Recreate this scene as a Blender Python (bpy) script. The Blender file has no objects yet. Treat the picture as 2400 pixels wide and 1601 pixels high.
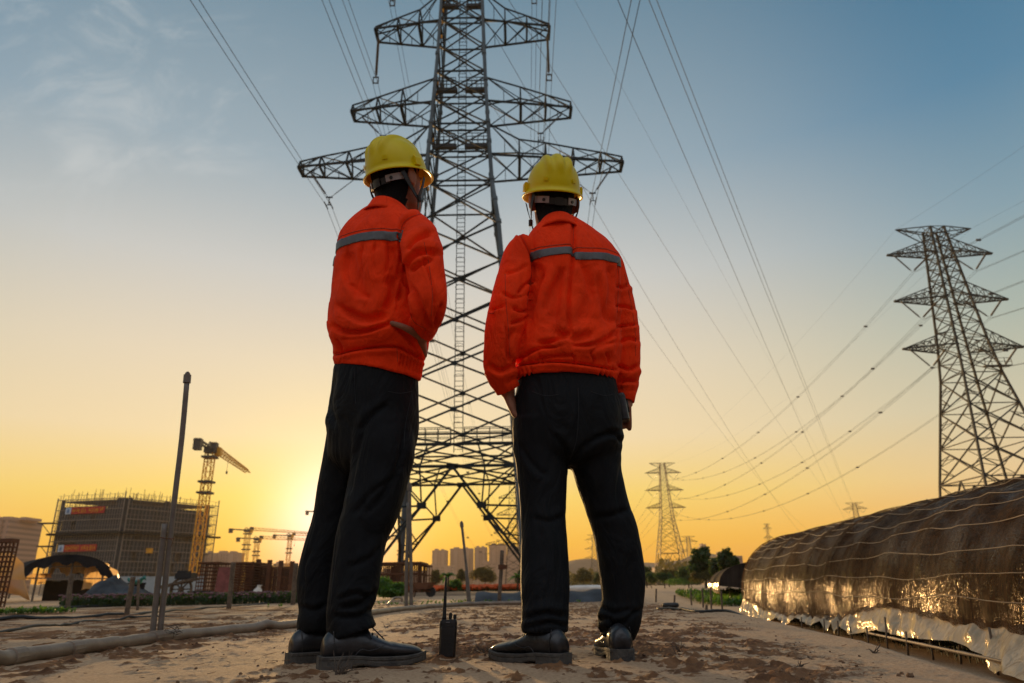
import bpy, bmesh, math, random
import numpy as np
from mathutils import Vector, Matrix, Quaternion

scene = bpy.context.scene
C = scene.collection
R = math.radians
rnd = random.Random(7)

# ------------------------------------------------------------------ camera
CAM_H = 0.21
PITCH, ROLL = R(19.8), R(0.9)
cam_data = bpy.data.cameras.new("camera")
cam_data.lens = 24.0
cam_data.sensor_width = 36.0
cam_data.sensor_fit = 'HORIZONTAL'
cam_data.clip_start = 0.05
cam_data.clip_end = 6000
cam_data.dof.use_dof = True
cam_data.dof.focus_distance = 2.35
cam_data.dof.aperture_fstop = 4.0
cam = bpy.data.objects.new("camera", cam_data)
C.objects.link(cam)
CAM_ROT = Matrix.Rotation(math.pi / 2 + PITCH, 3, 'X') @ Matrix.Rotation(-ROLL, 3, 'Z')
cam.matrix_world = Matrix.Translation((0, 0, CAM_H)) @ CAM_ROT.to_4x4()
scene.camera = cam

# ------------------------------------------------------------------ view, sampling
scene.view_settings.view_transform = 'Standard'
scene.view_settings.look = 'None'
scene.view_settings.exposure = 0.0
scene.view_settings.gamma = 1.0
scene.render.engine = 'CYCLES'
scene.cycles.use_denoising = True
scene.cycles.max_bounces = 8
scene.cycles.transparent_max_bounces = 16
scene.cycles.sample_clamp_indirect = 4.0
scene.cycles.caustics_reflective = False
scene.cycles.caustics_refractive = False

# ------------------------------------------------------------------ sun (low, ahead, a little left)
SUN_AZ, SUN_EL = R(-14.5), R(4.9)
SUN_DIR = Vector((math.sin(SUN_AZ) * math.cos(SUN_EL), math.cos(SUN_AZ) * math.cos(SUN_EL), math.sin(SUN_EL)))
sun_data = bpy.data.lights.new("sun", 'SUN')
sun_data.energy = 5.0
sun_data.angle = R(1.6)
sun_data.color = (1.0, 0.60, 0.24)
sun = bpy.data.objects.new("sun", sun_data)
sun.rotation_euler = SUN_DIR.to_track_quat('Z', 'Y').to_euler()
sun.location = (0, 0, 30)
C.objects.link(sun)

HAZE_D = 0.00026
# ------------------------------------------------------------------ sky
def lin(r, g, b):
    f = lambda c: (c / 255 / 12.92) if c / 255 <= 0.04045 else ((c / 255 + 0.055) / 1.055) ** 2.4
    return (f(r), f(g), f(b), 1.0)

world = bpy.data.worlds.new("World")
scene.world = world
world.use_nodes = True
wt = world.node_tree
wt.nodes.clear()
def wn(t, **k):
    n = wt.nodes.new(t)
    for a, v in k.items(): setattr(n, a, v)
    return n
def wl(a, b): wt.links.new(a, b)
def wmath(op, a, b=None, c=None, clamp=False):
    n = wn('ShaderNodeMath', operation=op, use_clamp=clamp)
    for i, v in enumerate((a, b, c)):
        if v is None: continue
        if isinstance(v, (int, float)): n.inputs[i].default_value = v
        else: wl(v, n.inputs[i])
    return n.outputs[0]
def wmix(f, a, b, blend='MIX'):
    n = wn('ShaderNodeMix', data_type='RGBA', blend_type=blend)
    for s, v in ((n.inputs[0], f), (n.inputs[6], a), (n.inputs[7], b)):
        if isinstance(v, (int, float)): s.default_value = v
        elif isinstance(v, tuple): s.default_value = v
        else: wl(v, s)
    return n.outputs[2]
def wramp(fac, stops):
    n = wn('ShaderNodeValToRGB')
    cr = n.color_ramp
    while len(cr.elements) < len(stops): cr.elements.new(0.5)
    for e, (p, c) in zip(cr.elements, stops): e.position = p; e.color = c
    wl(fac, n.inputs[0])
    return n.outputs[0]
tc = wn('ShaderNodeTexCoord')
vdir = tc.outputs['Generated']
nrm = wn('ShaderNodeVectorMath', operation='NORMALIZE'); wl(vdir, nrm.inputs[0])
sep = wn('ShaderNodeSeparateXYZ'); wl(nrm.outputs[0], sep.inputs[0])
dx, dy, dz = sep.outputs
elev = wmath('MAXIMUM', dz, 0.0)
# sky at the sun's azimuth and sky well away from it, both by elevation (sine)
near_sun = wramp(elev, [(0.0, (0.97, 0.36, 0.015, 1)), (0.055, (0.97, 0.50, 0.04, 1)), (0.12, (0.93, 0.645, 0.145, 1)), (0.20, (0.875, 0.685, 0.40, 1)),
                        (0.30, (0.775, 0.655, 0.475, 1)), (0.42, (0.585, 0.575, 0.535, 1)), (0.55, (0.325, 0.405, 0.455, 1)), (0.74, (0.135, 0.235, 0.315, 1))])
off_sun = wramp(elev, [(0.0, (0.86, 0.31, 0.03, 1)), (0.06, (0.87, 0.46, 0.13, 1)), (0.12, (0.77, 0.56, 0.31, 1)), (0.20, (0.575, 0.535, 0.38, 1)),
                       (0.30, (0.385, 0.445, 0.385, 1)), (0.42, (0.215, 0.33, 0.395, 1)), (0.55, (0.092, 0.222, 0.34, 1)), (0.74, (0.032, 0.135, 0.24, 1))])
dot = wn('ShaderNodeVectorMath', operation='DOT_PRODUCT')
wl(nrm.outputs[0], dot.inputs[0])
dot.inputs[1].default_value = SUN_DIR
flat = wn('ShaderNodeVectorMath', operation='DOT_PRODUCT')     # azimuth only
hv = wn('ShaderNodeCombineXYZ'); wl(dx, hv.inputs[0]); wl(dy, hv.inputs[1])
hn = wn('ShaderNodeVectorMath', operation='NORMALIZE'); wl(hv.outputs[0], hn.inputs[0])
wl(hn.outputs[0], flat.inputs[0])
flat.inputs[1].default_value = (math.sin(R(-11.5)), math.cos(R(-11.5)), 0)
azf = wn('ShaderNodeMapRange', interpolation_type='SMOOTHSTEP')
azf.inputs['From Min'].default_value = 0.995
azf.inputs['From Max'].default_value = 0.60
wl(flat.outputs['Value'], azf.inputs['Value'])
base = wmix(azf.outputs[0], near_sun, off_sun)
ang = wmath('ARCCOSINE', wmath('MINIMUM', dot.outputs['Value'], 0.99999))
def gauss(s): 
    q = wmath('DIVIDE', ang, R(s)); q = wmath('MULTIPLY', q, q)
    return wmath('EXPONENT', wmath('MULTIPLY', q, -1.0))
def addglow(col, s, c, k):
    g = wmath('MULTIPLY', gauss(s), k)
    m = wn('ShaderNodeVectorMath', operation='SCALE'); m.inputs[0].default_value = c[:3]; wl(g, m.inputs['Scale'])
    return wmix(1.0, col, m.outputs[0], 'ADD')
base = addglow(base, 9.0, (0.22, 0.17, 0.0), 1.0)
base = addglow(base, 4.2, (0.5, 0.48, 0.85), 1.0)
# unseen sky behind the camera, brightened overhead as added fill for the men's backs
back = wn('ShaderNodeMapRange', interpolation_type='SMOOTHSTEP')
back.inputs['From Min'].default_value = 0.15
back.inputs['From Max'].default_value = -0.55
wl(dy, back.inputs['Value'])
BACK_FILL = wramp(elev, [(0.0, (0.05, 0.048, 0.06, 1)), (0.35, (0.20, 0.20, 0.23, 1)), (0.75, (0.98, 1.0, 1.06, 1)), (1.0, (1.25, 1.28, 1.36, 1))])
base = wmix(wmath('MULTIPLY', back.outputs[0], 0.9), base, BACK_FILL)
# thin cirrus, upper left
mp = wn('ShaderNodeMapping'); wl(nrm.outputs[0], mp.inputs['Vector'])
mp.inputs['Rotation'].default_value = (0, 0, R(25))
mp.inputs['Scale'].default_value = (3.0, 9.0, 7.0)
ns = wn('ShaderNodeTexNoise'); ns.inputs['Scale'].default_value = 1.6; ns.inputs['Detail'].default_value = 7
ns.inputs['Roughness'].default_value = 0.62; ns.inputs['Distortion'].default_value = 0.7
wl(mp.outputs[0], ns.inputs['Vector'])
cl = wn('ShaderNodeMapRange', interpolation_type='SMOOTHSTEP')
cl.inputs['From Min'].default_value = 0.47; cl.inputs['From Max'].default_value = 0.80
wl(ns.outputs['Fac'], cl.inputs['Value'])
cdot = wn('ShaderNodeVectorMath', operation='DOT_PRODUCT'); wl(nrm.outputs[0], cdot.inputs[0])
_cd = CAM_ROT @ Vector(((230 - 1200) / 1600, (800 - 190) / 1600, -1)); _cd.normalize()
cdot.inputs[1].default_value = _cd
cm = wn('ShaderNodeMapRange', interpolation_type='SMOOTHSTEP')
cm.inputs['From Min'].default_value = 0.968; cm.inputs['From Max'].default_value = 0.998
wl(cdot.outputs['Value'], cm.inputs['Value'])
base = wmix(wmath('MULTIPLY', wmath('MULTIPLY', cl.outputs[0], cm.outputs[0]), 0.62), base, lin(196, 200, 200))
# below the horizon
gnd_f = wn('ShaderNodeMapRange'); gnd_f.inputs['From Min'].default_value = 0.0; gnd_f.inputs['From Max'].default_value = -0.05
wl(dz, gnd_f.inputs['Value'])
base = wmix(gnd_f.outputs[0], base, (0.16, 0.11, 0.07, 1))
sky = wn('ShaderNodeTexSky', sky_type='NISHITA')
sky.sun_disc = False
sky.sun_elevation = SUN_EL
sky.sun_rotation = SUN_AZ
sky.dust_density = 2.0
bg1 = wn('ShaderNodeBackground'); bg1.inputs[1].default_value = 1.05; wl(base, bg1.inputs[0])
bg2 = wn('ShaderNodeBackground'); bg2.inputs[1].default_value = 0.003; wl(sky.outputs[0], bg2.inputs[0])
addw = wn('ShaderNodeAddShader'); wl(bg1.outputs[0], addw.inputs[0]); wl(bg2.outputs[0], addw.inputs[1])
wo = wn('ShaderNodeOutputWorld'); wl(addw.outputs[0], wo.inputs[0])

# ------------------------------------------------------------------ picture measurements -> places in the world
def ray(px, py):
    return CAM_ROT @ Vector(((px - 1200) / 1600, (800.5 - py) / 1600, -1.0))
def at(px, py, Y):
    d = ray(px, py)
    return Vector((0, 0, CAM_H)) + d * (Y / d.y)
def gnd(px, py, z=0.0):
    d = ray(px, py)
    return Vector((0, 0, CAM_H)) + d * ((z - CAM_H) / d.z)
_CRI = np.array(CAM_ROT.transposed())
def project(co):
    q = (np.asarray(co) - np.array([0, 0, CAM_H])) @ _CRI.T
    return np.stack([1200 + 1600 * q[:, 0] / -q[:, 2], 800.5 - 1600 * q[:, 1] / -q[:, 2]], 1)

# ------------------------------------------------------------------ numpy value noise
def _hash(ix, iy, iz, seed):
    h = (ix * 374761393 + iy * 668265263 + iz * 2147483647 + seed * 974711) & 0xFFFFFFFF
    h = ((h ^ (h >> 13)) * 1274126177) & 0xFFFFFFFF
    h = (h ^ (h >> 16)) & 0xFFFFFFFF
    return h / 4294967295.0
def vnoise(p, seed=0):
    p = np.asarray(p, dtype=np.float64)
    i = np.floor(p).astype(np.int64); f = p - i
    f = f * f * (3 - 2 * f)
    r = 0
    for a in (0, 1):
        for b in (0, 1):
            for c in (0, 1):
                w = (f[:, 0] if a else 1 - f[:, 0]) * (f[:, 1] if b else 1 - f[:, 1]) * (f[:, 2] if c else 1 - f[:, 2])
                r = r + w * _hash(i[:, 0] + a, i[:, 1] + b, i[:, 2] + c, seed)
    return r
def fbm(p, oct=4, seed=0):
    r, a, t = 0, 1.0, 0
    p = np.asarray(p, dtype=np.float64)
    for o in range(oct):
        r = r + a * vnoise(p * 2 ** o, seed + o); t += a; a *= 0.5
    return r / t

# ------------------------------------------------------------------ materials
def mat(name, color, rough=0.7, metal=0.0, spec=0.5, var=0.0, vscale=8.0, bump=0.0, bscale=40.0, col2=None,
        sheen=0.0, trans=0.0, alpha=1.0, stretch=None, translucent=None, coat=0.0, wrinkle=0.0, wscale=9.0, stint=None):
    m = bpy.data.materials.new(name); m.use_nodes = True
    t = m.node_tree; b = t.nodes['Principled BSDF']
    b.inputs['Base Color'].default_value = (*color, 1); b.inputs['Roughness'].default_value = rough
    b.inputs['Metallic'].default_value = metal; b.inputs['Specular IOR Level'].default_value = spec
    if sheen:
        b.inputs['Sheen Weight'].default_value = sheen; b.inputs['Sheen Roughness'].default_value = 0.4
    if coat:
        b.inputs['Coat Weight'].default_value = coat; b.inputs['Coat Roughness'].default_value = 0.15
    if alpha < 1: b.inputs['Alpha'].default_value = alpha
    t_c = t.nodes.new('ShaderNodeTexCoord'); mp = t.nodes.new('ShaderNodeMapping')
    t.links.new(t_c.outputs['Object'], mp.inputs[0])
    if stretch: mp.inputs['Scale'].default_value = stretch
    if var or col2:
        n = t.nodes.new('ShaderNodeTexNoise'); n.inputs['Scale'].default_value = vscale; n.inputs['Detail'].default_value = 6
        n.inputs['Roughness'].default_value = 0.6
        t.links.new(mp.outputs[0], n.inputs['Vector'])
        r = t.nodes.new('ShaderNodeValToRGB')
        c1 = color if col2 else tuple(c * (1 - var) for c in color)
        c2 = col2 if col2 else tuple(min(1, c * (1 + var)) for c in color)
        r.color_ramp.elements[0].position = 0.35; r.color_ramp.elements[1].position = 0.65
        r.color_ramp.elements[0].color = (*c1, 1); r.color_ramp.elements[1].color = (*c2, 1)
        t.links.new(n.outputs['Fac'], r.inputs[0]); t.links.new(r.outputs[0], b.inputs['Base Color'])
    if bump:
        n2 = t.nodes.new('ShaderNodeTexNoise'); n2.inputs['Scale'].default_value = bscale; n2.inputs['Detail'].default_value = 5
        t.links.new(mp.outputs[0], n2.inputs['Vector'])
        bp = t.nodes.new('ShaderNodeBump'); bp.inputs['Strength'].default_value = bump; bp.inputs['Distance'].default_value = 0.01
        t.links.new(n2.outputs['Fac'], bp.inputs['Height']); t.links.new(bp.outputs[0], b.inputs['Normal'])
    if stint: b.inputs['Specular Tint'].default_value = (*stint, 1)
    if wrinkle:                                                  # small slack creases in the cloth
        m3 = t.nodes.new('ShaderNodeMapping'); m3.inputs['Scale'].default_value = (1.0, 1.0, 0.45); m3.inputs['Rotation'].default_value = (0.3, 0.5, 0.4); t.links.new(t_c.outputs['Object'], m3.inputs[0])
        n3 = t.nodes.new('ShaderNodeTexNoise'); n3.inputs['Scale'].default_value = wscale; n3.inputs['Detail'].default_value = 3; n3.inputs['Roughness'].default_value = 0.55; n3.inputs['Distortion'].default_value = 1.2
        t.links.new(m3.outputs[0], n3.inputs['Vector'])
        b3 = t.nodes.new('ShaderNodeBump'); b3.inputs['Strength'].default_value = wrinkle; b3.inputs['Distance'].default_value = 0.03
        t.links.new(n3.outputs['Fac'], b3.inputs['Height'])
        if bump: t.links.new(bp.outputs[0], b3.inputs['Normal'])
        t.links.new(b3.outputs[0], b.inputs['Normal'])
    if translucent:
        tr = t.nodes.new('ShaderNodeBsdfTranslucent'); tr.inputs[0].default_value = (*translucent[0], 1)
        mx = t.nodes.new('ShaderNodeMixShader'); mx.inputs[0].default_value = translucent[1]
        t.links.new(b.outputs[0], mx.inputs[1]); t.links.new(tr.outputs[0], mx.inputs[2])
        t.links.new(mx.outputs[0], t.nodes['Material Output'].inputs[0])
    return m

M = dict(
    jacket=mat('orange_cotton', (0.86, 0.042, 0.004), 0.85, spec=0.15, var=0.12, vscale=11, bump=0.16, bscale=300, wrinkle=0.6, wscale=13),
    thread=mat('dark_orange_stitching', (0.42, 0.03, 0.006), 0.9),
    tape=mat('grey_reflective_tape', (0.085, 0.087, 0.092), 0.5, metal=0.1, var=0.12, vscale=60, bump=0.05, bscale=120),
    trousers=mat('navy_black_cotton', (0.0030, 0.0038, 0.0054), 0.75, spec=0.2, var=0.25, vscale=10, bump=0.12, bscale=300, wrinkle=0.7, wscale=11),
    trouser_thread=mat('black_stitching', (0.012, 0.013, 0.016), 0.8),
    skin=mat('skin', (0.27, 0.115, 0.07), 0.6, spec=0.2, var=0.12, vscale=30, bump=0.05, bscale=180),
    hair=mat('black_hair', (0.0025, 0.002, 0.002), 0.7, spec=0.12, bump=0.6, bscale=180, stretch=(1, 1, 0.15)),
    helmet=mat('yellow_helmet_plastic', (0.78, 0.64, 0.0), 0.34, spec=0.28, var=0.04, vscale=5, bump=0.02, bscale=12,
               translucent=((0.9, 0.45, 0.01), 0.18)),
    strap=mat('black_strap', (0.012, 0.012, 0.013), 0.6, bump=0.1, bscale=300),
    grey_plastic=mat('pale_grey_plastic', (0.30, 0.28, 0.29), 0.4),
    black_plastic=mat('black_plastic', (0.012, 0.012, 0.013), 0.42, var=0.2, vscale=40, bump=0.08, bscale=300),
    leather=mat('black_leather', (0.018, 0.018, 0.021), 0.34, var=0.5, vscale=16, bump=0.18, bscale=70),
    sole=mat('worn_rubber_sole', (0.035, 0.032, 0.030), 0.75, col2=(0.085, 0.075, 0.062), vscale=30, bump=0.3, bscale=120),
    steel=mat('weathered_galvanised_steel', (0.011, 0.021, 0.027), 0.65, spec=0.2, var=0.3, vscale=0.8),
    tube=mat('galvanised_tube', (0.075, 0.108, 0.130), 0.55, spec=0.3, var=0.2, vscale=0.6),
    dark_steel=mat('dark_steel', (0.022, 0.026, 0.03), 0.6, var=0.2, vscale=1.0),
    insulator=mat('brown_insulator', (0.045, 0.035, 0.034), 0.4),
    wire=mat('aluminium_cable', (0.045, 0.052, 0.058), 0.8, spec=0.2),
    far_steel=mat('far_steel', (0.03, 0.027, 0.025), 0.7, var=0.2, vscale=0.5),
    pvc=mat('dusty_pvc', (0.27, 0.205, 0.145), 0.5, col2=(0.17, 0.12, 0.08), vscale=9, bump=0.1, bscale=60),
    pvc_dark=mat('grey_pvc', (0.16, 0.14, 0.115), 0.5, col2=(0.10, 0.085, 0.07), vscale=14, bump=0.1, bscale=80),
    wood=mat('weathered_stake', (0.12, 0.085, 0.055), 0.8, var=0.4, vscale=20, bump=0.4, bscale=60),
    rust=mat('rusty_steel', (0.14, 0.050, 0.018), 0.8, col2=(0.075, 0.028, 0.012), vscale=4, bump=0.3, bscale=30),
    rubber=mat('black_rubber', (0.015, 0.015, 0.015), 0.6),
    concrete=mat('raw_concrete', (0.13, 0.115, 0.10), 0.9, var=0.25, vscale=0.5),
    netting=mat('scaffold_netting', (0.030, 0.036, 0.043), 0.85, var=0.3, vscale=0.35, bump=0.3, bscale=2),
    scaffold=mat('scaffold_tube', (0.24, 0.19, 0.15), 0.7),
    banner=mat('red_banner', (0.42, 0.010, 0.012), 0.7, var=0.1, vscale=2),
    glyph=mat('yellow_lettering', (0.80, 0.42, 0.03), 0.7),
    logo=mat('pale_blue_panel', (0.50, 0.58, 0.66), 0.7),
    logo_mark=mat('blue_mark', (0.10, 0.22, 0.45), 0.7),
    crane=mat('yellow_crane_paint', (0.78, 0.36, 0.02), 0.55, var=0.25, vscale=0.8),
    crane_dark=mat('grey_machinery', (0.04, 0.042, 0.042), 0.6),
    hoarding=mat('pale_blue_hoarding', (0.30, 0.36, 0.40), 0.6, var=0.1, vscale=0.6),
    tower_wall=mat('pale_render', (0.42, 0.27, 0.205), 0.85, var=0.1, vscale=0.05),
    tower_glass=mat('dull_window_glass', (0.10, 0.085, 0.085), 0.25),
    tarp=mat('dark_tarpaulin', (0.045, 0.048, 0.053), 0.7, spec=0.3, var=0.4, vscale=3, bump=0.8, bscale=9),
    net_roof=mat('black_shade_net', (0.020, 0.021, 0.024), 0.95, spec=0.06, var=0.4, vscale=3, bump=0.3, bscale=20),
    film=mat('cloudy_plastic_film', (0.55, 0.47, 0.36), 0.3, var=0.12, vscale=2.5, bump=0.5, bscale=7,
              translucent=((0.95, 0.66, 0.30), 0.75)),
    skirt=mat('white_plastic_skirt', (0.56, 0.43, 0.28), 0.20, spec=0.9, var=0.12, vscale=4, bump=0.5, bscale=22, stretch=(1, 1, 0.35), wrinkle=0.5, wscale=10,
              translucent=((0.8, 0.55, 0.24), 0.25), stint=(1.0, 0.72, 0.36)),  # golden sunlight put into the white plastic's base colour and specular tint
    cord=mat('pale_cord', (0.19, 0.13, 0.085), 0.6, var=0.2, vscale=30),
    red_board=mat('faded_red_board', (0.20, 0.055, 0.045), 0.8, var=0.3, vscale=4),
    bark=mat('bark', (0.05, 0.035, 0.022), 0.9, var=0.4, vscale=6, bump=0.5, bscale=30),
    leaf=mat('dark_leaf', (0.028, 0.055, 0.014), 0.6, var=0.45, vscale=1.2, translucent=((0.10, 0.16, 0.02), 0.3)),
    leaf_b=mat('olive_leaf', (0.062, 0.062, 0.016), 0.6, var=0.45, vscale=0.8, translucent=((0.20, 0.16, 0.02), 0.3)),
    leaf_c=mat('bright_leaf', (0.055, 0.12, 0.018), 0.55, var=0.4, vscale=2.5, translucent=((0.14, 0.28, 0.02), 0.35)),
    petal=mat('pink_petal', (0.42, 0.12, 0.20), 0.6, var=0.3, vscale=9),
    petal_o=mat('orange_petal', (0.60, 0.10, 0.012), 0.6, var=0.3, vscale=3),
    weed=mat('dry_stalk', (0.085, 0.060, 0.042), 0.9),
    hill=mat('far_hill', (0.10, 0.075, 0.06), 0.9, var=0.3, vscale=0.01),
    hose=mat('black_hose', (0.014, 0.014, 0.013), 0.55),
    teal=mat('teal_cloth', (0.02, 0.16, 0.15), 0.8, var=0.2, vscale=4),
    white=mat('chalky_white', (0.68, 0.64, 0.58), 0.7, var=0.1, vscale=3),
    brick=mat('far_brick', (0.30, 0.13, 0.09), 0.9, var=0.2, vscale=0.2),
)

# ------------------------------------------------------------------ mesh helpers
ORG = {}
def tag(o, label, cat, group=None, kind=None):
    if label: o['label'] = label
    if cat: o['category'] = cat
    if group: o['group'] = group
    if kind: o['kind'] = kind
    return o
def empty(name, loc, label, cat, group=None):
    o = bpy.data.objects.new(name, None); C.objects.link(o)
    o.empty_display_size = 0.2
    o.location = loc
    ORG[o.name] = Vector(loc)
    return tag(o, label, cat, group)
def children(o): return [c for c in bpy.data.objects if c.parent == o]
def copy_tree(o, loc, label=None, rotz=None, scale=None, parent=None, kids=None):
    if kids is None:
        kids = {}
        for c in bpy.data.objects:
            if c.parent: kids.setdefault(c.parent.name, []).append(c)
    c = o.copy(); C.objects.link(c); c.parent = parent
    if parent is None:
        c.location = loc; ORG[c.name] = Vector(loc)
        if rotz is not None: c.rotation_euler.z = rotz
        if scale is not None: c.scale = (scale,) * 3 if isinstance(scale, (int, float)) else scale
        if label: c['label'] = label
    for ch in kids.get(o.name, []): copy_tree(ch, None, parent=c, kids=kids)
    return c
def link_mesh(name, V, F, material, parent=None, loc=None, smooth=False, org=None):
    me = bpy.data.meshes.new(name)
    o0 = Vector((0, 0, 0))
    if parent is not None: o0 = ORG[parent.name]
    elif loc is not None: o0 = Vector(loc)
    V = np.asarray(V, dtype=np.float64).reshape(-1, 3) - np.array(o0)
    if len(F) and isinstance(F, np.ndarray): F = F.tolist()
    me.from_pydata(V.tolist(), [], F)
    me.update()
    if smooth: me.polygons.foreach_set('use_smooth', np.ones(len(me.polygons), dtype=bool))
    if material: me.materials.append(material)
    o = bpy.data.objects.new(name, me); C.objects.link(o)
    if parent is not None:
        o.parent = parent
    elif loc is not None:
        o.location = loc
    ORG[o.name] = o0
    return o

def frame(d):
    d = Vector(d).normalized()
    a = Vector((0, 0, 1)) if abs(d.z) < 0.9 else Vector((1, 0, 0))
    u = d.cross(a).normalized(); v = u.cross(d).normalized()
    return u, v

class MB:
    def __init__(s): s.v = []; s.f = []
    def add(s, V, F):
        k = len(s.v); s.v.extend([tuple(p) for p in V]); s.f.extend([tuple(i + k for i in f) for f in F]); return s
    def bar(s, a, b, w, h=None):
        a = Vector(a); b = Vector(b); h = w if h is None else h
        if (b - a).length < 1e-6: return s
        u, v = frame(b - a); u = u * (w / 2); v = v * (h / 2)
        return s.add([a - u - v, a + u - v, a + u + v, a - u + v, b - u - v, b + u - v, b + u + v, b - u + v],
                     [(3, 2, 1, 0), (4, 5, 6, 7), (0, 1, 5, 4), (1, 2, 6, 5), (2, 3, 7, 6), (3, 0, 4, 7)])
    def box(s, c, size, rz=0.0):
        c = Vector(c); x, y, z = [q / 2 for q in size]; ca, sa = math.cos(rz), math.sin(rz)
        V = [c + Vector((i * x * ca - j * y * sa, i * x * sa + j * y * ca, k * z)) for k in (-1, 1) for i, j in ((-1, -1), (1, -1), (1, 1), (-1, 1))]
        return s.add(V, [(3, 2, 1, 0), (4, 5, 6, 7), (0, 1, 5, 4), (1, 2, 6, 5), (2, 3, 7, 6), (3, 0, 4, 7)])
    def tube(s, P, r, n=8, cap=True):
        P = [Vector(p) for p in P]
        rr = r if isinstance(r, (list, tuple)) else [r] * len(P)
        rings = []
        u = None
        for i, p in enumerate(P):
            d = (P[min(i + 1, len(P) - 1)] - P[max(i - 1, 0)]).normalized()
            if u is None: u, v = frame(d)
            else:
                u = (u - d * u.dot(d)).normalized(); v = d.cross(u)
            v = d.cross(u)
            rings.append([p + (u * math.cos(2 * math.pi * k / n) + v * math.sin(2 * math.pi * k / n)) * rr[i] for k in range(n)])
        return s.loft(rings, cap)
    def loft(s, rings, cap=True, closed=True):
        n = len(rings[0]); V = [p for r in rings for p in r]; F = []
        for i in range(len(rings) - 1):
            for k in range(n if closed else n - 1):
                k2 = (k + 1) % n
                F.append((i * n + k, i * n + k2, (i + 1) * n + k2, (i + 1) * n + k))
        if cap and closed:
            F.append(tuple(range(n - 1, -1, -1))); F.append(tuple((len(rings) - 1) * n + k for k in range(n)))
        return s.add(V, F)
    def build(s, name, material, parent=None, loc=None, smooth=False):
        return link_mesh(name, s.v, s.f, material, parent, loc, smooth)

def ellring(c, ax, ay, n=40, e=2.0):
    """superellipse ring about c with half axes ax, ay (vectors)"""
    out = []
    for k in range(n):
        t = 2 * math.pi * k / n; x, y = math.cos(t), math.sin(t)
        out.append(c + ax * math.copysign(abs(x) ** (2 / e), x) + ay * math.copysign(abs(y) ** (2 / e), y))
    return out
def catmull(P, m=4):
    P = [Vector(p) for p in P]; out = []
    for i in range(len(P) - 1):
        a, b, c, d = P[max(i - 1, 0)], P[i], P[i + 1], P[min(i + 2, len(P) - 1)]
        for k in range(m):
            t = k / m
            out.append(0.5 * ((2 * b) + (c - a) * t + (2 * a - 5 * b + 4 * c - d) * t * t + (3 * b - a - 3 * c + d) * t ** 3))
    out.append(P[-1]); return out
def fuse(mb, voxel, smooth_it=2, factor=0.5):
    """voxel-union of the closed shells in mb -> (V, F) arrays"""
    me = bpy.data.meshes.new('tmp'); me.from_pydata([tuple(p) for p in mb.v], [], mb.f); me.update()
    o = bpy.data.objects.new('tmp', me); C.objects.link(o)
    md = o.modifiers.new('r', 'REMESH'); md.mode = 'VOXEL'; md.voxel_size = voxel; md.adaptivity = 0
    if smooth_it:
        sm = o.modifiers.new('s', 'SMOOTH'); sm.factor = factor; sm.iterations = smooth_it
    dg = bpy.context.evaluated_depsgraph_get(); dg.update()
    ev = o.evaluated_get(dg); m2 = ev.to_mesh()
    V = np.empty(len(m2.vertices) * 3); m2.vertices.foreach_get('co', V); V = V.reshape(-1, 3)
    F = [tuple(p.vertices) for p in m2.polygons]
    ev.to_mesh_clear(); bpy.data.objects.remove(o); bpy.data.meshes.remove(me)
    return V, F
def normals(V, F):
    F4 = np.array([f if len(f) == 4 else (f[0], f[1], f[2], f[2]) for f in F])
    a = V[F4[:, 2]] - V[F4[:, 0]]; b = V[F4[:, 3]] - V[F4[:, 1]]
    fn = np.cross(a, b); N = np.zeros_like(V)
    for k in range(4): np.add.at(N, F4[:, k], fn)
    return N / (np.linalg.norm(N, axis=1, keepdims=True) + 1e-12)
def lapsmooth(V, F, X, it=3):
    F4 = np.array([f if len(f) == 4 else (f[0], f[1], f[2], f[2]) for f in F])
    for _ in range(it):
        S = np.zeros_like(X); n = np.zeros(len(X))
        for k in range(4):
            i, j = F4[:, k], F4[:, (k + 1) % 4]
            np.add.at(S, i, X[j]); np.add.at(n, i, 1); np.add.at(S, j, X[i]); np.add.at(n, j, 1)
        X = 0.5 * X + 0.5 * S / np.maximum(n, 1).reshape((-1,) + (1,) * (X.ndim - 1))
    return X

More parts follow.
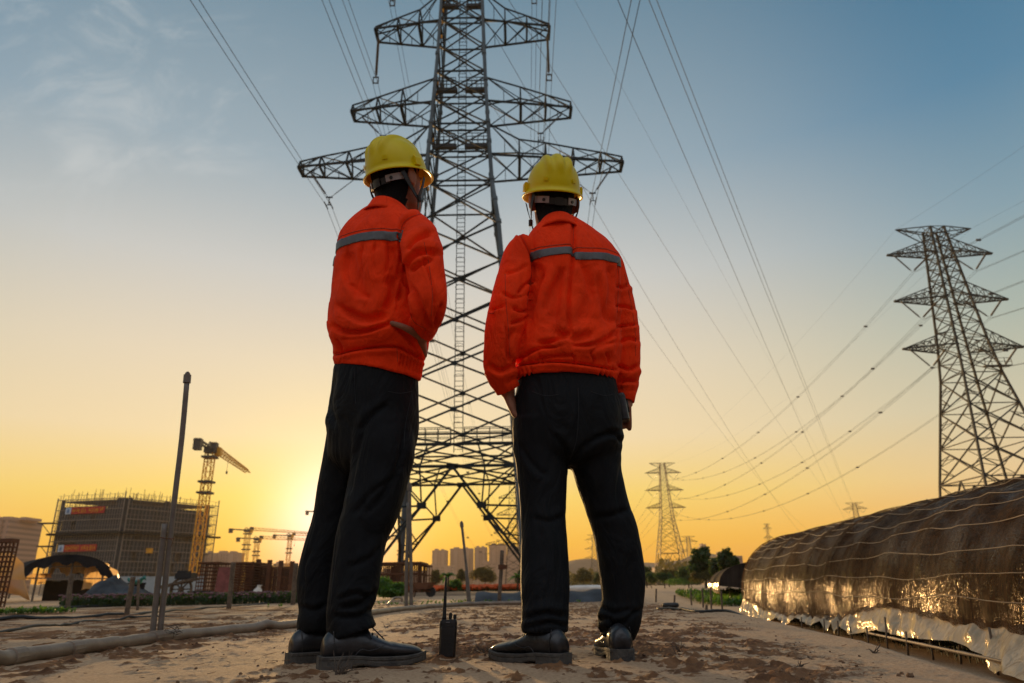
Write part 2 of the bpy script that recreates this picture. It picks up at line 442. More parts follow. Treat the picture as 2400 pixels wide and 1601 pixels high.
# ================================================================== people
CAMP = np.array([0, 0, CAM_H])
def sculpt(V, F, folds, noise=0.003, nscale=(9, 9, 5), seed=0, fine=0.0, FOLD=2.7):
    N = normals(V, F)
    if np.mean(np.einsum('ij,ij->i', N, V - V.mean(0))) < 0: N = -N
    px = project(V)
    face = np.clip(np.einsum('ij,ij->i', N, CAMP - V) / np.linalg.norm(CAMP - V, axis=1) * 4 + 0.6, 0, 1)
    D = np.zeros(len(V))
    for pts, w, d in folds:
        P = np.array([tuple(p)[:2] for p in catmull([(a, b, 0) for a, b in pts], 5)])
        best = np.full(len(V), 1e9); sg = np.zeros(len(V)); tt = np.zeros(len(V))
        n = len(P) - 1
        for i in range(n):
            a, b = P[i], P[i + 1]; ab = b - a; L2 = ab @ ab + 1e-9
            t = np.clip(((px - a) @ ab) / L2, 0, 1)
            q = px - (a + t[:, None] * ab); dd = np.hypot(q[:, 0], q[:, 1])
            m = dd < best
            best[m] = dd[m]; sg[m] = np.sign(ab[0] * q[m, 1] - ab[1] * q[m, 0]); tt[m] = (i + t[m]) / n
        tap = np.clip(np.minimum(tt, 1 - tt) * 5 + 0.25, 0, 1)
        s = best * sg
        D += FOLD * d * tap * face * (-np.exp(-(s / (0.62 * w)) ** 2) + 0.42 * np.exp(-((s - 1.5 * w) / (1.25 * w)) ** 2))
    D = np.where(D < 0, -0.020 * np.tanh(-D / 0.020), 0.009 * np.tanh(D / 0.009))
    D += noise * (fbm(V * np.array(nscale), 3, seed) - 0.5) * 2
    if fine: D += fine * (fbm(V * np.array((45, 45, 22)), 2, seed + 9) - 0.5) * 2
    return V + N * D[:, None]

def cut_band(V, F, planes, off, name, material, parent, back=None):
    """the strip of a garment's surface between cutting planes, lifted off it as a thin piece of cloth"""
    bm = bmesh.new()
    vs = [bm.verts.new(p) for p in V]
    for f in F:
        try: bm.faces.new([vs[i] for i in f])
        except ValueError: pass
    for co, no in planes:
        bmesh.ops.bisect_plane(bm, geom=bm.verts[:] + bm.edges[:] + bm.faces[:], dist=1e-6, plane_co=co, plane_no=no, clear_outer=True)
    if back is not None:
        c, d = back
        bm.normal_update()
        kill = [f for f in bm.faces if f.normal.dot(d) < 0.05]
        bmesh.ops.delete(bm, geom=kill, context='FACES')
    bm.normal_update()
    loose = [v for v in bm.verts if not v.link_faces]
    bmesh.ops.delete(bm, geom=loose, context='VERTS')
    bm.verts.index_update()
    V2 = [v.co + v.normal * off for v in bm.verts] + [v.co - v.normal * 0.002 for v in bm.verts]
    n = len(bm.verts)
    F2 = [tuple(v.index for v in f.verts) for f in bm.faces]
    for e in bm.edges:
        if len(e.link_faces) == 1:
            l = e.link_loops[0]; a, b = l.vert.index, l.link_loop_next.vert.index
            F2.append((b, a, a + n, b + n))
    V2 = [tuple(p) for p in V2]
    bm.free()
    return link_mesh(name, V2, F2, material, parent, smooth=True)

def rings_from(spec, n=48, e=2.3, grow=0.0):
    """spec rows: (leftx, lefty, leftY, rightx, righty, rightY, half depth)"""
    out = []
    for lx, ly, lY, rx, ry, rY, b in spec:
        Lp, Rp = at(lx, ly, lY), at(rx, ry, rY)
        c = (Lp + Rp) / 2; ax = (Rp - Lp) / 2
        d = Vector((-ax.y, ax.x, 0)).normalized()
        out.append((c, ax * (1 + grow / ax.length), d * (b + grow)))
    return out
def dense(spec, m=4):
    """interpolate (c, ax, ay) rings smoothly"""
    cs = catmull([s[0] for s in spec], m); a = catmull([s[1] for s in spec], m); b = catmull([s[2] for s in spec], m)
    return list(zip(cs, a, b))
def limb(mb, spec, grow=0.0, n=28, m=5, flat=1.0, scale=1.0):
    """spec rows: (px, py, Y, radius in metres)"""
    P = [at(x, y, Y) for x, y, Y, r in spec]
    rr = [Vector(((r * scale + grow), 0, 0)) for *_, r in spec]
    C_ = catmull(P, m); r_ = [max(0.004, v.x) for v in catmull(rr, m)]
    mb.tube(C_, r_, n)

# ------------------------------------------------------------------ heads, hair, hats (built in a head frame: x right, y forward, z up)
HEAD = [(-0.128, 0.052, 0.018, 0.022), (-0.118, 0.046, 0.036, 0.043), (-0.095, 0.032, 0.053, 0.066), (-0.06, 0.016, 0.064, 0.081),
        (-0.02, 0.004, 0.071, 0.091), (0.02, -0.002, 0.076, 0.097), (0.06, -0.004, 0.075, 0.095), (0.09, -0.005, 0.062, 0.079),
        (0.11, -0.005, 0.040, 0.051), (0.121, -0.005, 0.014, 0.018)]
def head_shells(mb, T):
    mb.loft([[T @ p for p in ellring(Vector((0, y, z)), Vector((ax, 0, 0)), Vector((0, ay, 0)), 32, 2.15)] for z, y, ax, ay in HEAD])
    def ell(c, r, n=14):
        c = Vector(c); rs = []
        for i in range(1, 10):
            a = math.pi * i / 10
            rs.append([T @ p for p in ellring(c + Vector((0, 0, -r[2] * math.cos(a))), Vector((r[0] * math.sin(a), 0, 0)), Vector((0, r[1] * math.sin(a), 0)), n)])
        mb.loft(rs)
    mb.tube([T @ Vector(p) for p in ((0, 0.086, 0.03), (0, 0.100, 0.0), (0, 0.112, -0.022), (0, 0.098, -0.034))], [0.008, 0.010, 0.015, 0.010], 12)
    ell((0, 0.092, -0.060), (0.024, 0.012, 0.006)); ell((0, 0.091, -0.070), (0.020, 0.012, 0.006))
    ell((0, 0.082, -0.105), (0.020, 0.018, 0.016))
    for s in (-1, 1):
        ell((0.031 * s, 0.082, 0.012), (0.014, 0.010, 0.009)); ell((0.032 * s, 0.086, 0.030), (0.022, 0.010, 0.006))
        ell((0.078 * s, 0.0, -0.012), (0.012, 0.022, 0.034)); ell((0.092 * s, -0.012, -0.008), (0.007, 0.022, 0.036)); ell((0.088 * s, -0.004, -0.006), (0.008, 0.020, 0.032))
        ell((0.082 * s, -0.002, -0.036), (0.006, 0.010, 0.012))
def hair_mesh(T, nape, N=44):
    rows = [(-0.155, -0.030, 0.052, 0.050), (-0.13, -0.026, 0.056, 0.058), (-0.10, -0.018, 0.062, 0.072)] + \
           [(-0.06, 0.0, 0.069, 0.086), (-0.02, 0.002, 0.076, 0.095), (0.02, -0.002, 0.081, 0.102), (0.06, -0.004, 0.080, 0.100),
            (0.09, -0.005, 0.067, 0.084), (0.112, -0.005, 0.045, 0.056), (0.126, -0.005, 0.016, 0.02)]
    rings = dense([(Vector((0, y, z)), Vector((ax, 0, 0)), Vector((0, ay, 0))) for z, y, ax, ay in rows], 4)
    V, F = [], []
    for c, ax, ay in rings: V += ellring(c, ax, ay, N, 2.15)
    def low(t):                     # hairline height by angle from the back (0 = back)
        a = abs(math.degrees(t))
        if a < 62: return nape
        if a < 88: return nape + (0.005 - nape) * (a - 62) / 26
        if a < 112: return -0.015 if a < 105 else 0.02
        return 0.062
    for i in range(len(rings) - 1):
        for k in range(N):
            q = (i * N + k, i * N + (k + 1) % N, (i + 1) * N + (k + 1) % N, (i + 1) * N + k)
            c = sum((V[j] for j in q), Vector()) / 4
            if c.z > low(math.atan2(c.x, -(c.y))): F.append(q)
    rr = random.Random(3)
    V = [T @ (p + Vector((rr.uniform(-1, 1), rr.uniform(-1, 1), rr.uniform(-1, 1))) * 0.0012) for p in V]
    used = sorted({i for f in F for i in f}); mp = {o: i for i, o in enumerate(used)}
    return [V[i] for i in used], [tuple(mp[i] for i in f) for f in F]
def sstep(a, b, x):
    t = max(0.0, min(1.0, (x - a) / (b - a))); return t * t * (3 - 2 * t)
def helmet(parent, T):
    a, b, h, NT = 0.104, 0.128, 0.132, 96
    rows = []
    def dome(ph, off):
        row = []
        for k in range(NT):
            th = 2 * math.pi * k / NT
            rho = math.sin(ph) ** 0.76; z = h * math.cos(ph) ** 1.02 if math.cos(ph) > 0 else 0
            x, y = a * rho * math.sin(th), b * rho * math.cos(th)
            up = sstep(0.30, 0.72, z / h)
            bump = sum(hh * math.exp(-abs((x - x0) / w) ** 3) for x0, w, hh in ((0, 0.017, 0.014), (0.039, 0.0125, 0.012), (-0.039, 0.0125, 0.012)))
            nrm_ = Vector((x / a ** 2, y / b ** 2, z / h ** 2)); nrm_ = nrm_.normalized() if nrm_.length > 1e-6 else Vector((0, 0, 1))
            p = Vector((x, y, z)) + nrm_ * (bump * up + off)
            row.append(p)
        return row
    def rim(out, dz, off=0.0):
        row = []
        for k in range(NT):
            th = 2 * math.pi * k / NT
            vis = max(0.0, math.cos(th)) ** 2.2
            o = out + 0.016 * vis * (out / 0.013) + off
            row.append(Vector(((a + o) * math.sin(th), (b + o) * math.cos(th), dz - 0.007 * vis * (out / 0.013))))
        return row
    for i in range(1, 25): rows.append(dome(math.pi / 2 * i / 24, 0))
    rows += [rim(0.004, -0.007), rim(0.009, -0.013), rim(0.0125, -0.016), rim(0.0130, -0.021), rim(0.0115, -0.0225), rim(0.004, -0.017), rim(0.0, -0.010, -0.004)]
    for i in range(23, 0, -1): rows.append(dome(math.pi / 2 * i / 24, -0.0035))
    mb = MB(); mb.loft([[T @ p for p in r] for r in rows], cap=True)
    hat = mb.build('hard_hat', M['helmet'], parent, smooth=True)
    sl = MB()                                           # accessory slots on both sides and the raised panel at the back
    for s in (-1, 1):
        for th, w in ((90, 0.030), ):
            q = R(th) * s
            c = Vector(((a + 0.006) * math.sin(q), (b + 0.006) * math.cos(q), 0.012))
            rs = []
            for zz, g in ((-0.018, 0.0075), (0.010, 0.007), (0.017, 0.003)):
                rs.append([T @ (c + Vector((g * s * i, w / 2 * j, zz))) for i, j in ((-1, -1), (1, -0.9), (1, 0.9), (-1, 1))])
            sl.loft(rs); sl.build('accessory_slot', M['helmet'], hat, smooth=False); sl = MB()
        q = math.pi - 0.55 * s                               # small raised plates beside the back
        for zz, hh, ww in ((0.026, 0.007, 0.022),):
            rs = []
            for z0 in (zz - hh, zz + hh):
                ring = []
                for kk in range(5):
                    q2 = q + (kk - 2) * ww / 4 / b
                    ring.append(Vector(((a + 0.0005) * math.sin(q2), (b + 0.0005) * math.cos(q2), z0)))
                ring += [p * 1.018 + Vector((0, 0, (z0) * -0.018)) for p in reversed(ring)]
                rs.append([T @ p for p in ring])
            sl.loft(rs); sl.build('raised_plate', M['helmet'], hat, smooth=False); sl = MB()
    return hat
def hat_straps(hat, T, TH):
    """headband, rear ratchet and chin straps; T hat frame, TH head frame"""
    hb = MB(); A, B, Z = 0.086, 0.107, -0.050
    def arc(t0, t1, z0, z1, k, n=12, tilt=0.012):
        out, inn = [], []
        for i in range(n + 1):
            t = R(t0 + (t1 - t0) * i / n)
            x, y = math.sin(t), -math.cos(t)
            for L, g in ((out, k + 0.003), (inn, k)):
                L.append([Vector(((A + g) * x, (B + g) * y - 0.004, z0 + tilt * (1 - math.cos(t)))), Vector(((A + g) * x, (B + g) * y - 0.004, z1 + tilt * (1 - math.cos(t))))])
        return [[o[0], o[1], i[1], i[0]] for o, i in zip(out, inn)]
    for s in (-1, 1):
        hb = MB(); hb.loft([[T @ p for p in r] for r in arc(24 * s, 62 * s, Z - 0.013, Z + 0.012, 0.004)])
        hb.build('headband', M['grey_plastic'], hat, smooth=False)
    rt = MB()
    rt.loft([[T @ p for p in r] for r in arc(-33, 33, Z - 0.017, Z + 0.008, 0.0005)])
    rt.loft([[T @ p for p in r] for r in arc(-9, 9, Z - 0.020, Z + 0.010, 0.006, 6)])
    for s in (-1, 1):
        c = Vector(((A + 0.009) * math.sin(R(36 * s)), -(B + 0.009) * math.cos(R(36 * s)) - 0.004, Z))
        d = Vector((math.sin(R(36 * s)), -math.cos(R(36 * s)), 0))
        rt.tube([T @ (c - d * 0.002), T @ (c + d * 0.0015)], 0.0062, 14)
    rt.build('ratchet', M['black_plastic'], hat, smooth=False)
    for s in (-1, 1):
        st = MB()
        def strap(P, w, th):
            P = catmull(P, 6); rs = []
            for i, p in enumerate(P):
                d = (P[min(i + 1, len(P) - 1)] - P[max(i - 1, 0)]).normalized()
                nn = Vector((p.x, p.y, 0)).normalized(); wv = d.cross(nn).normalized()
                rs.append([p + wv * w / 2 - nn * th / 2, p + wv * w / 2 + nn * th / 2, p - wv * w / 2 + nn * th / 2, p - wv * w / 2 - nn * th / 2])
            st.loft([[TH @ q for q in r] for r in rs])
        j = Vector((0.080 * s, 0.024, -0.085))
        strap([Vector((0.096 * s, 0.050, 0.004)), Vector((0.089 * s, 0.040, -0.04)), j], 0.016, 0.0025)
        strap([Vector((0.088 * s, -0.055, 0.0)), Vector((0.093 * s, -0.034, -0.04)), j], 0.016, 0.0025)
        strap([j, Vector((0.066 * s, 0.034, -0.115)), Vector((0.030 * s, 0.046, -0.136)), Vector((0.0, 0.05, -0.140))], 0.016, 0.0025)
        st.tube([TH @ (j + Vector((0.003 * s, 0.0, 0.012))), TH @ (j + Vector((0.002 * s, 0.004, -0.012)))], 0.008, 8)
        st.build('chin_strap', M['strap'], hat, smooth=False)

def hand(mb, T, curl=(40, 60, 30), spread=4.0, thumb=((0.03, 0.012, 0.0), (0.052, 0.038, 0.006), (0.058, 0.064, 0.010)), side=1, sc=1.0, tw=None):
    """palm and five fingers in a hand frame: x towards the thumb, y along the fingers, z out of the back of the hand"""
    rows = [(0.0, 0.026, 0.019, 0), (0.025, 0.034, 0.017, 0.002), (0.055, 0.041, 0.015, 0.002), (0.085, 0.042, 0.012, 0), (0.096, 0.036, 0.008, 0)]
    mb.loft([[T @ (p * sc) for p in ellring(Vector((o * side, y, 0)), Vector((ax, 0, 0)), Vector((0, 0, az)), 18, 2.6)] for y, ax, az, o in rows])
    for i, (x, L, r) in enumerate(((0.031, 0.072, 0.0088), (0.0105, 0.080, 0.0092), (-0.0105, 0.074, 0.0088), (-0.030, 0.058, 0.0076))):
        p = Vector((x * side, 0.083 - 0.004 * abs(i - 1), 0)); P = [Vector((x * side, 0.06, 0)), p]; rr = [r * 1.1, r * 1.08]
        a = 0.0
        for seg, (fr, c) in enumerate(zip((0.46, 0.30, 0.24), curl)):
            a += R(c + 4 * (i - 1))
            d = Vector((math.sin(R(spread * (1.2 - i))) * side * 0.6, math.cos(a), -math.sin(a)))
            q = P[-1] + d * L * fr
            P.append((P[-1] + q) / 2); rr.append(r * (0.98 - 0.06 * seg)); P.append(q); rr.append(r * (1.0 - 0.08 * seg))
        P.append(P[-1] + (P[-1] - P[-2]).normalized() * r * 0.5); rr.append(r * 0.45)
        mb.tube([T @ (v * sc) for v in P], [v * sc for v in rr], 10)
    P = [Vector((v[0] * side, v[1], v[2])) for v in thumb] if tw is None else [(T.inverted() @ at(*q)) / sc for q in tw]
    P = catmull(P, 4); P.append(P[-1] + (P[-1] - P[-2]).normalized() * 0.006)
    rr = [0.016 - 0.0065 * i / (len(P) - 2) for i in range(len(P) - 1)] + [0.005]
    mb.tube([T @ (v * sc) for v in P], [v * sc for v in rr], 12)
def basis(o, x, y, z=None):
    x = Vector(x); y = Vector(y).normalized(); x = (x - y * x.dot(y)).normalized(); z = x.cross(y)
    m = Matrix((x, y, z)).transposed().to_4x4(); m.translation = Vector(o); return m

# ------------------------------------------------------------------ shoes
UP = [(0.010, 0.024, 0.078), (0.024, 0.033, 0.096), (0.055, 0.037, 0.106), (0.09, 0.037, 0.106), (0.118, 0.038, 0.100), (0.142, 0.040, 0.087),
      (0.17, 0.044, 0.072), (0.20, 0.0475, 0.063), (0.23, 0.047, 0.058), (0.258, 0.042, 0.053), (0.278, 0.031, 0.046), (0.289, 0.016, 0.038)]
def shoe(parent, heel, toe, side, laces=True):
    heel = Vector((heel.x, heel.y, 0)); d = Vector((toe.x - heel.x, toe.y - heel.y, 0)); sc = d.length / 0.30; d.normalize()
    w = Vector((-d.y, d.x, 0)) * side                      # towards the inner side of the foot
    Z0 = -0.004
    def L(x, y, z): return heel + (d * x + w * (y + 0.010 * math.sin(max(0, x - 0.1) * 9))) * sc + Vector((0, 0, z * sc + Z0))
    mb = MB(); rs = []
    for c, ax, ay in dense([(Vector((x, hw, top)), Vector((0, 0, 0)), Vector((0, 0, 0))) for x, hw, top in UP], 3):
        x, hw, top = c; zc = (top + 0.024) / 2; hz = (top - 0.024) / 2; r = []
        for k in range(28):
            t = 2 * math.pi * k / 28; yy, zz = math.cos(t), math.sin(t)
            e = 2.2
            yv = hw * math.copysign(abs(yy) ** (2 / e), yy); zv = hz * math.copysign(abs(zz) ** (2 / 2.5), zz)
            if zv > 0: yv *= 1 - 0.34 * (zv / hz) ** 2 * sstep(0.2, 0.1, x) - 0.10 * (zv / hz) ** 2
            cre = 0.0016 * math.sin((x - 0.165) * 190) * sstep(0.16, 0.18, x) * sstep(0.225, 0.2, x) * max(0, zv / hz)
            r.append(L(x, yv, zc + zv + cre))
        rs.append(r)
    mb.loft(rs)
    sh = mb.build('shoe', M['leather'], parent, smooth=True)
    so = MB(); rs = []
    outline = [(0.0, 0.018), (0.006, 0.030), (0.02, 0.038), (0.05, 0.0415), (0.082, 0.041), (0.0825, 0.041), (0.11, 0.0405), (0.14, 0.0425), (0.17, 0.047), (0.20, 0.0525), (0.232, 0.0525), (0.26, 0.0475), (0.284, 0.036), (0.297, 0.020), (0.302, 0.006)]
    for x, hw in outline:
        zb = 0.0 if x < 0.0824 else (0.013 - 0.011 * sstep(0.10, 0.16, x) + 0.012 * sstep(0.22, 0.30, x))
        zt = 0.036 - 0.007 * sstep(0.08, 0.16, x) + 0.008 * sstep(0.23, 0.30, x)
        rs.append([L(x, q * hw, z) for q, z in ((-0.96, zb), (0.96, zb), (1, zb + 0.004), (1.0, zb + 0.012), (0.985, zb + 0.014), (0.985, zt - 0.010), (1.02, zt - 0.008), (1.02, zt - 0.002), (0.98, zt),
                                               (-0.98, zt), (-1.02, zt - 0.002), (-1.02, zt - 0.008), (-0.985, zt - 0.010), (-0.985, zb + 0.014), (-1.0, zb + 0.012), (-1, zb + 0.004))])
    so.loft(rs); so.build('sole', M['sole'], sh, smooth=False)
    st = MB()                                               # heel counter and lacing flap, stitched on
    for x0, x1 in ((0.0, 0.0),):
        pass
    la = MB()
    def top(x, y):
        t = np.interp(x, [u[0] for u in UP], [u[2] for u in UP]); return L(x, y, t - 14 * y * y + 0.002)
    for i in range(4):
        x = 0.112 + i * 0.014
        la.tube(catmull([top(x, -0.020), top(x + 0.004, 0), top(x + 0.008, 0.020)], 4), 0.0022, 6)
    la.tube(catmull([top(0.112, 0.0), L(0.125, 0.012, 0.116), L(0.150, 0.026, 0.100), L(0.185, 0.032, 0.070), L(0.192, 0.034, 0.062)], 5), 0.0019, 6)
    la.tube(catmull([top(0.112, 0.0), L(0.108, -0.018, 0.118), L(0.122, -0.032, 0.098), L(0.132, -0.038, 0.075)], 5), 0.0019, 6)
    la.tube(catmull([top(0.112, 0.0), L(0.128, 0.004, 0.124), L(0.138, 0.020, 0.112), L(0.122, 0.014, 0.106), top(0.112, 0.0)], 5), 0.0019, 6)
    la.build('lace', M['strap'], sh, smooth=True)
    fl = MB()
    for s in (-1, 1):
        P = [L(x, s * (hw * 0.985 + 0.0012), z) for x, hw, z in ((0.165, 0.0445, 0.058), (0.150, 0.0430, 0.050), (0.125, 0.041, 0.046), (0.105, 0.040, 0.050), (0.088, 0.038, 0.034))]
        fl = MB(); fl.tube(catmull(P, 5), 0.0014, 5); fl.build('seam', M['leather'], sh, smooth=True)
        fl = MB(); fl.tube(catmull([L(0.036, s * 0.0345, 0.034), L(0.034, s * 0.0350, 0.065), L(0.030, s * 0.0285, 0.097)], 5), 0.0014, 5)
        fl.build('seam', M['leather'], sh, smooth=True)
    return sh

def collar(parent, c, yaw, r0=0.062, tilt=0.0, drop=0.0):
    """folded shirt collar round the neck; yaw is the heading; open at the front"""
    rows = [(0.92, -0.020), (0.98, 0.020), (1.02, 0.040), (1.09, 0.043), (1.20, 0.030), (1.42, 0.004), (1.62, -0.016)]
    N = 44; V, F = [], []
    hx = Vector((math.cos(yaw), -math.sin(yaw), 0)); hy = Vector((math.sin(yaw), math.cos(yaw), 0))
    lay = []
    for thick in (0, 1):
        for j, (k, z) in enumerate(rows):
            for i in range(N + 1):
                t = R(-158 + 316 * i / N)                    # 0 = back
                sp = sstep(1.1, 1.62, k)
                fr = (1 - math.cos(t)) / 2
                rr = r0 * k + thick * (0.0035 if j > 2 else -0.0035)
                zz = z - fr * (0.050 + 0.022 * sp) + (0.0025 * thick if j in (2, 3) else 0) + drop * fr
                p = c + hx * (rr * math.sin(t) * 1.0) + hy * (-rr * math.cos(t) * 1.05) + Vector((0, 0, zz))
                V.append(p)
    n = len(rows); st = N + 1; off = n * st
    for j in range(n - 1):
        for i in range(N):
            a, b, c2, d = j * st + i, j * st + i + 1, (j + 1) * st + i + 1, (j + 1) * st + i
            F.append((a, b, c2, d)); F.append((d + off, c2 + off, b + off, a + off))
    for i in range(N):
        F.append((i + off, i + 1 + off, i + 1, i)); a = (n - 1) * st + i; F.append((a, a + 1, a + 1 + off, a + off))
    for j in range(n - 1):
        for i, fl in ((0, 0), (N, 1)):
            a, d = j * st + i, (j + 1) * st + i
            F.append((a, d, d + off, a + off) if not fl else (d, a, a + off, d + off))
    return link_mesh('collar', V, F, M['jacket'], parent, smooth=True)

def person(D):
    loc = D['loc']
    torso = rings_from(D['torso']); hd = D['head']
    hy = hd['yaw']
    TH = Matrix.Translation(hd['c']) @ Matrix.Rotation(-hy, 4, 'Z') @ Matrix.Rotation(hd['pitch'], 4, 'X') @ Matrix.Scale(hd.get('s', 1.0), 4)
    # body: head, neck, trunk, arms, hands and legs as one continuous surface
    mb = MB()
    head_shells(mb, TH)
    nb = at(*D['neck'])
    mb.tube(catmull([TH @ Vector((0, -0.022, -0.03)), TH @ Vector((0, -0.024, -0.09)), nb + Vector((0, 0, 0.02)), nb - Vector((0, 0, 0.09))], 4), 0.056, 24)
    mb.loft([ellring(c, ax * (1 - 0.03 / ax.length), ay * 0.74, 32, 2.3) for c, ax, ay in dense(torso + [], 2)])
    for a in D['arms']: limb(mb, a['path'], scale=0.62, m=4, n=18)
    for l in D['legs']: limb(mb, l['path'], scale=0.66, m=4, n=18)
    mb.loft([ellring(c, ax * 0.86, ay * 0.82, 28, 2.3) for c, ax, ay in dense(rings_from(D['pelvis'])[:4], 2)])
    for hnd in D['hands']:
        hand(mb, hnd['T'], **hnd['k'])
        mb.tube([hnd['wrist'], hnd['T'] @ Vector((0, 0.012, 0))], [0.027, 0.025], 16)
    V, F = fuse(mb, 0.0044, 2, 0.5)
    body = link_mesh('person', V, F, M['skin'], None, loc, smooth=True)
    tag(body, D['label'], 'person', D.get('group'))
    hv, hf = hair_mesh(TH, hd.get('nape', -0.135)); link_mesh('hair', hv, hf, M['hair'], body, smooth=True)
    THat = TH @ Matrix.Translation((0, 0.004, hd.get('hat_z', 0.008))) @ Matrix.Rotation(hd.get('hat_tilt', 0.0), 4, 'X')
    hat = helmet(body, THat)
    hat_straps(hat, THat, TH)
    # jacket
    jm = MB()
    tr = dense(torso, 4)
    jm.loft([ellring(c, ax, ay, 56, 2.25) for c, ax, ay in tr])
    for a in D['arms']: limb(jm, a['path'], n=32, m=6)
    V, F = fuse(jm, 0.0048, 3, 0.45)
    V = sculpt(V, F, D['folds'], 0.0035, (10, 10, 6), D['seed'], 0.0012)
    jk = link_mesh('jacket', V, F, M['jacket'], body, smooth=True)
    for st in D['bands']:
        cut_band(V, F, st['planes'], st['off'], st['name'], M[st['mat']], jk, st.get('back'))
    collar(jk, D['collar'][0], D['collar'][1], *D['collar'][2:])
    for a in D['arms']:                                      # cuffs
        p, q = at(*a['path'][-2][:3]), at(*a['path'][-1][:3]); r = a['path'][-1][3]
        dd = (q - p).normalized(); cm_ = MB(); u, v = frame(dd)
        pr = [(-0.045, r + 0.003), (-0.043, r + 0.0055), (0.004, r + 0.0035), (0.006, r + 0.001), (0.004, r - 0.004), (-0.02, r - 0.006)]
        cm_.loft([[q + dd * t + (u * math.cos(2 * math.pi * k / 28) + v * math.sin(2 * math.pi * k / 28)) * rr for k in range(28)] for t, rr in pr], cap=False)
        cm_.build('cuff', M['jacket'], jk, smooth=True)
    seam_lines(jk, V, F, D.get('seams', []), M['thread'])
    # trousers
    tm = MB()
    pv = dense(rings_from(D['pelvis']), 4)
    tm.loft([ellring(c, ax, ay, 48, 2.3) for c, ax, ay in pv])
    for l in D['legs']: limb(tm, l['path'], n=32, m=6)
    V, F = fuse(tm, 0.0066, 3, 0.5)
    V = sculpt(V, F, D['tfolds'], 0.0035, (8, 8, 5), D['seed'] + 5, 0.0010, 1.3)
    tz = link_mesh('trousers', V, F, M['trousers'], body, smooth=True)
    seam_lines(tz, V, F, D.get('tseams', []), M['trouser_thread'])
    for h, t, s in D['shoes']: shoe(body, h, t, s)
    return body

def seam_lines(parent, V, F, lines, material, r=0.0011):
    from mathutils.bvhtree import BVHTree
    tree = BVHTree.FromPolygons([Vector(v) for v in V], F)
    for pts in lines:
        P = catmull([Vector((x, y, 0)) for x, y in pts], 8); run = []
        for p in P:
            h, n, _, _ = tree.ray_cast(Vector((0, 0, CAM_H)), ray(p.x, p.y).normalized())
            if h is not None and (not run or (h - run[-1]).length < 0.09): run.append(h + n * 0.0004)
        if len(run) > 3:
            m = MB(); m.tube(run, r, 5); m.build('stitched_seam', material, parent)
def plane_h(pL, pR, up):
    """plane through two surface points and the body's depth axis; up=+1 keeps what is below it"""
    ax = (pR - pL); d = Vector((-ax.y, ax.x, 0)).normalized(); n = ax.cross(d).normalized()
    if n.z < 0: n = -n
    return (pL, n * up)
def plane_v(p, n): return (p, Vector(n))

def crop2(L): return [(600 + x / 2.614, 300 + y / 2.614) for x, y in L]
def crop3(L): return [(1050 + x / 2.24, 330 + y / 2.24) for x, y in L]
def crop4(L): return [(640 + x / 2.0875, 850 + y / 2.0875) for x, y in L]
def crop5(L): return [(1100 + x / 2.2366, 900 + y / 2.2366) for x, y in L]

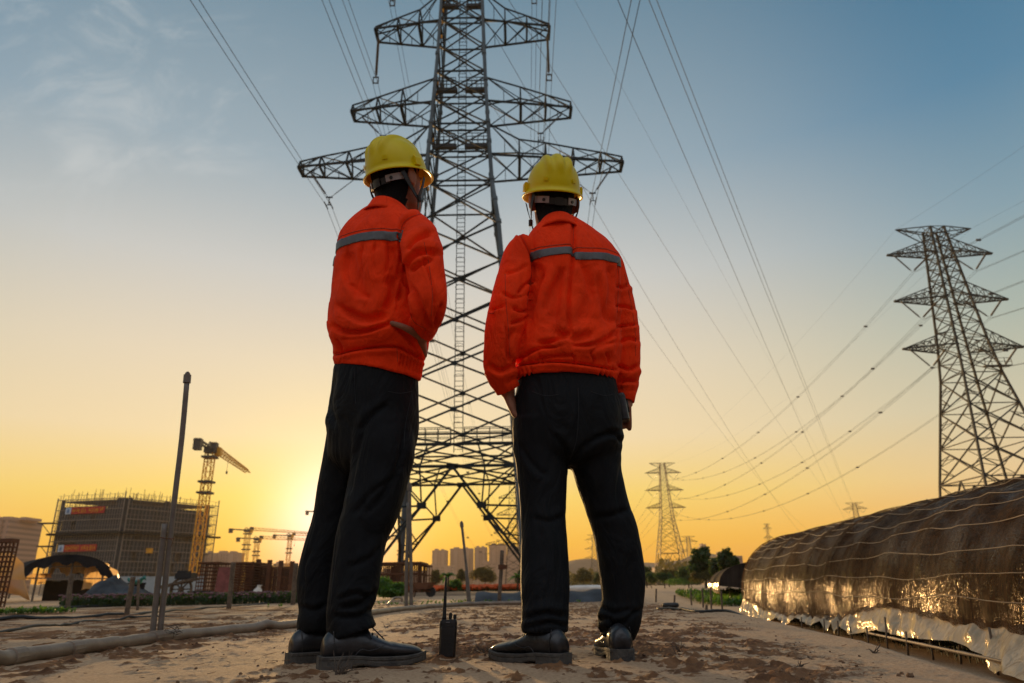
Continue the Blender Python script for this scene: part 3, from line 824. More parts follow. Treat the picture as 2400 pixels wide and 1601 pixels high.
# ------------------------------------------------------------------ left man: turned to the right, right hand on hip
YA = R(40)
a_up = Vector((0, 0, 1))
a_wr = at(988, 792, 2.16)
LA, RA = at(803, 575, 2.25), at(940, 545, 2.06)
personA = dict(
    loc=Vector((-0.5, 2.25, 0)), seed=11,
    label='man in orange jacket turned to the right with one hand on his hip',
    group='workers watching the pylon',
    head=dict(c=at(930, 430, 2.23), yaw=R(37), pitch=R(9), nape=-0.15, hat_tilt=R(9), hat_z=0.040),
    neck=(920, 492, 2.23),
    torso=[(803, 866, 2.34, 970, 884, 2.19, 0.118), (802, 850, 2.34, 975, 866, 2.19, 0.123), (803, 826, 2.34, 977, 842, 2.18, 0.128), (797, 800, 2.33, 983, 815, 2.17, 0.142),
           (794, 768, 2.33, 986, 786, 2.16, 0.150), (804, 700, 2.32, 984, 714, 2.15, 0.142), (813, 628, 2.31, 988, 630, 2.13, 0.140),
           (818, 572, 2.30, 990, 562, 2.12, 0.130), (832, 540, 2.29, 984, 525, 2.13, 0.108), (858, 514, 2.27, 966, 502, 2.16, 0.088), (885, 494, 2.25, 950, 486, 2.19, 0.068)],
    arms=[dict(path=[(962, 532, 2.14, 0.064), (980, 555, 2.09, 0.066), (990, 590, 2.06, 0.067), (996, 630, 2.04, 0.064), (1003, 672, 2.03, 0.061), (1006, 708, 2.02, 0.058),
                     (1004, 736, 2.05, 0.053), (998, 755, 2.11, 0.048), (990, 774, 2.17, 0.042)]),
          dict(path=[(848, 545, 2.28, 0.056), (832, 570, 2.31, 0.058), (822, 620, 2.36, 0.056), (812, 690, 2.40, 0.054), (806, 745, 2.42, 0.054), (812, 778, 2.47, 0.050), (828, 800, 2.53, 0.043)])],
    legs=[dict(path=[(893, 960, 2.245, 0.108), (898, 1056, 2.225, 0.104), (890, 1109, 2.215, 0.096), (870, 1195, 2.20, 0.088), (850, 1250, 2.19, 0.080), (837, 1319, 2.18, 0.076), (828, 1382, 2.17, 0.072),
                     (818, 1430, 2.165, 0.064), (820, 1462, 2.165, 0.068), (826, 1488, 2.165, 0.072)]),
          dict(path=[(838, 960, 2.34, 0.095), (815, 1066, 2.36, 0.082), (800, 1137, 2.37, 0.078), (784, 1224, 2.375, 0.074), (760, 1305, 2.37, 0.074), (750, 1367, 2.36, 0.073),
                     (752, 1430, 2.35, 0.068), (748, 1460, 2.345, 0.069), (747, 1480, 2.345, 0.067)])],
    pelvis=[(806, 850, 2.33, 966, 864, 2.20, 0.108), (800, 880, 2.34, 966, 892, 2.20, 0.116), (795, 936, 2.35, 964, 945, 2.20, 0.126), (789, 994, 2.37, 963, 1000, 2.20, 0.127), (792, 1040, 2.37, 954, 1045, 2.21, 0.120), (795, 1080, 2.36, 935, 1085, 2.22, 0.100), (822, 1112, 2.34, 905, 1115, 2.26, 0.06)],
    shoes=[(gnd(743, 1570), gnd(998, 1554), 1), (gnd(670, 1557), gnd(670, 1557) + Vector((0.25, 0.17, 0)), -1)],
    hands=[dict(T=basis(at(985, 790, 2.16), (0.15, 0.25, -1), (0.06, 0.95, -0.22)), wrist=at(988, 780, 2.145),
                k=dict(sc=0.9, curl=(25, 25, 15), side=-1, tw=[(988, 792, 2.14), (966, 777, 2.085), (942, 765, 2.068), (917, 757, 2.08)]))],
    folds=[
        (crop2([(1015, 522), (945, 545), (900, 585), (882, 650), (882, 760), (905, 850)]), 5, 0.007),
        (crop2([(1075, 640), (985, 690), (930, 760)]), 9, 0.010),
        (crop2([(1120, 770), (1010, 760), (950, 800), (912, 880)]), 10, 0.016),
        (crop2([(1090, 800), (1000, 840), (950, 880)]), 7, 0.008),
        (crop2([(905, 880), (925, 960), (965, 1010), (990, 1080)]), 10, 0.012),
        (crop2([(960, 1010), (1010, 1120), (1075, 1230)]), 10, 0.014),
        (crop2([(1010, 790), (1060, 900), (1090, 1040), (1085, 1180)]), 4, 0.004),
        (crop2([(1140, 1080), (1110, 1160), (1100, 1230)]), 8, 0.008),
        (crop2([(960, 1130), (990, 1210), (1050, 1260)]), 8, 0.008),
        (crop2([(870, 900), (840, 960), (825, 1040), (790, 1110)]), 12, 0.013),
        (crop2([(900, 760), (880, 860), (890, 980), (870, 1060)]), 10, 0.009),
        (crop2([(515, 1090), (580, 1140), (680, 1165), (790, 1140)]), 10, 0.010),
        (crop2([(480, 1210), (560, 1250), (680, 1245), (830, 1195)]), 10, 0.015),
        (crop2([(530, 1290), (640, 1290), (770, 1260)]), 7, 0.007),
        (crop2([(850, 1210), (920, 1290), (950, 1340)]), 6, 0.010),
        (crop2([(880, 1230), (960, 1310), (975, 1370)]), 6, 0.010),
        (crop2([(485, 1392), (580, 1365), (700, 1348), (860, 1345), (960, 1390), (1030, 1430)]), 5, 0.010),
        (crop2([(560, 760), (600, 900), (640, 1050)]), 24, 0.009), (crop2([(820, 720), (845, 850), (800, 980)]), 24, 0.011), (crop2([(540, 1120), (660, 1180), (800, 1150)]), 18, 0.011),
        (crop2([(655, 720), (640, 800), (655, 900)]), 5, 0.004), (crop2([(730, 710), (720, 790), (735, 880)]), 5, 0.004),
        (crop2([(560, 760), (545, 860), (560, 950)]), 7, 0.005), (crop2([(800, 700), (810, 800), (790, 900)]), 6, 0.005),
        (crop2([(560, 950), (640, 1010), (700, 1040)]), 8, 0.005),
        (crop2([(500, 1280), (520, 1330), (515, 1400)]), 6, 0.006)] +
        [(crop2([(x, 1330 + (x - 860) * 0.35), (x + 14, 1400 + (x - 860) * 0.35), (x + 6, 1450 + (x - 860) * 0.42)]), 3.2, 0.006) for x in (872, 892, 912, 930, 950, 968, 986, 1004)],
    tfolds=[(crop4([(300, 60), (270, 200), (300, 300)]), 12, 0.010), (crop4([(405, 20), (400, 120), (405, 200)]), 4, 0.005),
            (crop4([(440, 330), (400, 480), (370, 640)]), 10, 0.008), (crop4([(560, 200), (480, 260), (430, 330)]), 9, 0.009),
            (crop4([(640, 300), (620, 480), (560, 620), (460, 740)]), 12, 0.008), (crop4([(600, 560), (480, 640), (400, 740)]), 9, 0.006),
            (crop4([(500, 1120), (430, 1180), (330, 1200)]), 9, 0.010), (crop4([(490, 1200), (420, 1240), (300, 1240)]), 8, 0.010),
            (crop4([(470, 1150), (400, 1130), (320, 1160)]), 7, 0.007), (crop4([(260, 1180), (200, 1210), (140, 1190)]), 7, 0.008),
            (crop4([(150, 1090), (150, 1000), (180, 920)]), 7, 0.006), (crop4([(530, 900), (470, 960), (360, 1000)]), 9, 0.006)],
    bands=[],
)
# yoke tape and seam across the back, ending at the right sleeve seam
_bd = Vector((-math.sin(YA), -math.cos(YA), 0.0))
_pa = at(936, 552, 2.03); _ra = (at(990, 562, 2.12) - at(818, 572, 2.30)).normalized()
tL, tR = at(800, 588, 2.26), at(935, 540, 2.04)
bL, bR = at(800, 606, 2.26), at(935, 560, 2.04)
sL, sR = at(800, 578, 2.26), at(935, 532, 2.04)
personA['bands'] += [
    dict(name='reflective_tape', mat='tape', off=0.0035, planes=[plane_h(tL, tR, 1), plane_h(bL, bR, -1), plane_v(_pa, _ra)], back=(None, _bd)),
    dict(name='stitched_seam', mat='thread', off=0.0012, planes=[plane_h(sL, sR, 1), plane_h(sL - Vector((0, 0, 0.003)), sR - Vector((0, 0, 0.003)), -1), plane_v(_pa, _ra)], back=(None, _bd)),
]
personA['seams'] = [crop2([(1018, 524), (945, 548), (902, 588), (884, 650), (882, 760), (903, 850)]), crop2([(490, 1392), (580, 1368), (700, 1350), (860, 1346)]),
    crop2([(862, 1346), (866, 1390), (868, 1432)]), crop2([(1030, 700), (1062, 850), (1080, 1000), (1075, 1150)]), crop2([(945, 1130), (970, 1190), (1040, 1230)])]
personA['tseams'] = [crop4([(402, 20), (400, 100), (404, 200)]), crop4([(690, 60), (672, 180), (648, 300), (640, 420)]), crop4([(330, 860), (300, 1020), (282, 1180)]), crop4([(560, 140), (620, 150), (680, 140)])]
personA['collar'] = (at(914, 506, 2.215), R(42), 0.062)

# ------------------------------------------------------------------ right man: back to us, left hand in pocket
YB = R(-10)
personB = dict(
    loc=Vector((0.19, 2.32, 0)), seed=23,
    label='man in orange jacket seen from behind with one hand in his pocket',
    group='workers watching the pylon',
    head=dict(c=at(1296, 473, 2.32), yaw=R(-11), pitch=R(9), nape=-0.145, hat_tilt=R(12), hat_z=0.040),
    neck=(1302, 530, 2.32),
    torso=[(1211, 889, 2.29, 1441, 901, 2.37, 0.122), (1211, 878, 2.29, 1442, 888, 2.37, 0.126), (1212, 864, 2.29, 1445, 868, 2.37, 0.130), (1206, 842, 2.29, 1449, 846, 2.37, 0.146), (1207, 820, 2.29, 1450, 818, 2.37, 0.150),
           (1220, 776, 2.28, 1446, 772, 2.37, 0.140), (1230, 718, 2.28, 1447, 714, 2.37, 0.136), (1234, 655, 2.28, 1449, 655, 2.37, 0.137),
           (1230, 610, 2.28, 1446, 614, 2.37, 0.132), (1228, 578, 2.28, 1430, 586, 2.36, 0.116), (1240, 550, 2.28, 1402, 560, 2.35, 0.096), (1258, 530, 2.29, 1374, 538, 2.34, 0.078), (1280, 518, 2.3, 1350, 523, 2.33, 0.062)],
    arms=[dict(path=[(1240, 574, 2.28, 0.052), (1220, 597, 2.27, 0.061), (1208, 640, 2.26, 0.063), (1193, 709, 2.24, 0.066), (1181, 770, 2.23, 0.066), (1175, 815, 2.23, 0.062), (1172, 852, 2.24, 0.056), (1178, 886, 2.26, 0.051),
                     (1190, 911, 2.275, 0.040)]),
          dict(path=[(1400, 594, 2.36, 0.050), (1422, 612, 2.385, 0.058), (1435, 651, 2.40, 0.060), (1450, 720, 2.40, 0.062), (1460, 790, 2.40, 0.062), (1463, 840, 2.40, 0.058), (1466, 880, 2.40, 0.052), (1466, 912, 2.40, 0.043),
                     (1462, 936, 2.40, 0.036)])],
    legs=[dict(path=[(1268, 985, 2.30, 0.098), (1268, 1050, 2.305, 0.092), (1271, 1110, 2.30, 0.085), (1273, 1213, 2.28, 0.074), (1277, 1302, 2.25, 0.075), (1278, 1380, 2.225, 0.074), (1278, 1430, 2.21, 0.070),
                     (1277, 1462, 2.20, 0.070), (1277, 1482, 2.20, 0.070)]),
          dict(path=[(1388, 985, 2.345, 0.098), (1394, 1050, 2.35, 0.090), (1401, 1110, 2.355, 0.083), (1424, 1190, 2.36, 0.073), (1441, 1240, 2.365, 0.074), (1453, 1302, 2.37, 0.075), (1460, 1360, 2.37, 0.074),
                     (1459, 1415, 2.365, 0.067), (1451, 1452, 2.36, 0.069), (1444, 1482, 2.375, 0.062)])],
    pelvis=[(1216, 872, 2.30, 1438, 880, 2.37, 0.112), (1212, 905, 2.30, 1442, 912, 2.37, 0.120), (1203, 960, 2.30, 1452, 968, 2.37, 0.132), (1203, 1015, 2.30, 1454, 1022, 2.37, 0.130), (1210, 1062, 2.30, 1450, 1068, 2.37, 0.115), (1240, 1084, 2.31, 1420, 1088, 2.36, 0.085), (1290, 1094, 2.32, 1370, 1096, 2.35, 0.05)],
    shoes=[(gnd(1330, 1560), gnd(1150, 1546), -1), (gnd(1462, 1549), gnd(1462, 1549) + Vector((-0.005, 0.295, 0)), 1)],
    hands=[dict(T=basis(at(1467, 946, 2.39), (0.1, -0.62, -0.78), (0.10, 0.60, -0.78)), wrist=at(1463, 930, 2.40),
                k=dict(curl=(72, 80, 30), thumb=((0.02, 0.012, 0.0), (0.038, 0.040, -0.016), (0.030, 0.062, -0.036)), side=-1, sc=0.98)),
           dict(T=basis(at(1188, 918, 2.285), (0.3, 0.9, 0.0), (0.36, 0.12, -0.9)), wrist=at(1188, 908, 2.275),
                k=dict(curl=(10, 15, 10), side=1))],
    folds=[
        (crop3([(360, 475), (400, 530), (430, 600), (440, 680), (425, 780), (412, 870)]), 5, 0.009),
        (crop3([(285, 800), (350, 830), (425, 800)]), 7, 0.007), (crop3([(340, 880), (380, 900), (420, 885)]), 6, 0.008), (crop3([(330, 960), (380, 945), (415, 915)]), 6, 0.007),
        (crop3([(360, 810), (400, 760), (440, 730)]), 6, 0.009), (crop3([(300, 700), (360, 690), (420, 650)]), 9, 0.005),
        (crop3([(330, 1160), (310, 1080), (340, 1000)]), 9, 0.007), (crop3([(220, 1180), (270, 1210), (345, 1185)]), 8, 0.010),
        (crop3([(300, 960), (315, 1060), (320, 1150)]), 4, 0.004), (crop3([(225, 890), (250, 880), (290, 870)]), 5, 0.005),
        (crop3([(475, 640), (445, 760), (432, 880)]), 24, 0.011), (crop3([(600, 660), (570, 800), (540, 950)]), 22, 0.008), (crop3([(720, 650), (745, 800), (700, 950)]), 24, 0.008), (crop3([(560, 1000), (660, 1040), (760, 1010)]), 16, 0.010), (crop3([(850, 650), (860, 800), (830, 950)]), 20, 0.008),
        (crop3([(658, 400), (658, 520), (655, 600), (640, 760), (632, 900), (638, 1010)]), 8, 0.008),
        (crop3([(505, 690), (470, 760), (435, 860), (425, 960)]), 11, 0.010), (crop3([(600, 690), (540, 790), (500, 900)]), 12, 0.006),
        (crop3([(475, 1060), (540, 1055), (600, 1030), (638, 1000)]), 8, 0.014), (crop3([(470, 1080), (560, 1085), (620, 1070)]), 6, 0.008),
        (crop3([(640, 1075), (740, 1075), (830, 1045), (885, 1000)]), 9, 0.010), (crop3([(345, 1185), (400, 1130), (470, 1095), (560, 1085)]), 7, 0.011),
        (crop3([(740, 1115), (800, 1080), (880, 1055)]), 7, 0.008), (crop3([(880, 960), (820, 900), (800, 800), (790, 700)]), 11, 0.006),
        (crop3([(700, 640), (740, 720), (760, 820)]), 9, 0.005), (crop3([(460, 1150), (560, 1130), (660, 1130)]), 6, 0.006),
        (crop3([(897, 640), (895, 760), (888, 870), (890, 980), (880, 1100)]), 5, 0.009),
        (crop3([(885, 870), (930, 870), (975, 885)]), 6, 0.008), (crop3([(890, 980), (940, 970), (990, 965)]), 5, 0.008), (crop3([(890, 760), (920, 770), (950, 750)]), 6, 0.007),
        (crop3([(900, 1060), (950, 1040), (995, 1050)]), 7, 0.007), (crop3([(895, 1180), (950, 1200), (1000, 1180)]), 7, 0.010), (crop3([(900, 1270), (940, 1260), (990, 1265)]), 6, 0.009),
        (crop3([(350, 1192), (420, 1172), (560, 1160), (720, 1175), (885, 1205)]), 4.5, 0.010)] +
        [(crop3([(x, 1185), (x + 8, 1215), (x + 4, 1245)]), 3.0, 0.004) for x in (365, 385, 408, 432, 790, 815, 840, 862)] +
        [(crop3([(x, 1110), (x + 20, 1140), (x + 26, 1172)]), 4.5, 0.005) for x in (400, 470, 640, 740, 820)],
    tfolds=[(crop5([(510, 420), (500, 340), (440, 260)]), 9, 0.008), (crop5([(520, 430), (600, 330), (700, 270), (790, 250)]), 9, 0.010), (crop5([(800, 310), (760, 260), (720, 250)]), 7, 0.009),
            (crop5([(250, 300), (330, 420), (400, 480)]), 10, 0.006), (crop5([(830, 660), (740, 690), (650, 700)]), 10, 0.007), (crop5([(800, 420), (780, 560), (800, 700)]), 10, 0.007),
            (crop5([(500, 690), (420, 720), (330, 700)]), 10, 0.006), (crop5([(500, 1220), (400, 1200), (290, 1230)]), 9, 0.010), (crop5([(510, 1270), (420, 1250), (290, 1280)]), 7, 0.009),
            (crop5([(690, 1170), (760, 1200), (850, 1180)]), 9, 0.012), (crop5([(670, 1240), (730, 1230), (760, 1290)]), 8, 0.012), (crop5([(900, 1180), (840, 1220), (800, 1270)]), 8, 0.010),
            (crop5([(680, 1300), (740, 1280), (800, 1240)]), 7, 0.009)],
    bands=[],
)
_bd = Vector((math.sin(-YB) * -1 * -0.17, -1.0, 0)).normalized()
_rb = (at(1449, 655, 2.37) - at(1234, 655, 2.28)).normalized()
_l0, _m0, _r0 = at(1240, 592, 2.15), at(1343, 584, 2.17), at(1452, 608, 2.26)
def _b(lo, hi, name, mt, off, a, b, ya, yb):
    pa, pb = at(a[0], a[1] + hi, ya), at(b[0], b[1] + hi, yb)
    qa, qb = at(a[0], a[1] + lo, ya), at(b[0], b[1] + lo, yb)
    return dict(name=name, mat=mt, off=off, planes=[plane_h(pa, pb, 1), plane_h(qa, qb, -1), plane_v(at(a[0], a[1], ya), -_rb), plane_v(at(b[0], b[1], yb), _rb)], back=(None, _bd))
personB['bands'] += [
    _b(17, 0, 'reflective_tape', 'tape', 0.0035, (1243, 594), (1343, 583), 2.23, 2.19),
    _b(17, 0, 'reflective_tape', 'tape', 0.0035, (1345, 594), (1450, 611), 2.19, 2.31),
    _b(-5, -7, 'stitched_seam', 'thread', 0.0012, (1243, 593), (1343, 582), 2.23, 2.19),
    _b(-5, -7, 'stitched_seam', 'thread', 0.0012, (1344, 588), (1450, 607), 2.19, 2.31),
]
personB['seams'] = [crop3([(365, 478), (402, 530), (430, 600), (440, 680), (426, 780), (414, 860)]), crop3([(880, 620), (897, 700), (893, 800), (888, 900)]), crop3([(352, 1192), (420, 1174), (560, 1162), (720, 1176), (880, 1204)]),
    crop3([(658, 405), (658, 500), (656, 575)]), crop3([(300, 700), (305, 850), (318, 1000), (325, 1130)]), crop3([(925, 700), (960, 850), (982, 1000), (985, 1130)]), crop3([(215, 905), (240, 905), (252, 880)])]
personB['tseams'] = [crop5([(570, 20), (572, 150), (560, 300), (525, 400)]), crop5([(640, 40), (700, 60), (750, 55)]), crop5([(330, 40), (400, 62), (470, 55)]), crop5([(255, 300), (270, 500), (280, 700)])]
personB['collar'] = (at(1306, 543, 2.31), R(-8), 0.062)

ONLY_SETTING = False
man_a = person(personA)
man_b = person(personB)

# the black case held in the right man's right hand
t = MB()
cT = basis(at(1459, 956, 2.375), (0.2, 0.95, 0.0), (-0.12, 0.05, 1.0))
rs = []
for z, wx, wz in ((-0.050, 0.014, 0.022), (-0.046, 0.017, 0.026), (0.0, 0.018, 0.029), (0.040, 0.019, 0.031), (0.047, 0.017, 0.029), (0.050, 0.012, 0.024)):
    rs.append([cT @ (Vector((0, z, 0)) + p) for p in ellring(Vector((0, 0, 0)), Vector((wz, 0, 0)), Vector((0, 0, wx)), 24, 4.0)])
t.loft(rs)
case = t.build('carrying_case', M['leather'], None, loc=cT.translation, smooth=False)
tag(case, 'black leather case gripped in the hand of the man with his back to us', 'case')
t = MB()
t.tube([cT @ Vector((0.0, 0.045, 0.0185)), cT @ Vector((0.0, 0.02, 0.0195)), cT @ Vector((0, -0.02, 0.019))], 0.004, 8)
t.build('flap', M['leather'], case, smooth=True)

# two-way radio standing on the ground between the men
rb_ = gnd(1048, 1541)
radio = empty('two_way_radio', rb_, 'black two-way radio with whip antenna standing upright on the sandy ground', 'radio')
def rad_pt(x, y, z): return rb_ + Vector((x + z * 0.03, y, z))
t = MB(); rs = []
for z, hx, hy_ in ((0.0, 0.024, 0.013), (0.003, 0.0265, 0.0155), (0.05, 0.0275, 0.016), (0.085, 0.0285, 0.016), (0.104, 0.0285, 0.016), (0.112, 0.0265, 0.015), (0.114, 0.024, 0.013)):
    rs.append([rad_pt(p.x, p.y, z) for p in ellring(Vector((0, 0, 0)), Vector((hx, 0, 0)), Vector((0, hy_, 0)), 28, 4.5)])
t.loft(rs); rbody = t.build('radio_body', M['black_plastic'], radio, smooth=False)
t = MB()
rs = []
for z, w in ((0.004, 0.021), (0.02, 0.0235), (0.088, 0.024), (0.094, 0.020)):
    rs.append([rad_pt(x * w, y, z) for x, y in ((-1, -0.0150), (1, -0.0150), (0.9, -0.0205), (-0.9, -0.0205))])
t.loft(rs)
for i in range(4):
    t.box(rad_pt(0, -0.0205, 0.03 + i * 0.013), (0.034, 0.002, 0.004))
t.build('battery_pack', M['black_plastic'], radio)
t = MB()
for i, (x, w) in enumerate(((-0.0065, 0.0012), (-0.0048, 0.001), (-0.0030, 0.0012), (-0.0012, 0.001), (0.0006, 0.0012), (0.0024, 0.001), (0.0042, 0.0012))):
    t.box(rad_pt(x, -0.0158, 0.106), (w, 0.0008, 0.0022))
t.build('name_plate', M['grey_plastic'], radio)
t = MB()
t.tube([rad_pt(-0.0155, 0.002, z) for z in (0.112, 0.122, 0.126, 0.16, 0.200, 0.243, 0.247)], [0.0075, 0.0072, 0.0064, 0.0056, 0.0046, 0.0036, 0.0022], 12)
t.build('antenna', M['rubber'], radio, smooth=True)
for x, h in ((0.005, 0.021), (0.0195, 0.016)):
    t = MB(); t.tube([rad_pt(x, 0.001, z) for z in (0.113, 0.118, 0.119, 0.113 + h - 0.002, 0.113 + h)], [0.0046, 0.0046, 0.0058, 0.0055, 0.0042], 12)
    t.build('knob', M['rubber'], radio)

# ================================================================== setting: ground
EDGE = [(0.80, -6.0), (1.0, 0.6), (1.05, 1.72), (1.30, 2.87), (1.60, 5.2), (1.95, 8.6), (2.35, 12.5), (2.9, 18.0), (3.6, 26.0)]
def edge_x(y): return np.interp(y, [e[1] for e in EDGE], [e[0] for e in EDGE])
def patch_mask(x, y):
    """bare brown earth (1) against the pale crusted sand (0)"""
    p = np.stack([x * 9.0, y * 7.0, 0 * x], 1)
    m = fbm(p, 4, 3) + 0.55 * (fbm(p * 3.7 + 7, 3, 8) - 0.5) + 0.30 * (fbm(np.stack([x * 0.9, y * 1.1, 0 * x], 1), 2, 77) - 0.5)
    strip = np.clip((np.abs(x + 0.85 + 0.03 * y) - 0.12) / 0.25, 0, 1)       # swept strip beside the pipe stays pale
    edge = np.clip((edge_x(y) - 0.12 - x) / 0.3, 0, 1)
    far = np.clip(1.15 - np.abs(y - 3) / 22, 0.35, 1)
    return np.clip((m - 0.45) / 0.12, 0, 1) * (0.25 + 0.75 * strip) * np.where(x < edge_x(y), 0.15 + 0.85 * edge, 0.0) * far
def ground_z(x, y, detail=True):
    x = np.asarray(x, dtype=float); y = np.asarray(y, dtype=float)
    d = np.clip((x - edge_x(y)) / 0.34, 0, 1); d = d * d * (3 - 2 * d)
    fadeY = np.clip((24 - y) / 6, 0, 1)
    z = -0.24 * d * fadeY
    near = np.clip((16 - y) / 8, 0, 1)
    p = np.stack([x, y, 0 * x], 1)
    if detail:
        z = z + near * 0.010 * (fbm(p * 2.2, 3, 21) - 0.5)
        m = patch_mask(x, y)
        cl = fbm(p * np.array((24, 34, 1)), 3, 31); c2 = vnoise(p * 75, 51)
        z = z + near * m * (0.014 * np.clip(cl - 0.46, 0, 1) * 2.6 + 0.010 * np.clip(c2 - 0.5, 0, 1) * 2 - 0.003)
        z = z + near * (0.0020 * (fbm(p * 60, 2, 41) - 0.5) + 0.004 * np.clip(fbm(p * np.array((9, 22, 1)), 2, 61) - 0.6, 0, 1))
        z = z + near * np.where(x < -1.9, 0.010 * np.sin(y * 9 + 3 * fbm(p * 1.5, 2, 5)), 0)
    return z
def gz(x, y):
    if y > 12: return -0.24 * sstep(0, 1, (x - float(edge_x(y))) / 0.34) * max(0.0, min(1.0, (24 - y) / 6))
    return float(ground_z(np.array([x]), np.array([y]))[0])
gy = np.concatenate([[-300, -60, -15, -4, -1], np.linspace(-0.2, 0.8, 12), 0.8 * (14.0 / 0.8) ** (np.arange(1, 470) / 469.0), 14 * (1400 / 14.0) ** (np.arange(1, 60) / 59.0)])
gx = np.linspace(0.0, 2.5, 270); gx = np.concatenate([gx, 2.5 * (1450 / 2.5) ** (np.arange(1, 130) / 129.0)])
gx = np.concatenate([-gx[::-1], gx[1:]])
X, Y = np.meshgrid(gx, gy)
Z = ground_z(X.ravel(), Y.ravel())
nx, ny = len(gx), len(gy)
ii = (np.arange(ny - 1)[:, None] * nx + np.arange(nx - 1)[None, :]).ravel()
gF = np.stack([ii, ii + 1, ii + 1 + nx, ii + nx], 1)
gm = bpy.data.materials.new('sandy_ground'); gm.use_nodes = True
t = gm.node_tree; b = t.nodes['Principled BSDF']; b.inputs['Roughness'].default_value = 0.9; b.inputs['Specular IOR Level'].default_value = 0.25
at_ = t.nodes.new('ShaderNodeAttribute'); at_.attribute_name = 'bare_earth'
tcn = t.nodes.new('ShaderNodeTexCoord')
def gn(scale, detail=6, rough=0.6):
    n = t.nodes.new('ShaderNodeTexNoise'); n.inputs['Scale'].default_value = scale; n.inputs['Detail'].default_value = detail; n.inputs['Roughness'].default_value = rough
    t.links.new(tcn.outputs['Object'], n.inputs['Vector']); return n.outputs['Fac']
def gramp(f, a, c, p0=0.35, p1=0.65):
    r = t.nodes.new('ShaderNodeValToRGB'); r.color_ramp.elements[0].position = p0; r.color_ramp.elements[1].position = p1
    r.color_ramp.elements[0].color = (*a, 1); r.color_ramp.elements[1].color = (*c, 1); t.links.new(f, r.inputs[0]); return r.outputs[0]
def gmix(f, a, c, bl='MIX'):
    m = t.nodes.new('ShaderNodeMix'); m.data_type = 'RGBA'; m.blend_type = bl
    if isinstance(f, float): m.inputs[0].default_value = f
    else: t.links.new(f, m.inputs[0])
    t.links.new(a, m.inputs[6]); t.links.new(c, m.inputs[7]); return m.outputs[2]
sand = gramp(gn(2.2), (0.33, 0.195, 0.100), (0.47, 0.30, 0.170))
sand = gmix(0.5, sand, gramp(gn(95, 3), (0.28, 0.17, 0.095), (0.60, 0.43, 0.28), 0.3, 0.6))
earth = gramp(gn(11), (0.085, 0.036, 0.015), (0.27, 0.130, 0.055), 0.3, 0.66)
edge_n = t.nodes.new('ShaderNodeMath'); edge_n.operation = 'ADD'
sc_ = t.nodes.new('ShaderNodeMath'); sc_.operation = 'MULTIPLY_ADD'; t.links.new(gn(55, 5, 0.8), sc_.inputs[0]); sc_.inputs[1].default_value = 2.4; sc_.inputs[2].default_value = -1.2
t.links.new(at_.outputs['Fac'], edge_n.inputs[0]); t.links.new(sc_.outputs[0], edge_n.inputs[1]); edge_n.use_clamp = True
mr = t.nodes.new('ShaderNodeMapRange'); mr.interpolation_type = 'SMOOTHSTEP'; mr.inputs['From Min'].default_value = 0.25; mr.inputs['From Max'].default_value = 0.75
t.links.new(edge_n.outputs[0], mr.inputs['Value'])
t.links.new(gmix(mr.outputs[0], sand, earth), b.inputs['Base Color'])
bp = t.nodes.new('ShaderNodeBump'); bp.inputs['Strength'].default_value = 0.9; bp.inputs['Distance'].default_value = 0.008
t.links.new(gn(130, 4, 0.7), bp.inputs['Height']); t.links.new(bp.outputs[0], b.inputs['Normal'])
ground = link_mesh('ground', np.stack([X.ravel(), Y.ravel(), Z], 1), gF, gm, None, (0, 0, 0), smooth=True)
ground['kind'] = 'structure'
pm = patch_mask(X.ravel(), Y.ravel()) * np.clip((60 - Y.ravel()) / 40, 0, 1)
att = ground.data.attributes.new('bare_earth', 'FLOAT', 'POINT'); att.data.foreach_set('value', pm.astype(np.float32))
print('ground', len(Z))

# loose clods and straw on the ground
cb = MB(); rr = random.Random(5)
for i in range(1500):
    y = 1.3 * (11 / 1.3) ** rr.random(); x = rr.uniform(-0.62, 0.55) * y
    if x > edge_x(y): continue
    if float(patch_mask(np.array([x]), np.array([y]))[0]) < 0.3 and rr.random() < 0.75: continue
    s = rr.uniform(0.0025, 0.006) * (2.2 if rr.random() < 0.02 else 1)
    c = Vector((x, y, gz(x, y) + s * 0.3)); rs = []
    for zz, k in ((-0.7, 0.6), (0.0, 1.0), (0.7, 0.55)):
        rs.append([c + Vector((math.cos(a) * s * k * rr.uniform(0.7, 1.3), math.sin(a) * s * k * rr.uniform(0.7, 1.3), zz * s * rr.uniform(0.7, 1.1))) for a in (0, 1.05, 2.1, 3.14, 4.2, 5.2)])
    cb.loft(rs)
for i in range(500):
    y = 1.3 * (8 / 1.3) ** rr.random(); x = rr.uniform(-0.62, 0.5) * y
    if x > edge_x(y): continue
    a = rr.uniform(0, 6.3); L = rr.uniform(0.01, 0.035); z = gz(x, y) + 0.003
    cb.bar((x, y, z), (x + math.cos(a) * L, y + math.sin(a) * L, z + rr.uniform(-0.002, 0.006)), 0.0012)
o = cb.build('soil_clods', mat('clod_earth', (0.15, 0.085, 0.045), 0.95, var=0.4, vscale=20), None, (0, 0, 0)); tag(o, 'loose dark clods and straw littered over the sandy path', 'soil', kind='stuff')

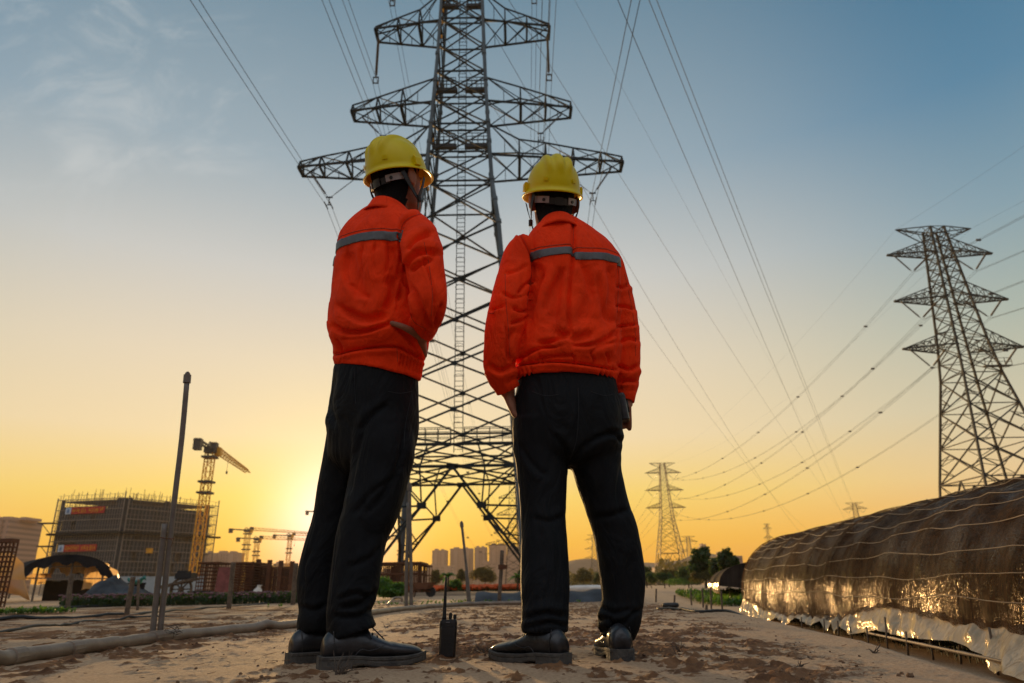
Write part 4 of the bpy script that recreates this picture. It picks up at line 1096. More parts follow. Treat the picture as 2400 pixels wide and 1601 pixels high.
def dry_weed(px, py, z, n, size, seed, label):
    p = gnd(px, py, z); q = random.Random(seed); m = MB()
    p.z = gz(p.x, p.y)
    for i in range(n):
        a = q.uniform(0, 6.28); L = size * q.uniform(0.4, 1.0); e = q.uniform(0.15, 1.1)
        d = Vector((math.cos(a) * math.cos(e), math.sin(a) * math.cos(e), math.sin(e)))
        P = [p + Vector((q.uniform(-1, 1) * size * 0.2, q.uniform(-1, 1) * size * 0.2, 0))]
        P.append(P[0] + d * L * 0.5); P.append(P[1] + (d + Vector((q.uniform(-.6, .6), q.uniform(-.6, .6), q.uniform(-.5, .2)))) * L * 0.5)
        m.tube(P, [0.0012, 0.001, 0.0005], 4)
    o = m.build('dry_weed', M['weed'], None, p); tag(o, label, 'weed', 'dry weeds on the sandy path')
dry_weed(800, 1580, 0, 26, 0.07, 1, 'small dry weed tuft in front of the large black shoe nearest us')
dry_weed(1135, 1530, 0, 20, 0.05, 2, 'dark weed tuft at the toe of the shoe pointing left')
dry_weed(1590, 1532, 0, 10, 0.06, 3, 'dry weed tuft standing alone right of the two men')
dry_weed(2050, 1530, 0, 12, 0.045, 4, 'dark dry weed tuft at the path edge by the low tunnel')
dry_weed(1875, 1560, 0, 10, 0.025, 5, 'low weed clump on the bare path right of the men')
dry_weed(1655, 1525, 0, 8, 0.03, 6, 'dark little weed tuft midway between the men and the tunnel')
dry_weed(1025, 1438, 0, 22, 0.10, 7, 'straggly weed tuft behind the radio antenna')
dry_weed(905, 1470, 0, 9, 0.04, 8, 'tiny green weed by the pipe behind the left man')

# ================================================================== transmission towers
def face_nodes(hw, z, C0):
    h = hw(z); return [C0 + Vector((sx * h, sy * h, z)) for sx, sy in ((-1, -1), (1, -1), (1, 1), (-1, 1))]
def arm_truss(mb, C0, side, z, L, root_half, root_top, root_w, tip_h, tip_w, peaks, w=0.11, wl_=0.06):
    """box-shaped cross-arm: two level lower chords, two upper chords over posts, laced on all sides"""
    nseg = len(peaks) - 1
    lo, hi = [], []
    for i, (f, topz) in enumerate(peaks):
        x = side * (root_half + (L - root_half) * f); wy = root_w + (tip_w - root_w) * f
        lo.append([C0 + Vector((x, s * wy / 2, z)) for s in (-1, 1)])
        hi.append([C0 + Vector((x, s * wy / 2 * (0.55 if i else 1.0), z + topz)) for s in (-1, 1)])
    for i in range(nseg):
        for s in (0, 1):
            mb.bar(lo[i][s], lo[i + 1][s], w); mb.bar(hi[i][s], hi[i + 1][s], w * 0.72)
            if i % 2: mb.bar(lo[i][s], hi[i + 1][s], wl_)
            else: mb.bar(hi[i][s], lo[i + 1][s], wl_)
            mid = (lo[i][s] + lo[i + 1][s]) / 2
            mb.bar(mid, (hi[i + 1][s] if i % 2 else hi[i][s]).lerp(lo[i + 1][s] if i % 2 == 0 else lo[i][s], 0.5), wl_ * 0.8)
        mb.bar(lo[i][0], lo[i + 1][1], wl_); mb.bar(lo[i][1], lo[i + 1][0], wl_)
        mb.bar(hi[i][0], hi[i + 1][1], wl_ * 0.8)
    for i in range(1, nseg + 1):
        k = 1.7 if i in (1, nseg) else 1.2
        for s in (0, 1): mb.bar(lo[i][s], hi[i][s], w * 0.9)
        mb.bar(lo[i][0], lo[i][1], w * k); mb.bar(hi[i][0], hi[i][1], w * 0.8)
def insulator(name, parent, a, b, r=0.10, twin=0.0):
    mb = MB(); a = Vector(a); b = Vector(b); d = (b - a).normalized(); L = (b - a).length; u, v = frame(d)
    for o in ((0.0,) if not twin else (-twin / 2, twin / 2)):
        off = u * o
        n = max(8, int(L / 0.16)); P, rr_ = [], []
        P.append(a + off); rr_.append(0.025)
        for i in range(n):
            s0 = 0.3 + (L - 0.6) * i / n; s1 = 0.3 + (L - 0.6) * (i + 0.55) / n
            P += [a + off + d * s0, a + off + d * s1]; rr_ += [r, r * 0.35]
        P.append(b + off); rr_.append(0.025)
        mb.tube(P, rr_, 6)
    return mb.build(name, M['insulator'], parent)

MAIN_C = Vector((-3.70, 45.0, 0.0))
MZ = [0, 9.1, 12.2, 15.2, 18.3, 21.2, 24.2, 28.0]
def main_hw(z):
    return float(np.interp(z, [0, 12, 24, 28, 31.5, 40, 48, 62], [4.30, 3.66, 2.92, 2.42, 2.22, 1.84, 1.62, 1.15]))
def main_tower(C0, label, cut=0.0, detail=True):
    """tubular-leg lattice tower; cut removes that much of the lower body (for one that stands on a shorter base)"""
    T = empty('transmission_tower', C0, label, 'pylon', 'transmission towers')
    base = Vector((C0.x, C0.y, C0.z - cut))
    hw = main_hw
    zlow = cut
    nodes = [z for z in MZ[1:] if z > cut + 1] + [30.6, 33.2, 35.7, 38.3, 41.0, 43.8, 46.6, 49.0, 51.5, 54.0, 56.5, 59.0, 61.5]
    if cut: nodes = [zlow] + nodes
    for k in range(4):
        leg = MB(); zs = [zlow] + [z for z in (9.1, 18.3, 24.2, 28.0, 33.2, 40.0, 48.6, 61.5) if z > zlow + 1]
        P = [face_nodes(hw, z, base)[k] for z in zs]
        rr_ = [0.22 - 0.0022 * z for z in zs]
        leg.tube(P, rr_, 10)
        if detail:
            for z in (4.5, 9.1, 13.5, 18.3, 21.5, 24.2, 26.2, 28.0, 31.4, 33.2, 37.3, 40.0):
                p = face_nodes(hw, z, base)[k]; q = face_nodes(hw, z + 0.28, base)[k]
                leg.tube([p, q], 0.27 - 0.002 * z, 10)
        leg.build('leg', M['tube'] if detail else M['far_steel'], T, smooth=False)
    br = MB()
    def panel(z0, z1, w):
        A, B = face_nodes(hw, z0, base), face_nodes(hw, z1, base)
        for k in range(4):
            k2 = (k + 1) % 4
            br.bar(A[k], B[k2], w); br.bar(A[k2], B[k], w)
            if detail and z0 < 27:
                m = (A[k] + A[k2] + B[k] + B[k2]) / 4
                n_ = (m - Vector((C0.x, C0.y, m.z))).normalized()
                t_ = (A[k2] - A[k]).normalized(); s = 0.20
                br.add([m + n_ * 0.08 + t_ * a * s + Vector((0, 0, c * s * 0.75)) for a, c in ((-1, -1), (1, -1), (1, 1), (-1, 1))] +
                       [m + n_ * 0.10 + t_ * a * s + Vector((0, 0, c * s * 0.75)) for a, c in ((-1, -1), (1, -1), (1, 1), (-1, 1))],
                       [(3, 2, 1, 0), (4, 5, 6, 7), (0, 1, 5, 4), (1, 2, 6, 5), (2, 3, 7, 6), (3, 0, 4, 7)])
    def belt(z, w):
        A = face_nodes(hw, z, base)
        for k in range(4): br.bar(A[k], A[(k + 1) % 4], w)
    for z0, z1 in zip(nodes[:-1], nodes[1:]): panel(z0, z1, 0.11 if z0 < 27 else 0.09)
    for z in nodes:
        if z in (9.1, 28.0, 30.6, 33.2, 35.7, 38.3, 43.8, 46.6, 51.5, 54.0): belt(z, 0.11)
        if z > 30: 
            A = face_nodes(hw, z, base); br.bar(A[0], A[2], 0.06)
    if not cut:
        # portal below the first platform: inverted V on every face with its secondary struts
        belt(8.45, 0.14); belt(7.1, 0.14)
        P91, P84, P71, P48, P15 = [face_nodes(hw, z, base) for z in (9.1, 8.45, 7.1, 4.7, 1.6)]
        for k in range(4):
            k2 = (k + 1) % 4
            top = (P84[k] + P84[k2]) / 2; n71 = (P71[k] + P71[k2]) / 2
            for a in (k, k2):
                J = n71.lerp(P15[a], 0.42); br.bar(n71, P15[a], 0.15); br.bar(n71.lerp(P15[a], 0.42), P15[a].lerp(P48[a], 0.25), 0.10)
                br.bar(J, P48[a], 0.11); br.bar(J, P71[a], 0.10); q = P71[a].lerp(n71, 0.5); br.bar(J, q, 0.09)
                br.bar(top, P71[a], 0.12); br.bar(q, P84[a], 0.09); br.bar(q, P84[a].lerp(top, 0.6), 0.09)
                g = n71.lerp(P15[a], 0.72); br.bar(g, P48[a], 0.09); br.bar(g, P15[a].lerp(P48[a], 0.45), 0.08)
                br.bar(P91[a], top, 0.10)
                br.box(J, (0.55, 0.12, 0.35)) if k in (0, 2) else br.box(J, (0.12, 0.55, 0.35))
            br.box(n71, (0.7, 0.14, 0.3)) if k in (0, 2) else br.box(n71, (0.14, 0.7, 0.3))
        br.bar(P71[0], P71[2], 0.09); br.bar(P71[1], P71[3], 0.09); br.bar(P84[0], P84[2], 0.09); br.bar(P84[1], P84[3], 0.09)
        for k in range(4):
            br.bar((P71[k] + P71[(k + 1) % 4]) / 2, (P71[(k + 1) % 4] + P71[(k + 2) % 4]) / 2, 0.09)
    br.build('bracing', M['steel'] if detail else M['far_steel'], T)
    arms = [(30.6, 12.35, 2.9, 3.7, 0.62, 1.35, [(0, 2.7), (0.22, 2.0), (0.42, 1.75), (0.63, 1.35), (0.84, 1.0), (1, 0.65)]),
            (35.7, 8.65, 2.2, 3.2, 0.7, 1.35, [(0, 2.2), (0.40, 2.0), (0.70, 1.35), (1, 0.75)]),
            (43.8, 7.20, 2.6, 3.1, 0.6, 1.5, [(0, 2.9), (0.33, 2.0), (0.66, 1.3), (1, 0.55)]),
            (51.5, 6.20, 2.0, 2.4, 0.5, 1.1, [(0, 2.0), (0.5, 1.3), (1, 0.5)])]
    at_pts = []
    for z, L, rt, rw, th, tw, pk in arms:
        for s in (-1, 1):
            a = MB(); arm_truss(a, base, s, z, L, hw(z), rt, rw, th, tw, pk, 0.13 if detail else 0.2, 0.065 if detail else 0.12)
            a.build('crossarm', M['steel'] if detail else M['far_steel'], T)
    for s in (-1, 1):
        for z, xo, xi, xa, za in ((30.55, 11.6, 7.4, 10.0, 28.2), (35.65, 8.0, 3.6, 6.2, 33.7)):
            ap = base + Vector((s * xa, 0, za))
            insulator('insulator', T, base + Vector((s * xo, 0, z)), ap + Vector((s * 0.12, 0, 0.1)), 0.085 if detail else 0.12)
            insulator('insulator', T, base + Vector((s * xi, 0, z)), ap - Vector((s * 0.12, 0, -0.1)), 0.045 if detail else 0.10)
            if detail:
                y = MB(); y.bar(ap + Vector((-0.25, 0, 0.08)), ap + Vector((0.25, 0, 0.08)), 0.09); y.bar(ap, ap - Vector((0, 0, 0.6)), 0.07)
                for dx_ in (-0.2, 0.2):
                    y.bar(ap + Vector((dx_, -0.5, -0.62)), ap + Vector((dx_, 0.5, -0.62)), 0.07); y.bar(ap + Vector((0, 0, -0.55)), ap + Vector((dx_, 0, -0.62)), 0.05)
                y.build('clamp', M['dark_steel'], T)
            at_pts.append(ap - Vector((0, 0, 0.62)))
        for z, xa, Li in ((43.7, 7.05, 4.3), (51.4, 6.05, 3.9)):
            ap = base + Vector((s * xa, 0, z - Li))
            insulator('insulator', T, base + Vector((s * xa, 0, z)), ap, 0.11 if detail else 0.12, twin=0.16 if detail else 0)
            if detail:
                y = MB()
                for dx_ in (-0.2, 0.2): y.bar(ap + Vector((dx_, 0, 0.1)), ap + Vector((dx_, 0, -0.55)), 0.08)
                y.bar(ap + Vector((-0.24, 0, 0.08)), ap + Vector((0.24, 0, 0.08)), 0.08); y.bar(ap + Vector((-0.24, 0, -0.5)), ap + Vector((0.24, 0, -0.5)), 0.08)
                y.build('clamp', M['dark_steel'], T)
            at_pts.append(ap - Vector((0, 0, 0.55)))
    if detail:
        # platforms with railings, the ladder up the middle
        for z, hwid in ((9.1, None), (32.1, 2.15), (37.4, 1.96), (46.0, 1.68)):
            h = hw(z)
            for s in (-1, 1):
                pl = MB(); ra = MB()
                if hwid is None: pl.box(base + Vector((s * (h + 0.5) / 2, -0.45, z + 0.06)), (h - 0.5, 0.5, 0.10))
                else: pl.box(base + Vector((s * (h + 0.30) / 2, -0.75, z)), (h - 0.30, 0.42, 0.26))
                p_ = pl.build('platform', M['dark_steel'], T)
                x0, x1 = base.x + s * 0.45, base.x + s * h
                for yy in ((-0.7, -0.2) if hwid is None else (-0.95, -0.55)):
                    for zz in (0.45, 0.8, 1.1): ra.bar((x0, base.y + yy, z + base.z + zz), (x1, base.y + yy, z + base.z + zz), 0.045)
                    for q in range(5):
                        x = x0 + (x1 - x0) * q / 4; ra.bar((x, base.y + yy, z + base.z), (x, base.y + yy, z + base.z + 1.12), 0.045)
                ra.build('railing', M['dark_steel'], p_)
        la = MB(); yl = base.y - 0.35
        for dx_ in (-0.29, 0.29): la.bar((base.x + 0.05 + dx_, yl, 8.6), (base.x + 0.05 + dx_, yl, 60), 0.055)
        z = 8.8
        while z < 60: la.bar((base.x - 0.24, yl, z), (base.x + 0.34, yl, z), 0.035); z += 0.36
        la.build('ladder', M['steel'], T)
        cg = MB(); z = 10.5
        while z < 60:
            P = [Vector((base.x + 0.05 + 0.34 * math.cos(a), yl - 0.05 - 0.55 * math.sin(a), z)) for a in [math.pi * i / 6 for i in range(7)]]
            cg.tube(P, 0.018, 4); z += 1.1
        cg.build('safety_cage', M['steel'], T)
        cb_ = MB()                                           # bundle of cables with orange tags up the left rear leg
        P = [face_nodes(hw, z, base)[0].lerp(face_nodes(hw, z, base)[3], 0.32) + Vector((0.1 * math.sin(z), 0, 0)) for z in np.linspace(24, 60, 60)]
        cb_.tube(P, 0.05, 5); cb_.build('cable_run', M['wire'], T)
        for z in (28.2, 32.6, 34.2, 36.8, 38.0, 42.8, 44.3, 45.6, 46.8):
            p = face_nodes(hw, z, base)[0].lerp(face_nodes(hw, z, base)[3], 0.3); tg = MB(); tg.box(p + Vector((0.08, -0.1, 0)), (0.12, 0.12, 0.30)); tg.build('cable_clip', M['crane'], T)
    return T, at_pts
main_T, main_pts = main_tower(MAIN_C, 'tall grey tubular steel pylon rising between the two men')
T5_C = Vector((-1.0, 325.0, 0.0))
T5, t5_pts = main_tower(T5_C, 'distant many-armed pylon beyond the high-rises, beside the right man\'s leg', cut=12.0, detail=False)

def lattice_tower(C0, label, w=1.0):
    """straight-legged angle-steel tower, three pairs of tapering arms with V insulators and a T-shaped top"""
    T = empty('transmission_tower', C0, label, 'pylon', 'transmission towers')
    def hw(z): return float(np.interp(z, [0, 14.5, 31, 37, 58], [7.3, 5.5, 3.05, 2.5, 1.15]))
    for k in range(4):
        leg = MB(); P = [face_nodes(hw, z, C0) for z in (0, 14.5, 31, 37, 58)]
        for a, b in zip(P[:-1], P[1:]): leg.bar(a[k], b[k], 0.30 * w)
        leg.build('leg', M['steel'], T)
    br = MB()
    nodes = [14.5, 20.2, 25.8, 31, 34, 37, 39.6, 42.2, 44.6, 46.8, 49, 51, 53, 55, 56.6, 58]
    for z0, z1 in zip(nodes[:-1], nodes[1:]):
        A, B = face_nodes(hw, z0, C0), face_nodes(hw, z1, C0)
        for k in range(4):
            k2 = (k + 1) % 4; ww = (0.17 if z0 < 31 else 0.12) * w
            br.bar(A[k], B[k2], ww); br.bar(A[k2], B[k], ww); br.bar(B[k], B[k2], ww * 0.8)
            if z0 < 31:
                m = (A[k] + A[k2] + B[k] + B[k2]) / 4
                for e, L0, L1 in ((A[k], A[k], B[k]), (A[k2], A[k2], B[k2]), (B[k], B[k], A[k]), (B[k2], B[k2], A[k2])):
                    q = e.lerp(m, 0.5); br.bar(q, L0.lerp(L1, 0.33), 0.09 * w); br.bar(q, L0.lerp(L1, 0.5), 0.09 * w)
    A, B, G = face_nodes(hw, 14.5, C0), face_nodes(hw, 10.5, C0), face_nodes(hw, 0, C0)
    for k in range(4):
        k2 = (k + 1) % 4; top = (A[k] + A[k2]) / 2
        br.bar(A[k], A[k2], 0.17 * w); br.bar(A[k], A[(k + 2) % 4], 0.1 * w)
        for a in (k, k2):
            br.bar(top, G[a], 0.20 * w)
            for f in (0.2, 0.4, 0.6, 0.8):
                p, q = top.lerp(G[a], f), A[a].lerp(G[a], f); br.bar(p, q, 0.10 * w); br.bar(p, A[a].lerp(G[a], max(0, f - 0.2)), 0.10 * w)
    br.build('bracing', M['steel'], T)
    pts = []
    for z, L in ((36.0, 9.75), (44.5, 9.4), (53.1, 8.9)):
        for s in (-1, 1):
            a = MB(); h = hw(z); tip = [C0 + Vector((s * L, q * 0.22, z)) for q in (-1, 1)]
            lo0 = [C0 + Vector((s * h, q * h, z)) for q in (-1, 1)]; hi0 = [C0 + Vector((s * hw(z + 2.6), q * hw(z + 2.6), z + 2.6)) for q in (-1, 1)]
            for q in (0, 1):
                a.bar(lo0[q], tip[q], 0.20 * w); a.bar(hi0[q], tip[q], 0.14 * w)
                for i in range(5):
                    f0, f1 = i / 5, (i + 1) / 5; l0, l1, h0, h1 = lo0[q].lerp(tip[q], f0), lo0[q].lerp(tip[q], f1), hi0[q].lerp(tip[q], f0), hi0[q].lerp(tip[q], f1)
                    if i < 4: a.bar(l0, h1, 0.085 * w); a.bar(l1, h1, 0.085 * w); a.bar(h0, l1, 0.07 * w)
            for i in range(5):
                f0, f1 = i / 5, (i + 1) / 5
                a.bar(lo0[0].lerp(tip[0], f0), lo0[1].lerp(tip[1], f1), 0.085 * w); a.bar(lo0[1].lerp(tip[1], f0), lo0[0].lerp(tip[0], f1), 0.085 * w)
                a.bar(lo0[0].lerp(tip[0], f0), lo0[1].lerp(tip[1], f0), 0.09 * w)
            a.bar(tip[0], tip[1], 0.3 * w); a.build('crossarm', M['steel'], T)
            ap = C0 + Vector((s * (L * 0.60), 0, z - 3.15))
            thick = 0.17 * w
            insulator('insulator', T, C0 + Vector((s * (L - 0.9), 0, z)), ap + Vector((s * 0.1, 0, 0)), thick); insulator('insulator', T, C0 + Vector((s * (h + 0.15), 0, z)), ap - Vector((s * 0.1, 0, 0)), thick)
            pts.append(ap - Vector((0, 0, 0.25)))
    for s in (-1, 1):
        a = MB(); tip = C0 + Vector((s * 6.6, 0, 58.0))
        for q in (-1, 1):
            u0 = C0 + Vector((s * 1.15, q * 1.15, 58)); l0 = C0 + Vector((s * 1.3, q * 1.3, 55.8))
            a.bar(u0, tip, 0.14 * w); a.bar(l0, tip, 0.14 * w)
            for i in range(4):
                f0, f1 = i / 4, (i + 1) / 4
                a.bar(u0.lerp(tip, f0), l0.lerp(tip, f1), 0.08 * w) if i % 2 else a.bar(l0.lerp(tip, f0), u0.lerp(tip, f1), 0.08 * w)
        a.build('earth_wire_arm', M['steel'], T); pts.append(tip)
    pl = MB(); h = hw(31.6); pl.box(C0 + Vector((h * 0.75, -h - 0.4, 31.8)), (h * 1.4, 0.9, 0.14))
    p_ = pl.build('platform', M['dark_steel'], T); ra = MB()
    for zz in (0.6, 1.2): ra.bar(C0 + Vector((h * 0.05, -h - 0.85, 31.8 + zz)), C0 + Vector((h * 1.45, -h - 0.85, 31.8 + zz)), 0.07)
    for q in range(5): ra.bar(C0 + Vector((h * (0.05 + 0.35 * q), -h - 0.85, 31.8)), C0 + Vector((h * (0.05 + 0.35 * q), -h - 0.85, 33.0)), 0.07)
    ra.build('railing', M['dark_steel'], p_)
    return T, pts
RP_C = Vector((73.9, 106.0, 0.0))
right_T, rp_pts = lattice_tower(RP_C, 'dark lattice pylon with three arm pairs standing behind the shade-net tunnel')
KIDS = {}
for c in bpy.data.objects:
    if c.parent: KIDS.setdefault(c.parent.name, []).append(c)
T3_C = Vector((74.6, 345.0, 0.0))
copy_tree(right_T, T3_C, 'mid-distance lattice pylon standing clear of the right man\'s leg', kids=KIDS)
copy_tree(right_T, Vector((77.5, 700.0, -10.0)), 'small faint pylon seen between the right man\'s legs', kids=KIDS)
T4_C = Vector((272.0, 560.0, 2.0))
copy_tree(right_T, T4_C, 'far pylon whose top just shows above the shade-net tunnel', kids=KIDS, rotz=R(-20))
copy_tree(right_T, Vector((151.0, 620.0, -14.0)), 'small pylon half hidden behind the leg of the mid-distance pylon', kids=KIDS, scale=0.93)
copy_tree(right_T, Vector((214.0, 600.0, -2.0)), 'smallest far pylon above the left end of the shade-net tunnel', kids=KIDS, scale=(0.42, 0.42, 0.86))

# ------------------------------------------------------------------ overhead cables
def span(a, b, sag, n=28, t0=0.0, t1=1.0):
    a, b = Vector(a), Vector(b)
    return [a.lerp(b, t) - Vector((0, 0, 4 * sag * t * (1 - t))) for t in [t0 + (t1 - t0) * i / n for i in range(n + 1)]]
def cable(a, b, sag, label, group, r=0.022, twin=0.4, t0=0.0, t1=1.0, spacers=0, n=30):
    P = span(a, b, sag, n, t0, t1); mb = MB()
    loc = P[0]
    for o in ((0,) if not twin else (-twin / 2, twin / 2)): mb.tube([p + Vector((o, 0, 0)) for p in P], r, 4, cap=False)
    ob = mb.build('overhead_cable', M['wire'], None, loc)
    tag(ob, label, 'cable', group)
    for i in range(spacers):
        f = (i + 0.6) / spacers; j = int(f * n); p = P[j]; s = MB()
        s.bar(p - Vector((twin / 2 + 0.1, 0, 0)), p + Vector((twin / 2 + 0.1, 0, 0)), 0.16, 0.30)
        s.build('spacer', M['dark_steel'], ob)
    return ob
BACK_C = Vector((-8.4, -205.0, 0.0))
names = ['lowest left arm', 'second left arm', 'third left arm', 'top left arm', 'lowest right arm', 'second right arm', 'third right arm', 'top right arm']
rel = [p - MAIN_C for p in main_pts]
for i, p in enumerate(rel):
    b = BACK_C + p
    cable(MAIN_C + p, b, 7.0, 'twin cable running overhead towards us from the %s of the tall tubular pylon' % names[i], 'cables overhead from the tubular pylon', 0.019, t1=0.24, n=22)
    q = t5_pts[i]
    cable(MAIN_C + p, q, 9.0, 'twin cable leading away from the %s of the tall tubular pylon' % names[i], 'cables beyond the tubular pylon', 0.017, spacers=5, n=44)
rel = [p - RP_C for p in rp_pts]
nm2 = ['lowest left', 'lowest right', 'middle left', 'middle right', 'upper left', 'upper right', 'top left', 'top right']
for i, p in enumerate(rel):
    tw = 0.45 if i < 6 else 0
    cable(RP_C + p, T3_C + p, 10.5 if tw else 7.0, '%s cable sloping from the dark lattice pylon down to the mid-distance pylon' % nm2[i], 'cables from the dark lattice pylon', 0.026 if tw else 0.012, tw, spacers=7 if tw else 0, n=40)
    cable(RP_C + p, Vector((73.9, -140, 0)) + p, 10.5, '%s cable rising from the dark lattice pylon to the picture\'s right edge' % nm2[i], 'cables from the dark lattice pylon', 0.026 if tw else 0.012, tw, t1=0.45, spacers=3 if tw else 0, n=20)
    if tw: cable(T3_C + p, Vector((77.5, 700.0, -10.0)) + p, 11, '%s cable going on beyond the mid-distance pylon' % nm2[i], 'far cables', 0.028, 0.3, n=24)
# the line that crosses high over the path and falls to the far pylon above the tunnel
cross = [  # start pixel at the top, start height, end offset from the far pylon, guide pixel, radius, twin
    ((1448, 0), 31.0, (-4.0, 36.5), (1735, 661), 0.020, 0, 'single dark cable crossing high over the right man, falling to the far pylon'),
    ((1530, 0), 31.0, (4.0, 36.5), (1735, 540), 0.020, 0.34, 'thick twin cable crossing highest at the right, falling to the far pylon'),
    ((1347, 0), 46.0, (-6.0, 58.0), (1592, 480), 0.011, 0, 'thin pale cable crossing between the bolder cables at the right'),
    ((1200, 12), 38.0, (-4.0, 44.0), (1592, 663), 0.018, 0, 'cable passing right of the tubular pylon and over the right man\'s shoulder'),
    ((1135, 40), 38.0, (-5.0, 52.0), (1500, 725), 0.018, 0, 'cable crossing behind the lowest right arm of the tubular pylon'),
    ((985, 0), 40.0, (-9.0, 52.0), (1360, 545), 0.018, 0, 'cable crossing behind the tubular pylon body and under its right arms')]
for (px, py), z0, (ex, ez), gp, r, tw, lab in cross:
    d = ray(px, py); a = Vector((0, 0, CAM_H)) + d * ((z0 - CAM_H) / d.z); b = T4_C + Vector((ex, 0, ez))
    best = None
    for sg in np.arange(0, 40, 0.5):
        q = project(np.array([tuple(p) for p in span(a, b, sg, 60)]))
        e = np.min(np.hypot(q[:, 0] - gp[0], q[:, 1] - gp[1]))
        if best is None or e < best[0]: best = (e, sg)
    a2 = a + (a - b).normalized() * 10; 
    print('cross', best)
    P = span(a, b, best[1], 60); P = [P[0] + (P[0] - P[1]).normalized() * 12] + P
    mb = MB()
    for o_ in ((0,) if not tw else (-tw / 2, tw / 2)): mb.tube([p + Vector((o_, -o_ * 0.5, 0)) for p in P], r, 4, cap=False)
    ob = mb.build('overhead_cable', M['wire'], None, P[0]); tag(ob, lab, 'cable', 'cables crossing to the far pylon')

# ================================================================== the site to the left, middle and right
def gnd_at(px, Y): 
    p = at(px, 1390, Y); return Vector((p.x, Y, gz(p.x, Y)))
def pole(name, px0, py0, px1, py1, r, material, label, group, Y=None, cap=None, clip=None, n=10):
    """upright standing on the ground where the photograph shows its foot; the second point is its top"""
    b = gnd(px0, py0) if Y is None else at(px0, py0, Y); b.z = gz(b.x, b.y) - 0.01
    t_ = at(px1, py1, b.y)
    P = [b.lerp(t_, f) for f in (0, 0.25, 0.5, 0.75, 1)]
    q = random.Random(int(px0)); 
    for i in (1, 2, 3): P[i] = P[i] + Vector((q.uniform(-1, 1), q.uniform(-1, 1), 0)) * 0.004 * (t_ - b).length
    m = MB(); m.tube(catmull(P, 3), r, n); o = m.build(name, material, None, b, smooth=True)
    tag(o, label, 'pole' if 'stake' not in name else 'stake', group)
    if cap:
        d = (t_ - P[3]).normalized(); m = MB()
        m.tube([t_ - d * r * 2.5, t_ - d * r * 2.4, t_ + d * r * 0.9, t_ + d * r * 1.0, t_ + d * r * 1.7, t_ + d * r * 1.75, t_ + d * r * 2.2], [r * 1.05, r * 1.42, r * 1.42, r * 0.95, r * 0.95, r * 0.7, r * 0.5], 12)
        m.build('nozzle', material, o)
    return o

# --- water pipe and its risers
PP = [(-420, 1640), (-150, 1590), (0, 1562), (200, 1532), (372, 1507), (540, 1487), (700, 1470), (830, 1450), (900, 1438), (960, 1431), (1030, 1424), (1110, 1420), (1190, 1418), (1300, 1417)]
P = [gnd(x, y) for x, y in PP]; P = catmull(P, 6)
P = [Vector((p.x, p.y, gz(p.x, p.y) + 0.021)) for p in P]
m = MB(); m.tube(P, 0.0255, 14); pipe = m.build('water_pipe', M['pvc'], None, P[12], smooth=True)
tag(pipe, 'long pale plastic water pipe lying across the sand from the left edge', 'pipe')
def coupling(px, L=0.05):
    k = min(range(len(P)), key=lambda i: abs(project(np.array([tuple(P[i])]))[0, 0] - px)); d = (P[k + 1] - P[k - 1]).normalized(); c = P[k]
    m = MB(); m.tube([c - d * L, c - d * (L - 0.002), c + d * (L - 0.002), c + d * L], [0.0255, 0.030, 0.030, 0.0255], 14); m.build('coupling', M['pvc'], pipe, smooth=False); return c
coupling(40, 0.03); coupling(182, 0.03); pc = coupling(372, 0.06); coupling(398, 0.03); coupling(956, 0.05); coupling(966, 0.03)
pole('riser_pipe', 374, 1499, 439, 884, 0.0128, M['pvc_dark'], 'tallest upright grey pipe rising from the water pipe at the left', 'risers on the water pipe', Y=pc.y + 0.01, cap=True)
s_ = pole('support_pipe', 357, 1494, 386, 1228, 0.0128, M['pvc_dark'], 'shorter grey pipe stub tied against the tallest riser', 'risers on the water pipe', Y=pc.y - 0.01)
m = MB(); c = at(391, 1262, pc.y)
m.tube([c + Vector((0.032 * math.cos(a), 0.026 * math.sin(a), 0.004 * math.sin(a * 2))) for a in np.linspace(0, 6.28, 16)], 0.002, 5)
m.tube([c + Vector((0.02, -0.02, 0)), c + Vector((0.045, -0.03, -0.015)), c + Vector((0.04, -0.03, -0.04))], 0.0015, 5); m.build('wire_tie', M['rust'], s_)
m = MB(); q = random.Random(2); c = pc + Vector((0.05, 0.02, 0.02))
for i in range(40):
    a = q.uniform(0, 6.28); L = q.uniform(0.02, 0.06); p = c + Vector((q.uniform(-.03, .03), q.uniform(-.02, .02), q.uniform(-.01, .03))); m.bar(p, p + Vector((math.cos(a) * L, math.sin(a) * L * 0.5, q.uniform(-.02, .02))), 0.0014)
o = m.build('straw_tuft', M['weed'], None, c); tag(o, 'dry straw caught behind the foot of the tallest riser', 'straw')
pY = gnd(958, 1428).y
pole('riser_pipe', 964, 1424, 960, 1140, 0.020, M['pvc_dark'], 'taller of the paired pipes standing beside the left man\'s knee', 'risers on the water pipe', Y=pY, cap=True)
pole('support_pipe', 952, 1424, 957, 1178, 0.020, M['pvc_dark'], 'shorter of the paired pipes standing beside the left man\'s knee', 'risers on the water pipe', Y=pY)
pY2 = gnd(1100, 1420).y
pole('riser_pipe', 1103, 1420, 1082, 1228, 0.017, M['pvc_dark'], 'thin leaning riser in front of the high-rises', 'risers on the water pipe', Y=pY2, cap=True)
pole('support_pipe', 1098, 1420, 1092, 1338, 0.017, M['pvc_dark'], 'short prop beside the thin leaning riser', 'risers on the water pipe', Y=pY2)
o = pole('riser_pipe', 1170, 1418, 1177, 1290, 0.026, M['wood'], 'rough dark post with a clamp, left of the right man\'s leg', 'risers on the water pipe', Y=9.4)
m = MB(); c = at(1175.5, 1329, 9.4); m.tube([c - Vector((0, 0, .03)), c + Vector((0, 0, .03))], 0.045, 8); m.box(c + Vector((0.05, 0, 0)), (0.05, 0.04, 0.05)); m.build('clamp', M['rust'], o)

